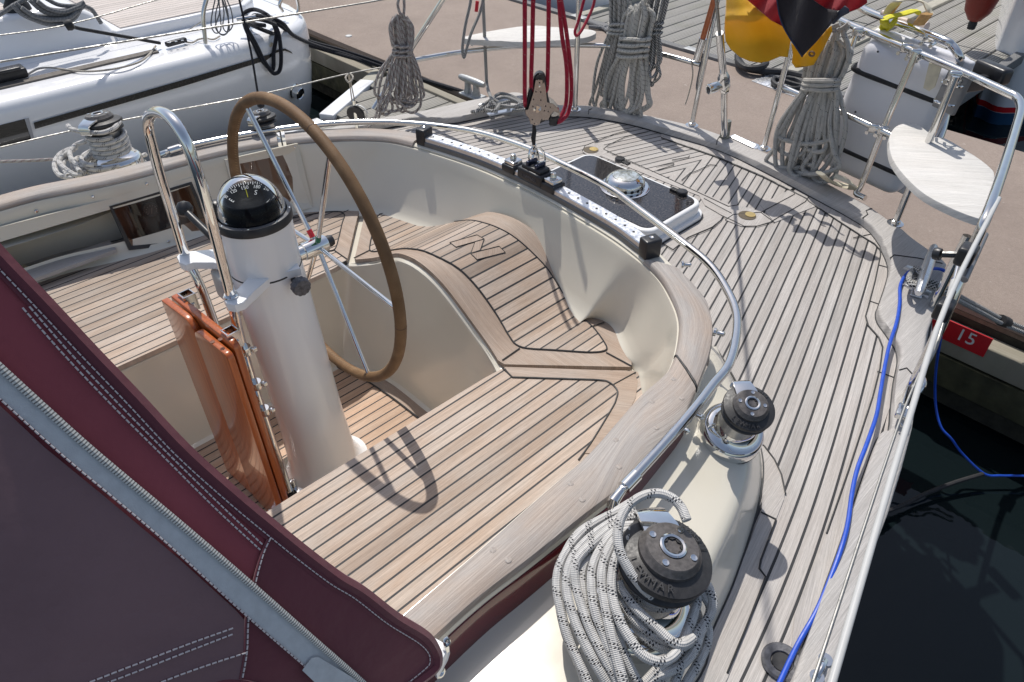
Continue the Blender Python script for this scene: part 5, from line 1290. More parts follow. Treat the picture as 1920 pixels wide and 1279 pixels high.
# ================================================================== ROPES
def ropeobj(name, strands, r, mat, label, cat, group=None, n=7, seg=8, parts=True):
    """one rope: its strands are lengths of the same line"""
    mb = MB()
    for s in strands:
        cl = False
        mb.tube(cr(s, n), r, seg)
    o = mb.build(name, M_[mat]); tag(o, label, cat, group); return o
wx, wy = W1B.lerp(W1T, .62).x, W1B.lerp(W1T, .62).y
def helix(c, r, z0, z1, turns, a0=0.0, n=18):
    return [Vector((c[0]+r*math.cos(a0+2*PI*turns*k/(n*turns)), c[1]+r*math.sin(a0+2*PI*turns*k/(n*turns)), z0+(z1-z0)*k/(n*turns))) for k in range(int(n*turns)+1)]
def rz(l, z0, z1, bow=0.0):
    n = len(l)-1; return [at(x, y, z0+(z1-z0)*k/n+bow*math.sin(PI*k/n)) for k, (x, y) in enumerate(l)]
R1 = [
 rz([(1190, 948), (1164, 956), (1099, 992), (1058, 1042), (1044, 1090), (1052, 1146), (1067, 1199), (1099, 1270), (1120, 1330)], .33, .20, .02),
 rz([(1192, 958), (1167, 968), (1111, 1004), (1073, 1048), (1062, 1101), (1079, 1167), (1111, 1235), (1140, 1285), (1160, 1330)], .34, .205, .02),
 rz([(1192, 968), (1167, 977), (1123, 1010), (1083, 1050), (1079, 1093), (1099, 1161), (1129, 1226), (1158, 1279), (1180, 1330)], .345, .21, .02),
 rz([(1190, 985), (1167, 989), (1138, 1013), (1111, 1066), (1114, 1137), (1135, 1196), (1167, 1276), (1190, 1330)], .35, .22, .02),
 rz([(1185, 995), (1167, 1000), (1144, 1027), (1128, 1078), (1138, 1152), (1155, 1226), (1175, 1300), (1190, 1350)], .355, .225, .02),
 rz([(1183, 1010), (1170, 1019), (1152, 1054), (1147, 1107), (1161, 1161), (1182, 1199), (1206, 1229), (1241, 1241), (1270, 1222), (1290, 1180), (1307, 1130)], .36, .27, -.02),
 rz([(1222, 1118), (1200, 1096), (1176, 1062), (1160, 1025), (1160, 985), (1176, 951), (1203, 931), (1232, 925), (1258, 933), (1276, 950), (1288, 976)], .32, .392, .045),
 rz([(1186, 940), (1150, 962), (1085, 1000), (1050, 1065), (1048, 1120), (1062, 1190), (1090, 1255), (1108, 1320)], .30, .185, .02),
 rz([(1190, 978), (1145, 1006), (1096, 1058), (1094, 1120), (1112, 1190), (1148, 1270), (1168, 1330)], .325, .20, .02),
 rz([(1180, 1020), (1160, 1030), (1136, 1072), (1146, 1150), (1166, 1216), (1190, 1268), (1215, 1310)], .34, .22, .01),
 rz([(1316, 1110), (1332, 1140), (1322, 1170), (1300, 1206), (1280, 1236), (1250, 1262), (1210, 1300)], .27, .205),
 rz([(1170, 1130), (1186, 1166), (1216, 1200), (1252, 1218), (1290, 1206), (1312, 1176)], .27, .25),
 rz([(1160, 1090), (1167, 1107), (1194, 1143), (1230, 1176), (1259, 1202), (1280, 1208), (1300, 1196)], .31, .275),
 rz([(1160, 1110), (1173, 1137), (1194, 1167), (1224, 1190), (1262, 1206), (1290, 1200)], .29, .26),
 rz([(1310, 1085), (1326, 1098), (1336, 1125), (1332, 1152), (1316, 1178), (1301, 1220), (1274, 1250), (1224, 1273), (1190, 1310)], .29, .21),
 rz([(1298, 1095), (1308, 1110), (1301, 1152), (1286, 1193), (1259, 1229), (1230, 1258), (1200, 1290)], .28, .215),
 rz([(1320, 1165), (1328, 1182), (1324, 1211), (1307, 1247), (1285, 1285), (1270, 1330)], .23, .19),
 rz([(1300, 1130), (1310, 1165), (1300, 1200), (1280, 1240), (1262, 1290)], .25, .2),
 helix((wx, wy), .057, .262, .300, 2.6, .4),
]
ropeobj('winch_sheet_coil', R1, .0086, 'rope_main', 'thick white sheet with black flecks heaped over the big winch in the foreground', 'rope', 'sheets coiled on winches', 8, 10)
w3 = (W3B.x, W3B.y+.012)
R3 = [
 helix(w3, .060, .245, .325, 4.6, 1.0, 20), helix((w3[0]-.02, w3[1]), .088, .205, .245, 2.3, 2.0, 20),
 rz([(226, 222), (221, 226), (210, 240), (195, 261), (175, 282), (161, 296), (150, 300)], .36, .22),
 rz([(128, 236), (134, 242), (150, 246), (175, 249), (196, 248), (214, 240), (224, 228)], .345, .36),
 rz([(262, 294), (272, 290), (258, 295), (229, 299), (182, 310), (148, 310), (131, 290), (141, 273), (154, 267), (170, 262)], .205, .26),
 rz([(240, 284), (225, 280), (180, 300), (150, 328), (125, 318), (111, 302), (126, 286), (140, 280)], .21, .23),
 rz([(150, 334), (137, 334), (111, 328), (102, 309), (110, 292), (125, 282), (145, 276)], .205, .22),
 rz([(128, 330), (118, 312), (124, 296), (135, 303), (140, 320), (150, 325)], .215, .2),
 rz([(150, 322), (140, 306), (146, 296), (158, 300), (150, 312)], .23, .2),
]
ropeobj('winch_sheet_coil', R3, .0088, 'rope_main', 'white sheet with black flecks wound on the far winch beside the guard rail', 'rope', 'sheets coiled on winches', 6, 8)
ropeobj('jib_sheet', [rz([(-30, 303), (0, 303), (60, 301), (100, 299), (112, 303)], .21, .215)], .006, 'rope_brown', 'thin pink and white sheet leading forward from the far winch', 'rope')

def hank(name, plane, top, wrap, bot, n, r, mat, label, hw_top, hw_wrap, hw_bot, group='coiled lines hanging on the stern rails', wraps=3, apex=True, seed=1, lo=.86, wrapw=9, mid=None, ends=()):
    rnd = random.Random(seed); ax, v = plane; S = []
    twp = .0
    L1 = math.hypot(wrap[0]-top[0], wrap[1]-top[1]); L2 = math.hypot(bot[0]-wrap[0], bot[1]-wrap[1]); tw = L1/(L1+L2)
    def C(t):
        if t < tw: k = t/tw; return (top[0]+(wrap[0]-top[0])*k, top[1]+(wrap[1]-top[1])*k)
        k = (t-tw)/(1-tw); return (wrap[0]+(bot[0]-wrap[0])*k, wrap[1]+(bot[1]-wrap[1])*k)
    def Wd(t):
        if t < tw: k = t/tw; return hw_wrap+(hw_top-hw_wrap)*math.sin(PI*min(1, (1-k)*1.0+.0))**.7 if k > .12 else hw_top*k/.12*.7+2
        k = (t-tw)/(1-tw); return hw_wrap+(hw_bot-hw_wrap)*math.sin(min(1, k*1.15)*PI/2)
    def W3(px, py, dep): 
        p = on(px, py, ax, v); d = (EYE-p).normalized(); return p+d*dep
    for i in range(n):
        a = -1+2*(i+.5)/n+rnd.uniform(-.15, .15); b = rnd.uniform(-1, 1); 
        if abs(a-b) < .35: b = a+(.5 if a < 0 else -.5)
        te = rnd.uniform(lo, 1.0); ts = rnd.uniform(.0, .05) if apex else 0; d0 = rnd.uniform(-.012, .02); pts = []
        ds = rnd.uniform(-.04, .07); sw = rnd.uniform(-.35, .35); sv = rnd.uniform(-.3, .3)
        for t in (ts, .25*tw+.03, .55*tw, .85*tw, tw, tw+.12, tw+(te-tw)*.45, tw+(te-tw)*.75, te*.965):
            c = C(t); k_ = max(0, (t-tw)/(1-tw)); pts.append(W3(c[0]+(a+sw*math.sin(k_*4))*Wd(t), c[1], d0+ds*max(0, t-tw)))
        c = C(te); pts.append(W3(c[0]+(a+b)/2*Wd(te), c[1]+4, d0+ds*.5+.01))
        for t in (te*.955, tw+(te-tw)*.72, tw+(te-tw)*.4, tw+.1, tw, .8*tw, .5*tw, .2*tw+.02):
            c = C(t); k_ = max(0, (t-tw)/(1-tw)); pts.append(W3(c[0]+(b+sv*math.sin(k_*3.6))*Wd(t), c[1], d0+.012-ds*max(0, t-tw)))
        c = C(ts); pts.append(W3(c[0]+(a+b)/2*Wd(.1)*.4, c[1]-3, d0+.006))
        S.append(pts)
    for k in range(wraps):
        pts = []
        for j in range(13):
            an = 2*PI*j/12; c = C(tw+(k-(wraps-1)/2)*wrapw/(L1+L2)+.004*j/12)
            pts.append(W3(c[0]+math.cos(an)*(hw_wrap+3), c[1]+rnd.uniform(-1, 1)+math.sin(an)*3, .010+math.sin(an)*.034*hw_wrap/18))
        S.append(pts)
    for e in ends: S.append([W3(x, y, .03) for x, y in e])
    return ropeobj(name, S, r, mat, label, 'rope coil', group, 5, 7)
pr1 = ata(757, 116, .335); pr2 = ata(1190, 94, .34)
hank('rope_hank', (1, pr1.y-.02), (750, 26), (755, 94), (748, 212), 13, .0062, 'rope_brown', 'brown and white mottled rope hank hanging left of the far teak seat', 21, 15, 42, seed=3, lo=.76, ends=[[(752, 30), (746, 10), (750, -12)], [(757, 30), (758, 8), (756, -12)], [(735, 170), (712, 195), (702, 225), (690, 240)], [(745, 150), (722, 190), (708, 225)]])
hank('rope_hank', (0, pr2.x-.03), (1164, -26), (1161, 53), (1128, 212), 8, .0075, 'rope_dark', 'grey rope hank with heavy black fleck left of the thick cream one', 20, 17, 27, seed=5, lo=.78)
hank('rope_hank', (0, pr2.x-.06), (1204, 4), (1188, 88), (1168, 240), 12, .0090, 'rope_cream', 'thick cream rope hank with small dark flecks resting on the stern rail', 29, 25, 50, seed=8, wraps=4, wrapw=11, lo=.84, ends=[[(1206, 10), (1218, -15)]])
hank('rope_hank', (0, pr2.x-.02), (1236, -26), (1222, 52), (1214, 168), 9, .0058, 'rope_bw', 'black and white diamond rope hank right of the thick cream one', 22, 17, 26, seed=11, lo=.75)
prf = ata(1560, 203, .345)
hank('rope_hank', (0, prf.x-.05), (1566, 72), (1540, 157), (1497, 342), 17, .0094, 'rope_grey', 'big grey rope hank tied to the pushpit in front of the life raft', 38, 30, 66, seed=21, lo=.70, ends=[[(1568, 76), (1572, 60), (1585, 50), (1592, 44)], [(1590, 50), (1582, 62), (1590, 85), (1592, 120)], [(1560, 75), (1567, 62), (1560, 52), (1575, 45)]])
# line hitched to the far seat
fx = ata(905, 90, .345); pl = lambda l: [on(x, y, 1, fx.y-.03) for x, y in l]
ropeobj('hitched_line', [pl([(884, -12), (881, 10), (872, 51), (867, 91), (870, 108), (875, 91), (884, 61), (899, 26), (909, -12)])], .0066, 'rope_bw', 'black and white line looped down over the end of the far teak seat', 'rope')
mb = MB(); mb.tube(pl([(895, 2), (893, 22)]), .0080, 8); o = mb.build('red_whipping', M_['red']); tag(o, 'red whipped rope end hanging above the far teak seat', 'rope end')
fy = fx.y+.06; 
ropeobj('mooring_line', [[on(x, y, 1, fx.y-.0) for x, y in [(905, -12), (907, 30), (909, 77), (911, 122), (913, 159)]]+[at(919, 179, .15), at(928, 197, .13), at(940, 200, .125)],
    rz([(884, 210), (900, 207), (914, 200), (925, 184), (938, 176), (955, 179), (972, 187), (985, 198)], .10, .12, .03), rz([(890, 212), (910, 194), (926, 187), (936, 196), (926, 208), (912, 206)], .11, .12, .02), rz([(915, 204), (937, 196), (958, 190), (982, 196), (990, 202)], .11, .10, .03), rz([(905, 210), (930, 204), (955, 200), (985, 205), (960, 208)], .10, .10, .01), rz([(928, 188), (945, 182), (962, 186), (975, 194), (962, 200), (940, 198)], .13, .13, .02)],
    .0078, 'rope_bw', 'black and white mooring line made fast around the far stern cleat', 'mooring line', 'black and white mooring lines')
# near quarter mooring line running to the dock
def dbl(off): return [at(1712, 512+off*.4, .062), at(1722, 520+off*.7, .066), at(1745, 528+off, .062), at(1775, 541+off, .045), at(1800, 556+off, -.05), at(1840, 577+off, -.25), at(1884, 600+off, -.45), at(1940, 622+off, -.53), at(2000, 640+off, -.53)]
ropeobj('mooring_line', [dbl(0), dbl(9), rz([(1712, 506), (1704, 522), (1712, 536), (1730, 540)], .075, .075, .02), rz([(1716, 502), (1728, 510), (1738, 528)], .085, .085, .01), rz([(1709, 528), (1722, 534), (1736, 543)], .07, .085, .01)], .0085, 'rope_bw', 'doubled black and white mooring line from the near stern cleat to the dock', 'mooring line', 'black and white mooring lines')
p, q = at(1876, 600, -.42), at(1888, 605, -.46); mb = MB(); mb.tube([p, q], .024, 10); o = mb.build('rope_whipping', M_['strapblack']); tag(o, 'black tape whipping on the doubled mooring line near the dock', 'rope tape')
ropeobj('shore_cable', [[at(x, y, z) for x, y, z in [(1430, 1345, .012), (1462, 1279, .012), (1495, 1210, .012), (1531, 1146, .022), (1560, 1077, .03), (1580, 1020, .040), (1590, 979, .041), (1598, 922, .041), (1608, 878, .042), (1625, 833, .045), (1643, 780, .042), (1651, 734, .040), (1659, 687, .041), (1668, 646, .042), (1681, 605, .043), (1687, 568, .044), (1688, 536, .045), (1699, 515, .050), (1713, 507, .058), (1746, 504, .055), (1759, 504, .052), (1771, 508, .048), (1781, 518, .04), (1784, 540, .02), (1770, 600, -.2), (1755, 690, -.6), (1754, 756, -.80), (1764, 800, -.88), (1784, 823, -.92), (1804, 850, -1.0), (1845, 888, -1.08), (1878, 892, -1.09), (1930, 893, -1.09), (2100, 905, -1.1)]]], .0056, 'blue', 'blue cable lying along the near side deck and trailing overboard into the water', 'cable', None, 6, 10)
bpy.data.objects['shore_cable']
ropeobj('sunken_line', [[at(x, y, z) for x, y, z in [(1500, 1000, -1.12), (1668, 957, -1.11), (1735, 926, -1.10), (1790, 905, -1.09), (1843, 889, -1.075)]]], .010, 'rubber', 'dark wet line just at the water surface joining the blue cable', 'rope')

# ================================================================== MAINSHEET TACKLE
ty = 1.575
tk = lambda x, y, dep=0.0: (lambda p: p+(EYE-p).normalized()*dep)(on(x, y, 1, ty))
tackle = thing('mainsheet_tackle', 'steel and black mainsheet block hanging on red lines above the traveller', 'mainsheet block', tuple(tk(1005, 235)))
hx_ = Vector((RT.x, RT.y, 0)).normalized(); toc = (EYE-tk(1010, 190)); toc.z = 0; toc.normalize()
def plate(l, t, mat, name, dep=0.0, parent=None, sc_=4.918, ox=860, oy=0, bev=.001):
    bm = bmesh.new(); vs = [bm.verts.new(tk(ox+x/sc_, oy+y/sc_, dep)) for x, y in l]; f = bm.faces.new(vs); f.normal_update()
    if f.normal.dot(toc) < 0: f.normal_flip()
    g = bmesh.ops.extrude_face_region(bm, geom=[f]); 
    for v in g['geom']:
        if isinstance(v, bmesh.types.BMVert): v.co += toc*(-t)
    bmesh.ops.recalc_face_normals(bm, faces=bm.faces[:])
    if bev: bmesh.ops.bevel(bm, geom=[e for e in bm.edges if e.calc_face_angle(0) > .9], offset=bev, segments=2, affect='EDGES')
    mb = MB(); mb.addbm(bm); return part(name, mb, mat, parent if parent else tackle)
body = plate([(690, 740), (700, 705), (722, 685), (745, 678), (770, 685), (792, 705), (802, 740), (828, 930), (850, 1000), (830, 1100), (750, 1150), (680, 1130), (640, 1090), (612, 1005), (640, 860)], .038, 'black', 'block_body', .0, bev=.006)
chk = plate([(708, 742), (783, 735), (800, 800), (815, 945), (870, 958), (915, 1000), (935, 1040), (935, 1075), (880, 1055), (845, 1060), (832, 1108), (755, 1112), (745, 1150), (705, 1160), (662, 1140), (650, 1095), (618, 1055), (612, 1018), (640, 1012), (690, 850)], .003, flat('cheek_plate', (.52, .45, .40), .22, 1.0), 'cheek_plate', .008)
plate([(830, 895), (870, 920), (905, 960), (925, 1010), (915, 1050), (880, 1010), (840, 960)], .004, 'steel', 'cheek_plate', -.014)
for x, y, r in ((744, 763, .0028), (711, 846, .0028), (756, 850, .0028), (691, 917, .0026), (757, 924, .0026), (683, 983, .0026), (801, 979, .0026), (789, 1021, .0026), (765, 1102, .0026), (677, 1103, .0026), (697, 1141, .002), (826, 1030, .002), (845, 990, .002)):
    mb = MB(); mb.lathe([(r, 0), (r, .0006), (.0004, .0006)], tk(860+x/4.918, y/4.918, .0085), toc, 12, capb=False); part('cheek_hole', mb, 'rubber', chk)
for x, y, r in ((742, 797, .0045), (693, 1015, .0055)):
    mb = MB(); mb.lathe([(r, 0), (r*.9, .001), (.0005, .0014)], tk(860+x/4.918, y/4.918, .008), toc, 14, capb=False); part('rivet', mb, 'steel', chk)
mb = MB(); mb.lathe([(.0125, 0), (.0125, .0012), (.0115, .002), (.0005, .002)], tk(860+720/4.918, 1005/4.918, .0078), toc, 24, capb=False); part('ratchet_disc', mb, flat('disc_steel', (.48, .42, .38), .25, 1.0), chk)
mb = MB(); mb.lathe([(.004, 0), (.0055, .004), (.0042, .012), (.001, .015)], tk(860+746/4.918, 990/4.918, .009), (toc+Vector((0, 0, -.4))).normalized(), 12); part('ratchet_pin', mb, 'signwhite', chk)
mb = MB(); mb.lathe([(.0165, -.012), (.0175, -.009), (.015, -.004), (.015, .004), (.0175, .009), (.0165, .012)], tk(860+745/4.918, 722/4.918, -.016), toc, 24); part('sheave', mb, flat('sheave_dark', (.03, .03, .032), .25, .3), tackle)
cc = plate([(845, 1075), (870, 1085), (925, 1070), (935, 1095), (925, 1140), (895, 1165), (835, 1165), (835, 1100)], .03, 'black', 'cam_cleat', .012, bev=.003)
plate([(880, 1020), (915, 1030), (925, 1065), (890, 1085), (850, 1075), (850, 1055)], .022, 'steel', 'cam_jaw', .010, bev=.003)
RL = [[(984, -15), (984, 102), (984, 183), (986, 200)], [(1000, -15), (998, 81), (996, 159), (1001, 175)], [(1029, -15), (1028, 81), (1026, 159), (1022, 172)],
      [(1047, -15), (1053, 61), (1061, 114), (1063, 153), (1061, 195), (1051, 219), (1044, 224)], [(1049, -15), (1060, 47), (1066, 92), (1071, 142), (1071, 183), (1065, 212), (1053, 226), (1044, 230)]]
for i, l in enumerate(RL):
    mb = MB(); mb.tube(cr([tk(x, y, -.015+.006*i) for x, y in l], 6), .0068, 9); part('red_line', mb, 'rope_red', tackle)
o = ropeobj('red_line_loop', [[on(x, y, 1, 2.1) for x, y in [(1099, -15), (1084, 41), (1078, 59), (1082, 67), (1094, 51), (1112, 12), (1116, -15)]]], .0062, 'rope_red', 'bight of red line hanging above the right end of the far teak seat', 'rope')
mb = MB(); mb.tube(cr([tk(1001, 232), tk(1003, 246), tk(1000, 258), tk(1001, 270)], 4), [.0055]+[.0075]*11+[.006], 10) if 0 else mb.tube([tk(1001, 232), tk(1002, 246), tk(1000, 258), tk(1001, 270)], [.005, .0075, .0085, .006], 10); part('taped_shackle', mb, 'rubber', tackle)
mb = MB(); mb.lathe([(.006, -.02), (.009, -.016), (.009, -.004), (.005, .0), (.005, .006), (.008, .010), (.008, .02)], tk(1001, 281), seg=14); part('swivel', mb, 'chrome', tackle)
def ringp(name, pts, r): 
    mb = MB(); mb.tube(cr([tk(x, y, d) for x, y, d in pts], 6, True), r, 8, closed=True); part(name, mb, 'chrome', tackle)
ringp('shackle_ring', [(994, 280, .004), (992, 300, .012), (1000, 312, .012), (1009, 303, .004), (1008, 284, -.004), (1001, 277, 0)], .0036)
ringp('shackle_ring', [(1000, 292, .008), (997, 314, .01), (1004, 324, .01), (1010, 312, .004), (1007, 294, .002)], .0042)
ringp('pull_ring', [(1010, 276, .0), (1019, 283, .004), (1023, 297, .008), (1020, 305, .008), (1010, 304, .006), (1020, 302, .004), (1021, 294, .002), (1016, 284, .0)], .0016)

# ================================================================== LIFE RAFT
raft = thing('life_raft', 'white life raft canister with black straps standing in the stern cradle', 'life raft', (3.02, .95, .04))
def rbox(c, s, bev, seg=4, tilt=0.0):
    bm = bmesh.new(); bmesh.ops.create_cube(bm, size=1)
    for v in bm.verts: v.co = Vector((v.co.x*s[0], v.co.y*s[1], v.co.z*s[2]))
    bmesh.ops.bevel(bm, geom=bm.edges[:], offset=bev, segments=seg, affect='EDGES', profile=.5)
    bm.transform(Matrix.Translation(Vector(c)) @ Matrix.Rotation(tilt, 4, 'X')); return bm
def raftp(x, y, dep=0.0): return on(x, y, 0, 2.915-dep)
rq = [raftp(1538, 318), raftp(1692, 348), raftp(1768, 150), raftp(1612, 78)]
cy = sum(p.y for p in rq)/4; cz = sum(p.z for p in rq)/4; rw = ((rq[0].y-rq[1].y)+(rq[3].y-rq[2].y))/2+.03; rh = ((rq[2].z-rq[1].z)+(rq[3].z-rq[0].z))/2+.06
RT_ = math.atan2(-(rq[1].z-rq[0].z)-(rq[2].z-rq[3].z), 2*rw)*-.0+.10
mb = MB(); mb.addbm(rbox((2.973, cy, cz), (.115, rw, rh), .052, 6, RT_)); part('raft_shell', mb, 'raft', raft)
mb = MB(); mb.addbm(rbox((3.076, cy, cz), (.10, rw, rh), .046, 6, RT_)); part('raft_shell', mb, 'raft', raft)
mb = MB(); mb.addbm(rbox((3.028, cy, cz), (.03, rw+.022, rh+.022), .012, 3, RT_)); part('raft_rim', mb, 'raft', raft)
Rm_ = Matrix.Rotation(RT_, 3, 'X')
for fz in (.27, -.30):
    pts = []
    for a, b in ((-1, -1), (-1, 1), (1, 1), (1, -1)):
        pts.append(Vector((3.026+a*.106, 0, 0))+Rm_ @ Vector((0, b*(rw/2+.004), fz*rh))+Vector((0, cy, cz)))
    q = []
    for i in range(4):
        p0, p1 = pts[i], pts[(i+1) % 4]; q += [p0.lerp(p1, .12), p0.lerp(p1, .5), p0.lerp(p1, .88)]
    mb = MB(); mb.tube(cr(q, 4, True), .011, 6, closed=True, flat=(0, 0, 1)); 
    bmx = None
    part('raft_strap', mb, 'strapblack', raft)
for x, y in ((1646, 97), (1604, 210), (1573, 300)):
    mb = MB(); mb.lathe([(.004, 0), (.004, .001), (.0004, .0012)], raftp(x, y, .002), (-1, 0, 0), 10, capb=False); part('drain_hole', mb, 'rubber', raft)
# cradle flap, strop handle with tags, yellow webbing
mb = MB(); P = [on(x, y, 0, 2.868) for x, y in [(1742, 118), (1766, 124), (1752, 164), (1742, 171), (1731, 165)]]; mb.face(*[mb.vert(p) for p in P[::-1]]); mb.face(*[mb.vert(p+Vector((.006, 0, 0))) for p in P])
for i in range(5): mb.face(*[mb.vert(v) for v in (P[i], P[(i+1) % 5], P[(i+1) % 5]+Vector((.006, 0, 0)), P[i]+Vector((.006, 0, 0)))])
o = mb.build('cradle_flap', M_['webcream'], smooth=False); tag(o, 'cream perforated strap end hanging over the right corner of the life raft', 'strap')
strop = thing('strop_handle', 'cream webbing strop handle standing on top of the life raft', 'strop', tuple(ata(1700, 30, .68)))
hp_ = [ata(x, y, z) for x, y, z in [(1664, 26, .66), (1672, 12, .69), (1686, 2, .72), (1706, -2, .73), (1730, 4, .72), (1741, 18, .70), (1738, 30, .68), (1726, 44, .655)]]
mb = MB(); mb.tube(cr(hp_, 6), .020, 6, flat=(0, 0, 1), sx=.22); part('handle_loop', mb, 'webcream', strop)
for x0, y0, x1, y1 in ((1686, 4, 1668, 28), (1738, 26, 1722, 46)):
    mb = MB(); mb.tube([ata(x0, y0, .70), ata(x1, y1, .655)], .024, 6, flat=(0, 0, 1), sx=.25); part('loop_patch', mb, flat('orange_patch%d' % x0, (.62, .36, .14), .7, var=.2, scale=60), strop)
mb = MB(); mb.tube([ata(1655, 24, .64), ata(1680, 36, .635), ata(1702, 42, .635), ata(1737, 52, .635)], [.012, .013, .014, .020], 10); part('light_tube', mb, flat('pale_pink_tube', (.60, .50, .46), .5), strop)
mb = MB(); mb.tube(cr([ata(1664, 52, .615), ata(1658, 42, .650), ata(1664, 33, .668), ata(1690, 27, .675), ata(1716, 20, .67), ata(1722, 26, .655)], 6), .018, 6, flat=(0, 0, 1), sx=.3); mb.tube(cr([ata(1658, 40, .645), ata(1656, 48, .62), ata(1664, 54, .605), ata(1674, 48, .63), ata(1676, 38, .66)], 6), .018, 6, flat=(0, .4, .2), sx=.3)
o = mb.build('yellow_webbing', M_['webyellow']); tag(o, 'yellow webbing strap wrapped round the top pushpit rail', 'strap')
mb = MB(); mb.tube(cr([at(x, y, z) for x, y, z in [(1538, 325, .14), (1556, 340, .06), (1580, 348, .03), (1600, 353, .05), (1590, 340, .09), (1565, 330, .10)]], 5), .020, 7, flat=(0, 0, 1), sx=.35); o = mb.build('raft_painter_strap', M_['webcream']); tag(o, 'cream strap sagging out below the bottom of the life raft', 'strap')

# ================================================================== ENSIGN
ens = thing('ensign', 'faded black red and gold ensign drooping over the stern rail', 'flag', tuple(on(1440, 40, 0, 2.64)))
def cloth(name, poly, x0, mat, fold, th=.002, sc_=3.736, ox=1280):
    tmp = MB(); tmp.sheet([(ox+x/sc_, y/sc_) for x, y in poly], lambda x, y: 0, lambda x, y: (x/1500, y/1500), 5, 0); mb = MB()
    for (x, y, z), uv in zip(tmp.v, tmp.uv):
        p = on(x, y, 0, x0); d = (EYE-p).normalized(); mb.vert(p+d*fold(x, y), uv)
    mb.f = [f[::-1] for f in tmp.f]
    o = part(name, mb, mat, ens); m = o.modifiers.new('cloth', 'SOLIDIFY'); m.thickness = th; return o
fy_ = lambda x, y: .030*math.sin((x-1365)/14.0-.02*y)*max(.15, 1-(y/140))+.03*math.exp(-((y-28-(.0009*(x-1440)**2))/9)**2)+.02*math.sin(y/16.)
fr_ = lambda x, y: .02+.022*math.sin((x+y*.8)/10.)
fb_ = lambda x, y: .045+.018*math.sin((x-1500)/11.+y*.03)
cloth('gold_band', [(235, -60), (305, -60), (300, 60), (292, 200), (300, 285), (335, 345), (400, 400), (470, 430), (540, 440), (600, 430), (680, 395), (735, 400), (755, 270), (735, 200), (700, 180), (620, 140), (540, 70), (450, -5), (440, -60)], 2.66, 'flagy', fy_)
cloth('gold_band', [(760, 300), (772, 380), (765, 440), (790, 475), (850, 470), (920, 455), (990, 330), (1050, 215), (1040, 180), (950, 260), (850, 385)], 2.68, 'flagy', lambda x, y: .01*math.sin(x/6.))
cloth('red_band', [(440, -60), (452, 0), (540, 75), (620, 145), (700, 182), (690, 120), (660, 0), (650, -60)], 2.65, 'flagr', fr_)
cloth('black_band', [(648, -60), (660, 0), (675, 100), (710, 200), (750, 265), (838, 398), (850, 385), (930, 300), (1020, 190), (1085, 110), (1080, 75), (1000, 60), (900, -10), (890, -60)], 2.64, 'flagb', fb_)
cloth('red_band', [(880, -60), (905, 0), (1000, 62), (1080, 78), (1140, 60), (1165, 85), (1230, 60), (1290, 20), (1285, -60)], 2.65, 'flagr', fr_)
cloth('hoist_edge', [(1020, 165), (1060, 170), (1110, 120), (1165, 92), (1165, 62), (1135, 40), (1080, 88), (1040, 130)], 2.625, flat('hoist_blue', (.05, .055, .08), .8), lambda x, y: .03)
mb = MB(); pts = [(838, 398), (790, 325), (748, 262), (705, 185), (676, 100), (660, 0), (652, -40)]
mb.tube(cr([on(1280+x/3.736, y/3.736, 0, 2.64)+(EYE-on(1280+x/3.736, y/3.736, 0, 2.64)).normalized()*(fb_(1280+x/3.736, y/3.736)+.003) for x, y in pts], 4), .003, 6); part('flag_hem', mb, flat('hem_blue', (.03, .035, .07), .8), ens)
mb = MB(); p = on(1522, 101, 0, 2.66); mb.tube([p+Vector((0, .010*math.cos(2*PI*k/14), .008*math.sin(2*PI*k/14))) for k in range(14)], .0035, 6, closed=True); part('grommet', mb, flat('grommet_brown', (.16, .10, .06), .5, .5), ens)
# flag staff in its socket
staff = thing('flag_staff', 'varnished wooden flag staff in a chrome socket on the stern rail', 'flag staff', tuple(ata(1307, 112, .36)))
mb = MB(); mb.tube([ata(1306, 113, .36), ata(1318, 72, .455)], .0165, 14); part('staff_socket', mb, 'chrome', staff)
mb = MB(); mb.tube([ata(1316, 78, .44), ata(1341, -8, .64)], .0125, 12); part('staff', mb, 'mahog', staff)
# ================================================================== WATER, DOCK, PONTOONS
ZD, ZWAT = -.55, -1.15
mb = MB(); mb.face(*[mb.vert(p) for p in ((-400, -400, ZWAT), (400, -400, ZWAT), (400, 400, ZWAT), (-400, 400, ZWAT))])
o = mb.build('water', M_['water'], smooth=False); tag(o, kind='structure')
dock = thing('floating_dock', 'wide pinkish brown coated dock walkway running behind the stern', 'dock', (4.3, 1.5, ZD))
dx0, dx1 = 3.33, 5.25
mb = MB(); n = 60
ys_ = [-14+34*k/n for k in range(n+1)]
mb.grid([[(dx0+.004*math.sin(y*3), y, ZD-.045), (dx0+.004*math.sin(y*3), y, ZD-.006), (dx0+.012, y, ZD), (dx1-.01, y, ZD), (dx1, y, ZD-.01), (dx1, y, ZD-.07)] for y in ys_][::-1])
part('walkway_deck', mb, 'dock', dock)
mb = MB(); mb.box((dx0-.002+.07, 3, ZD-.075), (.13, 34, .055)); part('edge_plank', mb, flat('edge_plank_brown', (.17, .125, .095), .85, var=.25, scale=30, bump=.3), dock)
mb = MB(); mb.box((dx0+.12, 3, ZD-.32), (.24, 34, .5)); part('dock_side', mb, flat('dock_side_dark', (.03, .028, .02), .8, var=.4), dock)
for y0, y1 in ((-14, 1.9), (1.93, 7.5), (7.53, 20)):
    mb = MB(); mb.box((dx0-.055, (y0+y1)/2, ZD-.165), (.10, y1-y0, .125), None, .008); part('fender_beam', mb, 'beam', dock)
    mb = MB(); mb.box((dx0-.045, (y0+y1)/2, ZD-.33), (.09, y1-y0, .17), None, .008); part('lower_beam', mb, flat('slimy_beam%d' % int(y1*10), (.055, .052, .026), .75, var=.5, scale=12, bump=.4), dock)
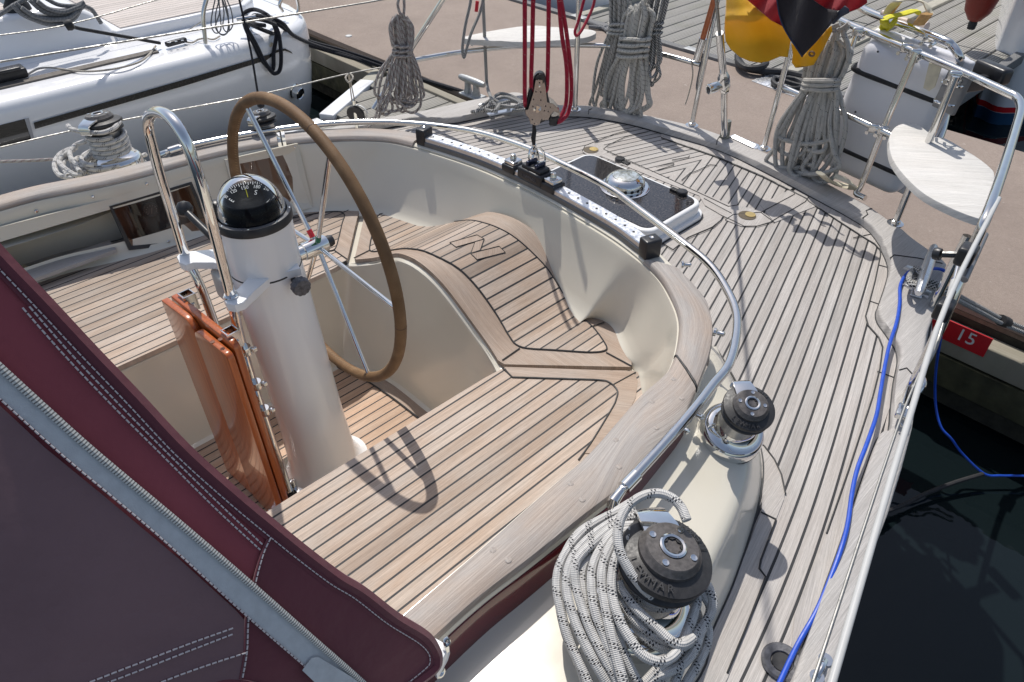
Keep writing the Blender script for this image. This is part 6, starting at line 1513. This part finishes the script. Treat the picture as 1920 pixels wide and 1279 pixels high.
mb = MB(); mb.box((dx1+.04, 8.6, ZD-.01), (.075, 14.4, .06), None, .006); part('edge_channel', mb, 'dockgrey', dock)
for yy in (4.62, 3.35, 2.42, 1.62):
    mb = MB(); mb.box((dx1+.04, yy, ZD+.0235), (.078, .16, .006), None, .002); part('channel_joint', mb, 'galv', dock)
for x, y in ((654, 68), (1000, 62)):
    mb = MB(); mb.lathe([(.03, 0), (.028, .006), (.008, .008), (.001, .008)], at(x, y, ZD), seg=18); part('deck_bolt', mb, 'galv', dock)
# number sign on the beam
sgn = thing('number_sign', 'red number sign reading 15 on the dock edge beam', 'number sign', (3.2, .4, -.66))
xs = dx0-.106
sa, sb, sc_, sd_ = on(1866, 641, 0, xs), on(1838, 669, 0, xs), on(1770, 634, 0, xs), on(1786, 599, 0, xs)
zt = (sa.z+sd_.z)/2; zb2 = (sb.z+sc_.z)/2; yr = (sa.y+sb.y)/2; yl = yr+.275
mb = MB(); mb.box((xs-.001, (yr+yl)/2, (zt+zb2)/2), (.006, yl-yr, zt-zb2), None, .001); part('sign_plate', mb, 'signred', sgn)
c = on(1811, 633, 0, xs-.005); mb = MB(); mb.addbm(text_mesh('15', .088, frame(Vector((xs-.0045, c.y, c.z)), (0, -1, 0), (-1, 0, 0)), .0006)); part('sign_number', mb, 'signwhite', sgn, smooth=False)
# dock cleat
dc = thing('dock_cleat', 'grey cast dock cleat near the far edge of our stern', 'dock cleat', tuple(at(885, 172, ZD)))
a, b = at(862, 143, ZD+.11), at(908, 160, ZD+.11); d = (b-a).normalized()
mb = MB(); mb.tube([a, a+d*.02, a.lerp(b, .3), a.lerp(b, .7), b-d*.02, b], [.016, .022, .026, .026, .022, .016], 10); part('horn', mb, 'galv', dc)
for t in (.33, .67):
    q = a.lerp(b, t); mb = MB(); mb.tube([Vector((q.x, q.y, ZD+.01)), Vector((q.x, q.y, ZD+.05)), q], [.034, .024, .022], 8); part('leg', mb, 'galv', dc)
q = a.lerp(b, .5); mb = MB(); mb.box(Vector((q.x, q.y, ZD+.006)), ((b-a).length*.75, .10, .014), rot_xy(d), .004); part('base', mb, 'galv', dc)
# finger pontoon between the boats
fin = thing('finger_pontoon', 'grooved wooden finger pontoon between the two boats', 'pontoon', (1.5, 3.8, ZD))
bw = .145; k = 0; y = 3.2
mb = MB()
while y < 4.80:
    x1 = 3.20; x0 = -4 if y+bw < 4.22 else 2.36+max(0, (y+bw/2-4.24))*1.66
    if x1-x0 > .15: mb.box(((x0+x1)/2, y+bw/2, ZD-.02+random.uniform(-.002, .002)), (x1-x0, bw-.012, .035), None, .004)
    y += bw
part('boards', mb, 'plankx', fin)
ea, eb = Vector((2.30, 4.235, ZD)), Vector((3.24, 4.80, ZD)); d = (eb-ea).normalized(); nrm = Vector((-d.y, d.x, 0))
mb = MB(); mb.box((ea.lerp(eb, .40)+nrm*.02+Vector((0, 0, -.012))), ((eb-ea).length*.62, .11, .045), rot_xy(d), .006); part('white_edging', mb, 'nbwhite', fin)
mb = MB(); mb.box((ea.lerp(eb, .86)+nrm*.02+Vector((0, 0, -.016))), ((eb-ea).length*.30, .11, .04), rot_xy(d), .006); part('timber_edging', mb, 'beamx', fin)
mb = MB(); mb.box((-.9, 4.25, ZD-.012), (6.4, .09, .05), None, .006); part('white_edging', mb, 'nbwhite', fin)
mb = MB(); mb.box((3.19, 4.0, ZD-.008), (.07, 1.75, .045), None, .006); part('end_board', mb, 'beam', fin)
mb = MB(); mb.box((-.5, 3.75, ZD-.2), (7, .8, .3)); part('float', mb, 'rubber', fin)
# far pontoon beyond the dock
fp = thing('far_pontoon', 'grey wooden pontoon of grooved boards beyond the dock', 'pontoon', (7, 3, ZD))
mb = MB(); y = 1.5
while y < 4.6:
    for x0, x1 in ((5.34, 7.1), (7.115, 9.4)): mb.box(((x0+x1)/2, y+.075, ZD-.02+random.uniform(-.003, .003)), (x1-x0, .14, .035), None, .004)
    y += .152
part('boards', mb, 'planky', fp)
mb = MB(); mb.box((7.3, 2.55, ZD-.001), (4.0, .10, .05), None, .006); mb2 = MB(); part('middle_beam', mb, 'beamx', fp)
mb = MB(); mb.box((7.4, 4.66, ZD-.01), (4.1, .09, .07), None, .006); part('edge_beam', mb, 'beamx', fp)
mb = MB(); mb.box((7.4, 1.46, ZD-.01), (4.1, .07, .09), None, .006); part('edge_beam', mb, 'dockgrey', fp)
# checker plate, hoses and line on the dock
mb = MB(); P = [at(x, y, ZD+.006) for x, y in [(1409, 151), (1440, 137), (1518, 163), (1490, 181)]]
mb.prism([(p.x, p.y) for p in P], ZD-.002, ZD+.006, .002); pl_ = mb.build('checker_plate', M_['alu']); tag(pl_, 'aluminium checker plate lying on the dock below the ensign', 'checker plate')
mb = MB(); u = (P[1]-P[0]); v = (P[3]-P[0])
for i in range(9):
    for j in range(7):
        c = P[0]+u*((i+.5)/9)+v*((j+.5)/7); mb.box(c+Vector((0, 0, .0005)), (.024, .006, .003), Matrix.Rotation(PI/4 if (i+j) % 2 else -PI/4, 3, 'Z'), .001)
o = mb.build('checker_tread', M_['alu'], pl_); o['kind'] = 'stuff'
o = ropeobj('black_hose', [rz([(1383, 104), (1386, 118), (1402, 128), (1428, 126), (1436, 116), (1420, 110)], ZD+.05, ZD+.07), rz([(1384, 112), (1396, 126), (1420, 132), (1470, 136), (1500, 142), (1530, 150)], ZD+.04, ZD+.03)], .026, 'rubber', 'black hose loop lying on the dock under the gold part of the flag', 'hose')
o = ropeobj('black_hose', [rz([(1452, 146), (1450, 154), (1462, 162), (1492, 166), (1506, 160), (1496, 150), (1470, 146), (1456, 150)], ZD+.03, ZD+.04), rz([(1466, 150), (1490, 158), (1540, 170)], ZD+.05, ZD+.03)], .018, 'rubber', 'small coil of black hose on the checker plate', 'hose')
ropeobj('shore_line', [rz([(1104, 50), (1128, 52), (1146, 48), (1160, 53), (1150, 60), (1136, 56), (1150, 50), (1176, 66), (1190, 70)], ZD+.02, ZD+.02), rz([(1096, 38), (1120, 48), (1140, 56), (1170, 60)], ZD+.02, ZD+.02)], .016, 'rope_old', 'tangle of grey line lying on the dock behind the rope hanks', 'rope')
# far boats
def farhull(name, label, poly, z0, z1, mat, bands=()):
    t = thing(name, label, 'boat', (poly[0][0], poly[0][1], ZWAT)); mb = MB(); rows = []
    P = cr([(x, y, 0) for x, y in poly], 5, True); c = sum((p for p in P), Vector())/len(P)
    for z in [z0+(z1-z0)*k/8 for k in range(9)]:
        f = 1-.10*((z1-z)/(z1-z0))**2; rows.append([Vector((c.x+(p.x-c.x)*f, c.y+(p.y-c.y)*f, z)) for p in P])
    rows.append([Vector((c.x+(p.x-c.x)*.97, c.y+(p.y-c.y)*.97, z1+.01)) for p in P])
    mb.grid(rows, closed_v=True); mb.face(*range(len(mb.v)-len(P), len(mb.v))); part('hull', mb, mat, t)
    for za, zb, m in bands:
        mb = MB(); rr = []
        for z in (za, zb):
            f = 1-.10*((z1-z)/(z1-z0))**2+.002; rr.append([Vector((c.x+(p.x-c.x)*f, c.y+(p.y-c.y)*f, z)) for p in P])
        mb.grid(rr, closed_v=True); part('boot_stripe', mb, m, t)
    return t
wb = farhull('moored_boat', 'white hull with red and blue waterline stripes at the right edge behind the dock', [(7.15, 1.60), (7.18, 1.35), (8.2, .85), (10.5, .1), (13, -.2), (13, 2.4), (10.5, 2.6), (8.4, 2.05), (7.3, 1.72)], ZWAT-.3, .25, 'nbwhite', [(ZWAT+.115, ZWAT+.165, 'signred'), (ZWAT+.0, ZWAT+.11, flat('boot_blue', (.02, .075, .16), .4))])
mb = MB(); mb.box((7.20, 1.52, -.55), (.05, .05, .18), None, .01); part('rub_fitting', mb, 'rubber', wb)
farhull('moored_boat', 'dark hulled boat along the top edge beyond the far pontoon', [(10.2, 2.7), (9.9, 3.6), (10.0, 6.0), (10.3, 9.5), (13, 10), (14, 5), (12.5, 2.4)], ZWAT-.3, .5, flat('dark_hull', (.012, .012, .016), .25, coat=.5))
farhull('moored_boat', 'low white hull beyond the dock at the top centre', [(5.72, 4.75), (5.68, 6.0), (5.9, 8.0), (7.0, 8.4), (8.2, 7.0), (8.4, 5.4), (7.6, 4.72), (6.4, 4.68)], ZWAT-.2, -.34, 'nbwhite')
fd = thing('red_fender', 'dark red fender hanging beside the white hull at the right edge', 'fender', (7.1, 1.75, -.9))
c = on(1843, -4, 0, 7.05); mb = MB(); mb.lathe([(.001, -.19), (.05, -.17), (.10, -.10), (.12, 0), (.12, .14), (.10, .26), (.03, .32), (.001, .33)], c, seg=24); part('fender_body', mb, flat('fender_red', (.22, .025, .015), .45), fd)
mb = MB(); mb.lathe([(.03, -.24), (.035, -.20), (.03, -.17)], c, seg=12); part('fender_end', mb, 'rubber', fd)
mb = MB(); c = on(1318, 8, 0, 7.4); mb.tube([c+Vector((0, .11, .02)), c+Vector((0, .09, .02)), c+Vector((0, -.10, .0)), c+Vector((0, -.12, 0))], [.09, .10, .10, .09], 16); o = mb.build('white_fender', M_['signwhite']); tag(o, 'white cylinder fender at the top edge beside the flag staff', 'fender')

# ================================================================== NEIGHBOURING YACHT
nb = thing('neighbour_yacht', 'white sailing yacht with black hull stripe moored on the far side of the finger pontoon', 'sailing yacht', (.8, 6, ZWAT))
INS = [(-1.4, .62), (-1.15, .34), (-.95, .22), (-.7, .10), (-.45, .03), (-.25, 0), (-.16, .004), (-.125, .016), (-.105, .038), (-.094, .075), (-.092, .14)]
def ins(z):
    if z <= INS[0][0]: return INS[0][1]
    for (z0, i0), (z1, i1) in zip(INS, INS[1:]):
        if z <= z1: return i0+(i1-i0)*(z-z0)/(z1-z0)
    return INS[-1][1]
SHX = [(-3, 4.70), (-1, 4.665), (1.2, 4.66), (1.9, 4.665), (2.3, 4.71), (2.50, 4.77), (2.63, 4.86)]
def ys(x):
    for (a, p), (b, q) in zip(SHP, SHP[1:]):
        if x <= b: return p+(q-p)*(x-a)/(b-a)
    return SHP[-1][1]
def plan(i):
    return cr([(x, y+i, 0) for x, y in SHX]+[(2.71-.2*i, 4.97+i, 0), (2.755-.25*i, 5.15+i, 0), (2.77-.25*i, 5.5+i*.5, 0), (2.78-.25*i, 7.6, 0)], 6)
SHP = [(p.x, p.y) for p in plan(0) if p.y < 5.12]
mb = MB(); mb.grid([[Vector((p.x, p.y, z)) for p in plan(i)] for z, i in INS]); part('hull', mb, 'nbwhite', nb, ang=60)
mb = MB(); pp = plan(.13); mb.grid([[Vector((p.x, p.y, -.0925)) for p in pp], [Vector((p.x-.3 if j > 40 else p.x, max(p.y, 5.0)+1.2, -.088)) for j, p in enumerate(pp)]]); part('side_deck', mb, 'nbwhite', nb)
mb = MB(); mb.box((-.2, 5.9, -.10), (5.5, 1.6, .02)); part('side_deck', mb, 'nbwhite', nb)
def onh(px, py, lift=.004):
    y = 4.7
    for k in range(30):
        p = on(px, py, 1, y); y = .5*y+.5*(ys(p.x)+ins(p.z)-lift)
    return on(px, py, 1, y)
def hullpatch(name, top, bot, mat, n=14, lift=.008):
    a, b = resample([Vector((x, y, 0)) for x, y in top], n), resample([Vector((x, y, 0)) for x, y in bot], n)
    mb = MB(); mb.grid([[onh(p.x, p.y, lift) for p in b], [onh((p.x+q.x)/2, (p.y+q.y)/2, lift) for p, q in zip(a, b)], [onh(p.x, p.y, lift) for p in a]]); return part(name, mb, mat, nb)
M_['stripe'] = flat('hull_stripe_black', (.022, .021, .021), .25, var=.3, scale=30)
hullpatch('hull_stripe', [(63, 230), (200, 191), (350, 148), (505, 102)], [(66, 242), (200, 203), (350, 160), (500, 113)], 'stripe')
hullpatch('hull_stripe', [(505, 102), (520, 93), (535, 91), (546, 97)], [(500, 113), (520, 98), (535, 95), (549, 101)], 'stripe', 8)
hullpatch('hull_window', [(-60, 250), (46, 223)], [(-50, 292), (59, 262)], flat('hull_window_black', (.02, .02, .022), .06, coat=.5), 8, .003)
hullpatch('window_frame', [(46, 223), (54, 221)], [(59, 262), (64, 259)], flat('frame_grey', (.42, .42, .44), .4), 4)
ex = onh(551, 170, .0); nx = Vector((.35, -.85, -.25)).normalized()
mb = MB(); mb.lathe([(.052, -.01), (.055, .006), (.047, .012)], ex, nx, 28, capt=False); mb.lathe([(.044, .0), (.044, .055), (.040, .060), (.036, .055), (.036, .0)], ex, nx, 28, capb=False, capt=False); e = part('exhaust_outlet', mb, 'chrome', nb)
mb = MB(); mb.lathe([(.036, .012), (.001, .012)], ex, nx, 20, capb=False); part('exhaust_bore', mb, 'rubber', e)
ex = onh(508, 84, 0); mb = MB(); mb.lathe([(.017, 0), (.017, .004), (.008, .006), (.001, .004)], ex, nx, 18, capb=False); part('hull_fitting', mb, 'webcream', nb)
mb = MB(); mb.grid([[Vector((x, ys(x)+a, z)) for a, z in ((.205, -.092), (.207, -.082), (.273, -.082), (.275, -.092))] for x in [-3+.2*k for k in range(24)]][::-1]); part('teak_toe_strip', mb, flat('grey_teak_strip', (.15, .135, .12), .8, var=.2, scale=40), nb)
# coaming with sloped end, teak seats
zc2 = .13; X1 = 1.36
mb = MB(); rows = []
for x, h in [(-3, zc2), (0, zc2+.01), (.9, zc2+.03), (1.2, zc2+.03), (1.33, zc2+.015), (1.40, zc2-.03), (1.47, .02), (1.54, -.085)]:
    rows.append([Vector((x, 5.20, -.095)), Vector((x, 5.255, -.08)), Vector((x, 5.27, -.05 if h > 0 else -.085)), Vector((x, 5.285, h-.03)), Vector((x, 5.30, h-.006)), Vector((x, 5.33, h)), Vector((x, 5.60, h)), Vector((x, 5.62, h-.2))])
mb.grid(rows[::-1]); part('cockpit_coaming', mb, 'nbwhite', nb, ang=50)
M_['nbteak'] = teak('neighbour_teak', (.52, .46, .42), (.64, .58, .54), (.56, .49, .44), .05, .004, tone=.1)
mb = MB(); mb.prism([(-3, 5.34), (.78, 5.34), (1.0, 5.42), (1.0, 5.6), (-3, 5.6)], zc2+.03, zc2+.046, .004, 2); part('coaming_teak', mb, 'nbteak', nb)
mb = MB(); mb.prism([(1.50, 5.24), (2.40, 5.24), (2.52, 5.36), (2.56, 6.0), (2.56, 7.3), (1.45, 7.3), (1.45, 5.4)], -.095, -.022, .015, 3); part('afterdeck', mb, 'nbwhite', nb)
mb = MB(); mb.prism([(1.54, 5.275), (2.38, 5.275), (2.47, 5.38), (2.50, 7.0), (1.52, 7.0)], -.024, -.014, .003, 1); part('afterdeck_teak', mb, 'nbteak', nb)
tubes('stanchion', [on(386, 82, 1, 4.81), on(381, 30, 1, 4.81), on(388, -6, 1, 4.81)], .014, 'steel', 4, 12, nb)
tubes('pushpit_tube', [on(530, -6, 1, 4.95), on(524, 10, 1, 4.95), on(530, 22, 1, 4.95)], .012, 'steel', 4, 10, nb)
tubes('pushpit_tube', [on(556, -6, 1, 5.0), on(560, 16, 1, 5.0), on(554, 34, 1, 5.0)], .012, 'steel', 4, 10, nb)
tubes('lifeline', [on(-20, 69, 1, 4.78), on(125, 47, 1, 4.78), on(300, -2, 1, 4.78)], .0036, 'wire', 4, 8, nb)
tubes('lanyard', [at(345, 62, -.06), at(385, 36, .05)], .004, 'wire', 1, 6, nb, sm=False)
w = thing('lashing_strap', 'black strap stretched from the neighbour lifeline down to a deck block', 'strap', tuple(at(310, 80, -.08)))
mb = MB(); mb.tube([on(128, 48, 1, 4.78), on(150, 54, 1, 4.80), on(240, 70, 1, 4.87), at(300, 81, -.06)], .010, 8); part('strap', mb, 'strapblack', w)
mb = MB(); mb.lathe([(.025, -.02), (.03, 0), (.025, .02)], on(130, 47, 1, 4.775), (.9, -.3, .2), 10); part('strap_knot', mb, 'rubber', w)
mb = MB(); mb.box(at(330, 79, -.065), (.14, .035, .03), rot_xy(Vector((1, .1, 0))), .008); part('deck_block', mb, 'black', w)
for k in range(3):
    mb = MB(); mb.lathe([(.009, 0), (.009, .002), (.001, .003)], at(318+12*k, 80-2*k, -.049), seg=10, capb=False); part('block_rivet', mb, 'steel', w)
ropeobj('control_line', [[at(x, y, -.078) for x, y in [(292, 86), (280, 102), (262, 116), (230, 126), (195, 132), (160, 134), (125, 131), (95, 127), (72, 129), (58, 136), (44, 144)]], [at(x, y, -.080) for x, y in [(345, 78), (360, 80), (372, 74), (386, 72), (400, 74), (412, 68)]]], .0060, 'rope_thin', 'thin flecked control line lying along the neighbour side deck', 'rope')
mb = MB(); mb.box(at(8, 140, -.055), (.22, .11, .055), rot_xy(Vector((1, .0, 0))), .010); mb.box(at(10, 132, -.02), (.15, .06, .02), None, .008); o = mb.build('rope_clutch', M_['black']); setpar(o, nb)
nw = Vector((1.04, 5.40, zc2+.03)); mb = MB(); mb.lathe([(.075, 0), (.07, .03), (.048, .06), (.045, .13), (.06, .14), (.062, .20), (.04, .22), (.001, .225)], nw, seg=28); part('winch', mb, 'rubber', nb)
gp = lambda l, dep=0.0: [on(x, y, 1, 5.17-dep) for x, y in l]
ropeobj('winch_tail_coil', [gp([(23, 9), (47, 20), (70, 30), (110, 30), (138, 25), (150, 16)]), gp([(28, 5), (52, 28), (75, 39), (102, 45), (125, 42), (144, 28), (152, 14)], .02), gp([(61, -3), (78, 12), (110, 20), (149, 16), (161, 9)], .01), gp([(84, -4), (110, 9), (141, 11), (158, 4)]), gp([(22, 8), (40, 26), (66, 38), (92, 46), (118, 46), (140, 34), (150, 18)], .03), gp([(55, 0), (82, 22), (112, 27), (140, 20), (155, 8)], .02), gp([(-20, 36), (0, 27), (23, 12), (50, -3)], .0), gp([(70, 2), (90, 16), (120, 22), (150, 12)], .035), gp([(40, 14), (64, 30), (96, 37), (128, 34), (146, 22)], .04), gp([(160, 12), (172, 18), (182, 32), (190, 44)], -.03)], .0125, 'rope_old', 'heavy grey line heaped over the neighbour winch in the top left corner', 'rope coil')
ropeobj('thin_coil', [[on(x, y, 1, 4.80-.01*k) for x, y in l] for k, l in enumerate([[(404, -4), (398, 25), (396, 48), (404, 62), (414, 55), (412, 20), (410, -4)], [(412, -4), (404, 30), (408, 58), (420, 66), (430, 52), (424, 20), (416, -4)], [(416, -4), (420, 25), (418, 50), (426, 60), (436, 48), (434, 22), (424, -4)], [(408, -4), (412, 22), (404, 50), (414, 64), (426, 60), (428, 30), (420, -4)]])], .0042, 'rope_old', 'thin grey line coil hanging from the neighbour stanchion', 'rope coil')
hp2 = lambda l, d=0.0: [on(x, y, 1, 4.70-d) for x, y in l]
ropeobj('black_mooring_lines', [
 [at(x, y, z) for x, y, z in [(470, 40, -.06), (456, 32, -.03), (462, 22, .0), (478, 18, .01), (498, 26, .0), (508, 36, -.04), (520, 62, -.12)]], [at(x, y, z) for x, y, z in [(465, 50, -.07), (475, 30, .01), (495, 32, .02), (512, 44, -.02)]],
 [at(x, y, z) for x, y, z in [(460, 40, -.05), (480, 36, .02), (500, 40, .02), (516, 46, -.02)]], [at(x, y, z) for x, y, z in [(462, 30, -.02), (476, 44, -.0), (497, 48, .0)]],
 hp2([(458, 38), (464, 55), (481, 85), (493, 110), (507, 132), (516, 138), (525, 130), (527, 102), (522, 61), (509, 37)], .03), hp2([(456, 36), (462, 57), (477, 85), (489, 110), (508, 131), (513, 124), (513, 100), (518, 67), (514, 44)], .015),
 [at(x, y, z) for x, y, z in [(470, 46, -.04), (490, 55, -.04), (511, 63, -.10), (566, 81, -.25), (623, 98, -.36), (704, 122, -.50), (731, 131, -.53), (800, 153, -.56), (880, 178, -.57), (940, 196, -.58)]],
 [at(x, y, z) for x, y, z in [(495, 36, .0), (517, 43, -.04), (542, 59, -.12), (582, 78, -.26), (643, 95, -.38), (718, 120, -.50), (760, 138, -.54), (840, 163, -.55), (930, 190, -.56)]],
 [at(x, y, z) for x, y, z in [(500, 30, .02), (530, 44, -.03), (550, 66, -.14), (590, 84, -.27), (650, 102, -.40), (725, 128, -.52)]]], .0135, 'rope_black', 'black mooring lines looped on the neighbour stern cleat and run to the dock', 'mooring line', None, 7, 8)
ca = at(444, 37, .01); mb = MB(); mb.tube([ca, at(480, 31, .02)], .014, 10); part('cleat', mb, 'steel', nb)
# flecked line running up from the far small winch
tl = Vector((W4B.x, W4B.y, .36))
ropeobj('halyard_tail', [[tl+Vector((0, 0, .0)), tl+Vector((-.003, 0, .03)), on(470, 95, 1, 2.62), on(447, -8, 1, 2.68), on(430, -80, 1, 2.72)]], .0042, 'rope_black', 'thin black flecked line rising from the far small winch', 'rope')
mb = MB(); mb.lathe([(.004, -.012), (.013, -.006), (.014, .004), (.006, .016)], tl+Vector((0, 0, .012)), seg=10); o = mb.build('line_knot', M_['rubber']); tag(o, 'black knot on top of the far small winch', 'knot')
# ------------------------------------------------------------------ light
SUN = Vector((.26, .52, 1.0)).normalized()
w = bpy.data.worlds.new('World'); sc.world = w; w.use_nodes = True
sk = w.node_tree.nodes.new('ShaderNodeTexSky'); sk.sky_type = 'NISHITA'; sk.sun_disc = False
sk.sun_elevation = math.asin(SUN.z); sk.sun_rotation = math.atan2(SUN.x, SUN.y)
sk.air_density = 1.0; sk.dust_density = 1.6; sk.ozone_density = 1.0
bg = w.node_tree.nodes['Background']; hs = w.node_tree.nodes.new('ShaderNodeHueSaturation'); hs.inputs['Saturation'].default_value = .8
w.node_tree.links.new(sk.outputs[0], hs.inputs['Color']); w.node_tree.links.new(hs.outputs[0], bg.inputs[0]); bg.inputs[1].default_value = .125
sl = bpy.data.lights.new('sun', 'SUN'); sl.energy = 3.7; sl.angle = math.radians(.53); sl.color = (1, .955, .89)
so = bpy.data.objects.new('sun', sl); COL.objects.link(so); so.rotation_euler = SUN.to_track_quat('Z', 'Y').to_euler(); so.location = (0, 0, 20)
sc.view_settings.view_transform = 'Standard'; sc.view_settings.look = 'None'; sc.view_settings.exposure = 0; sc.view_settings.gamma = 1
sc.cycles.max_bounces = 8; sc.cycles.transparent_max_bounces = 12
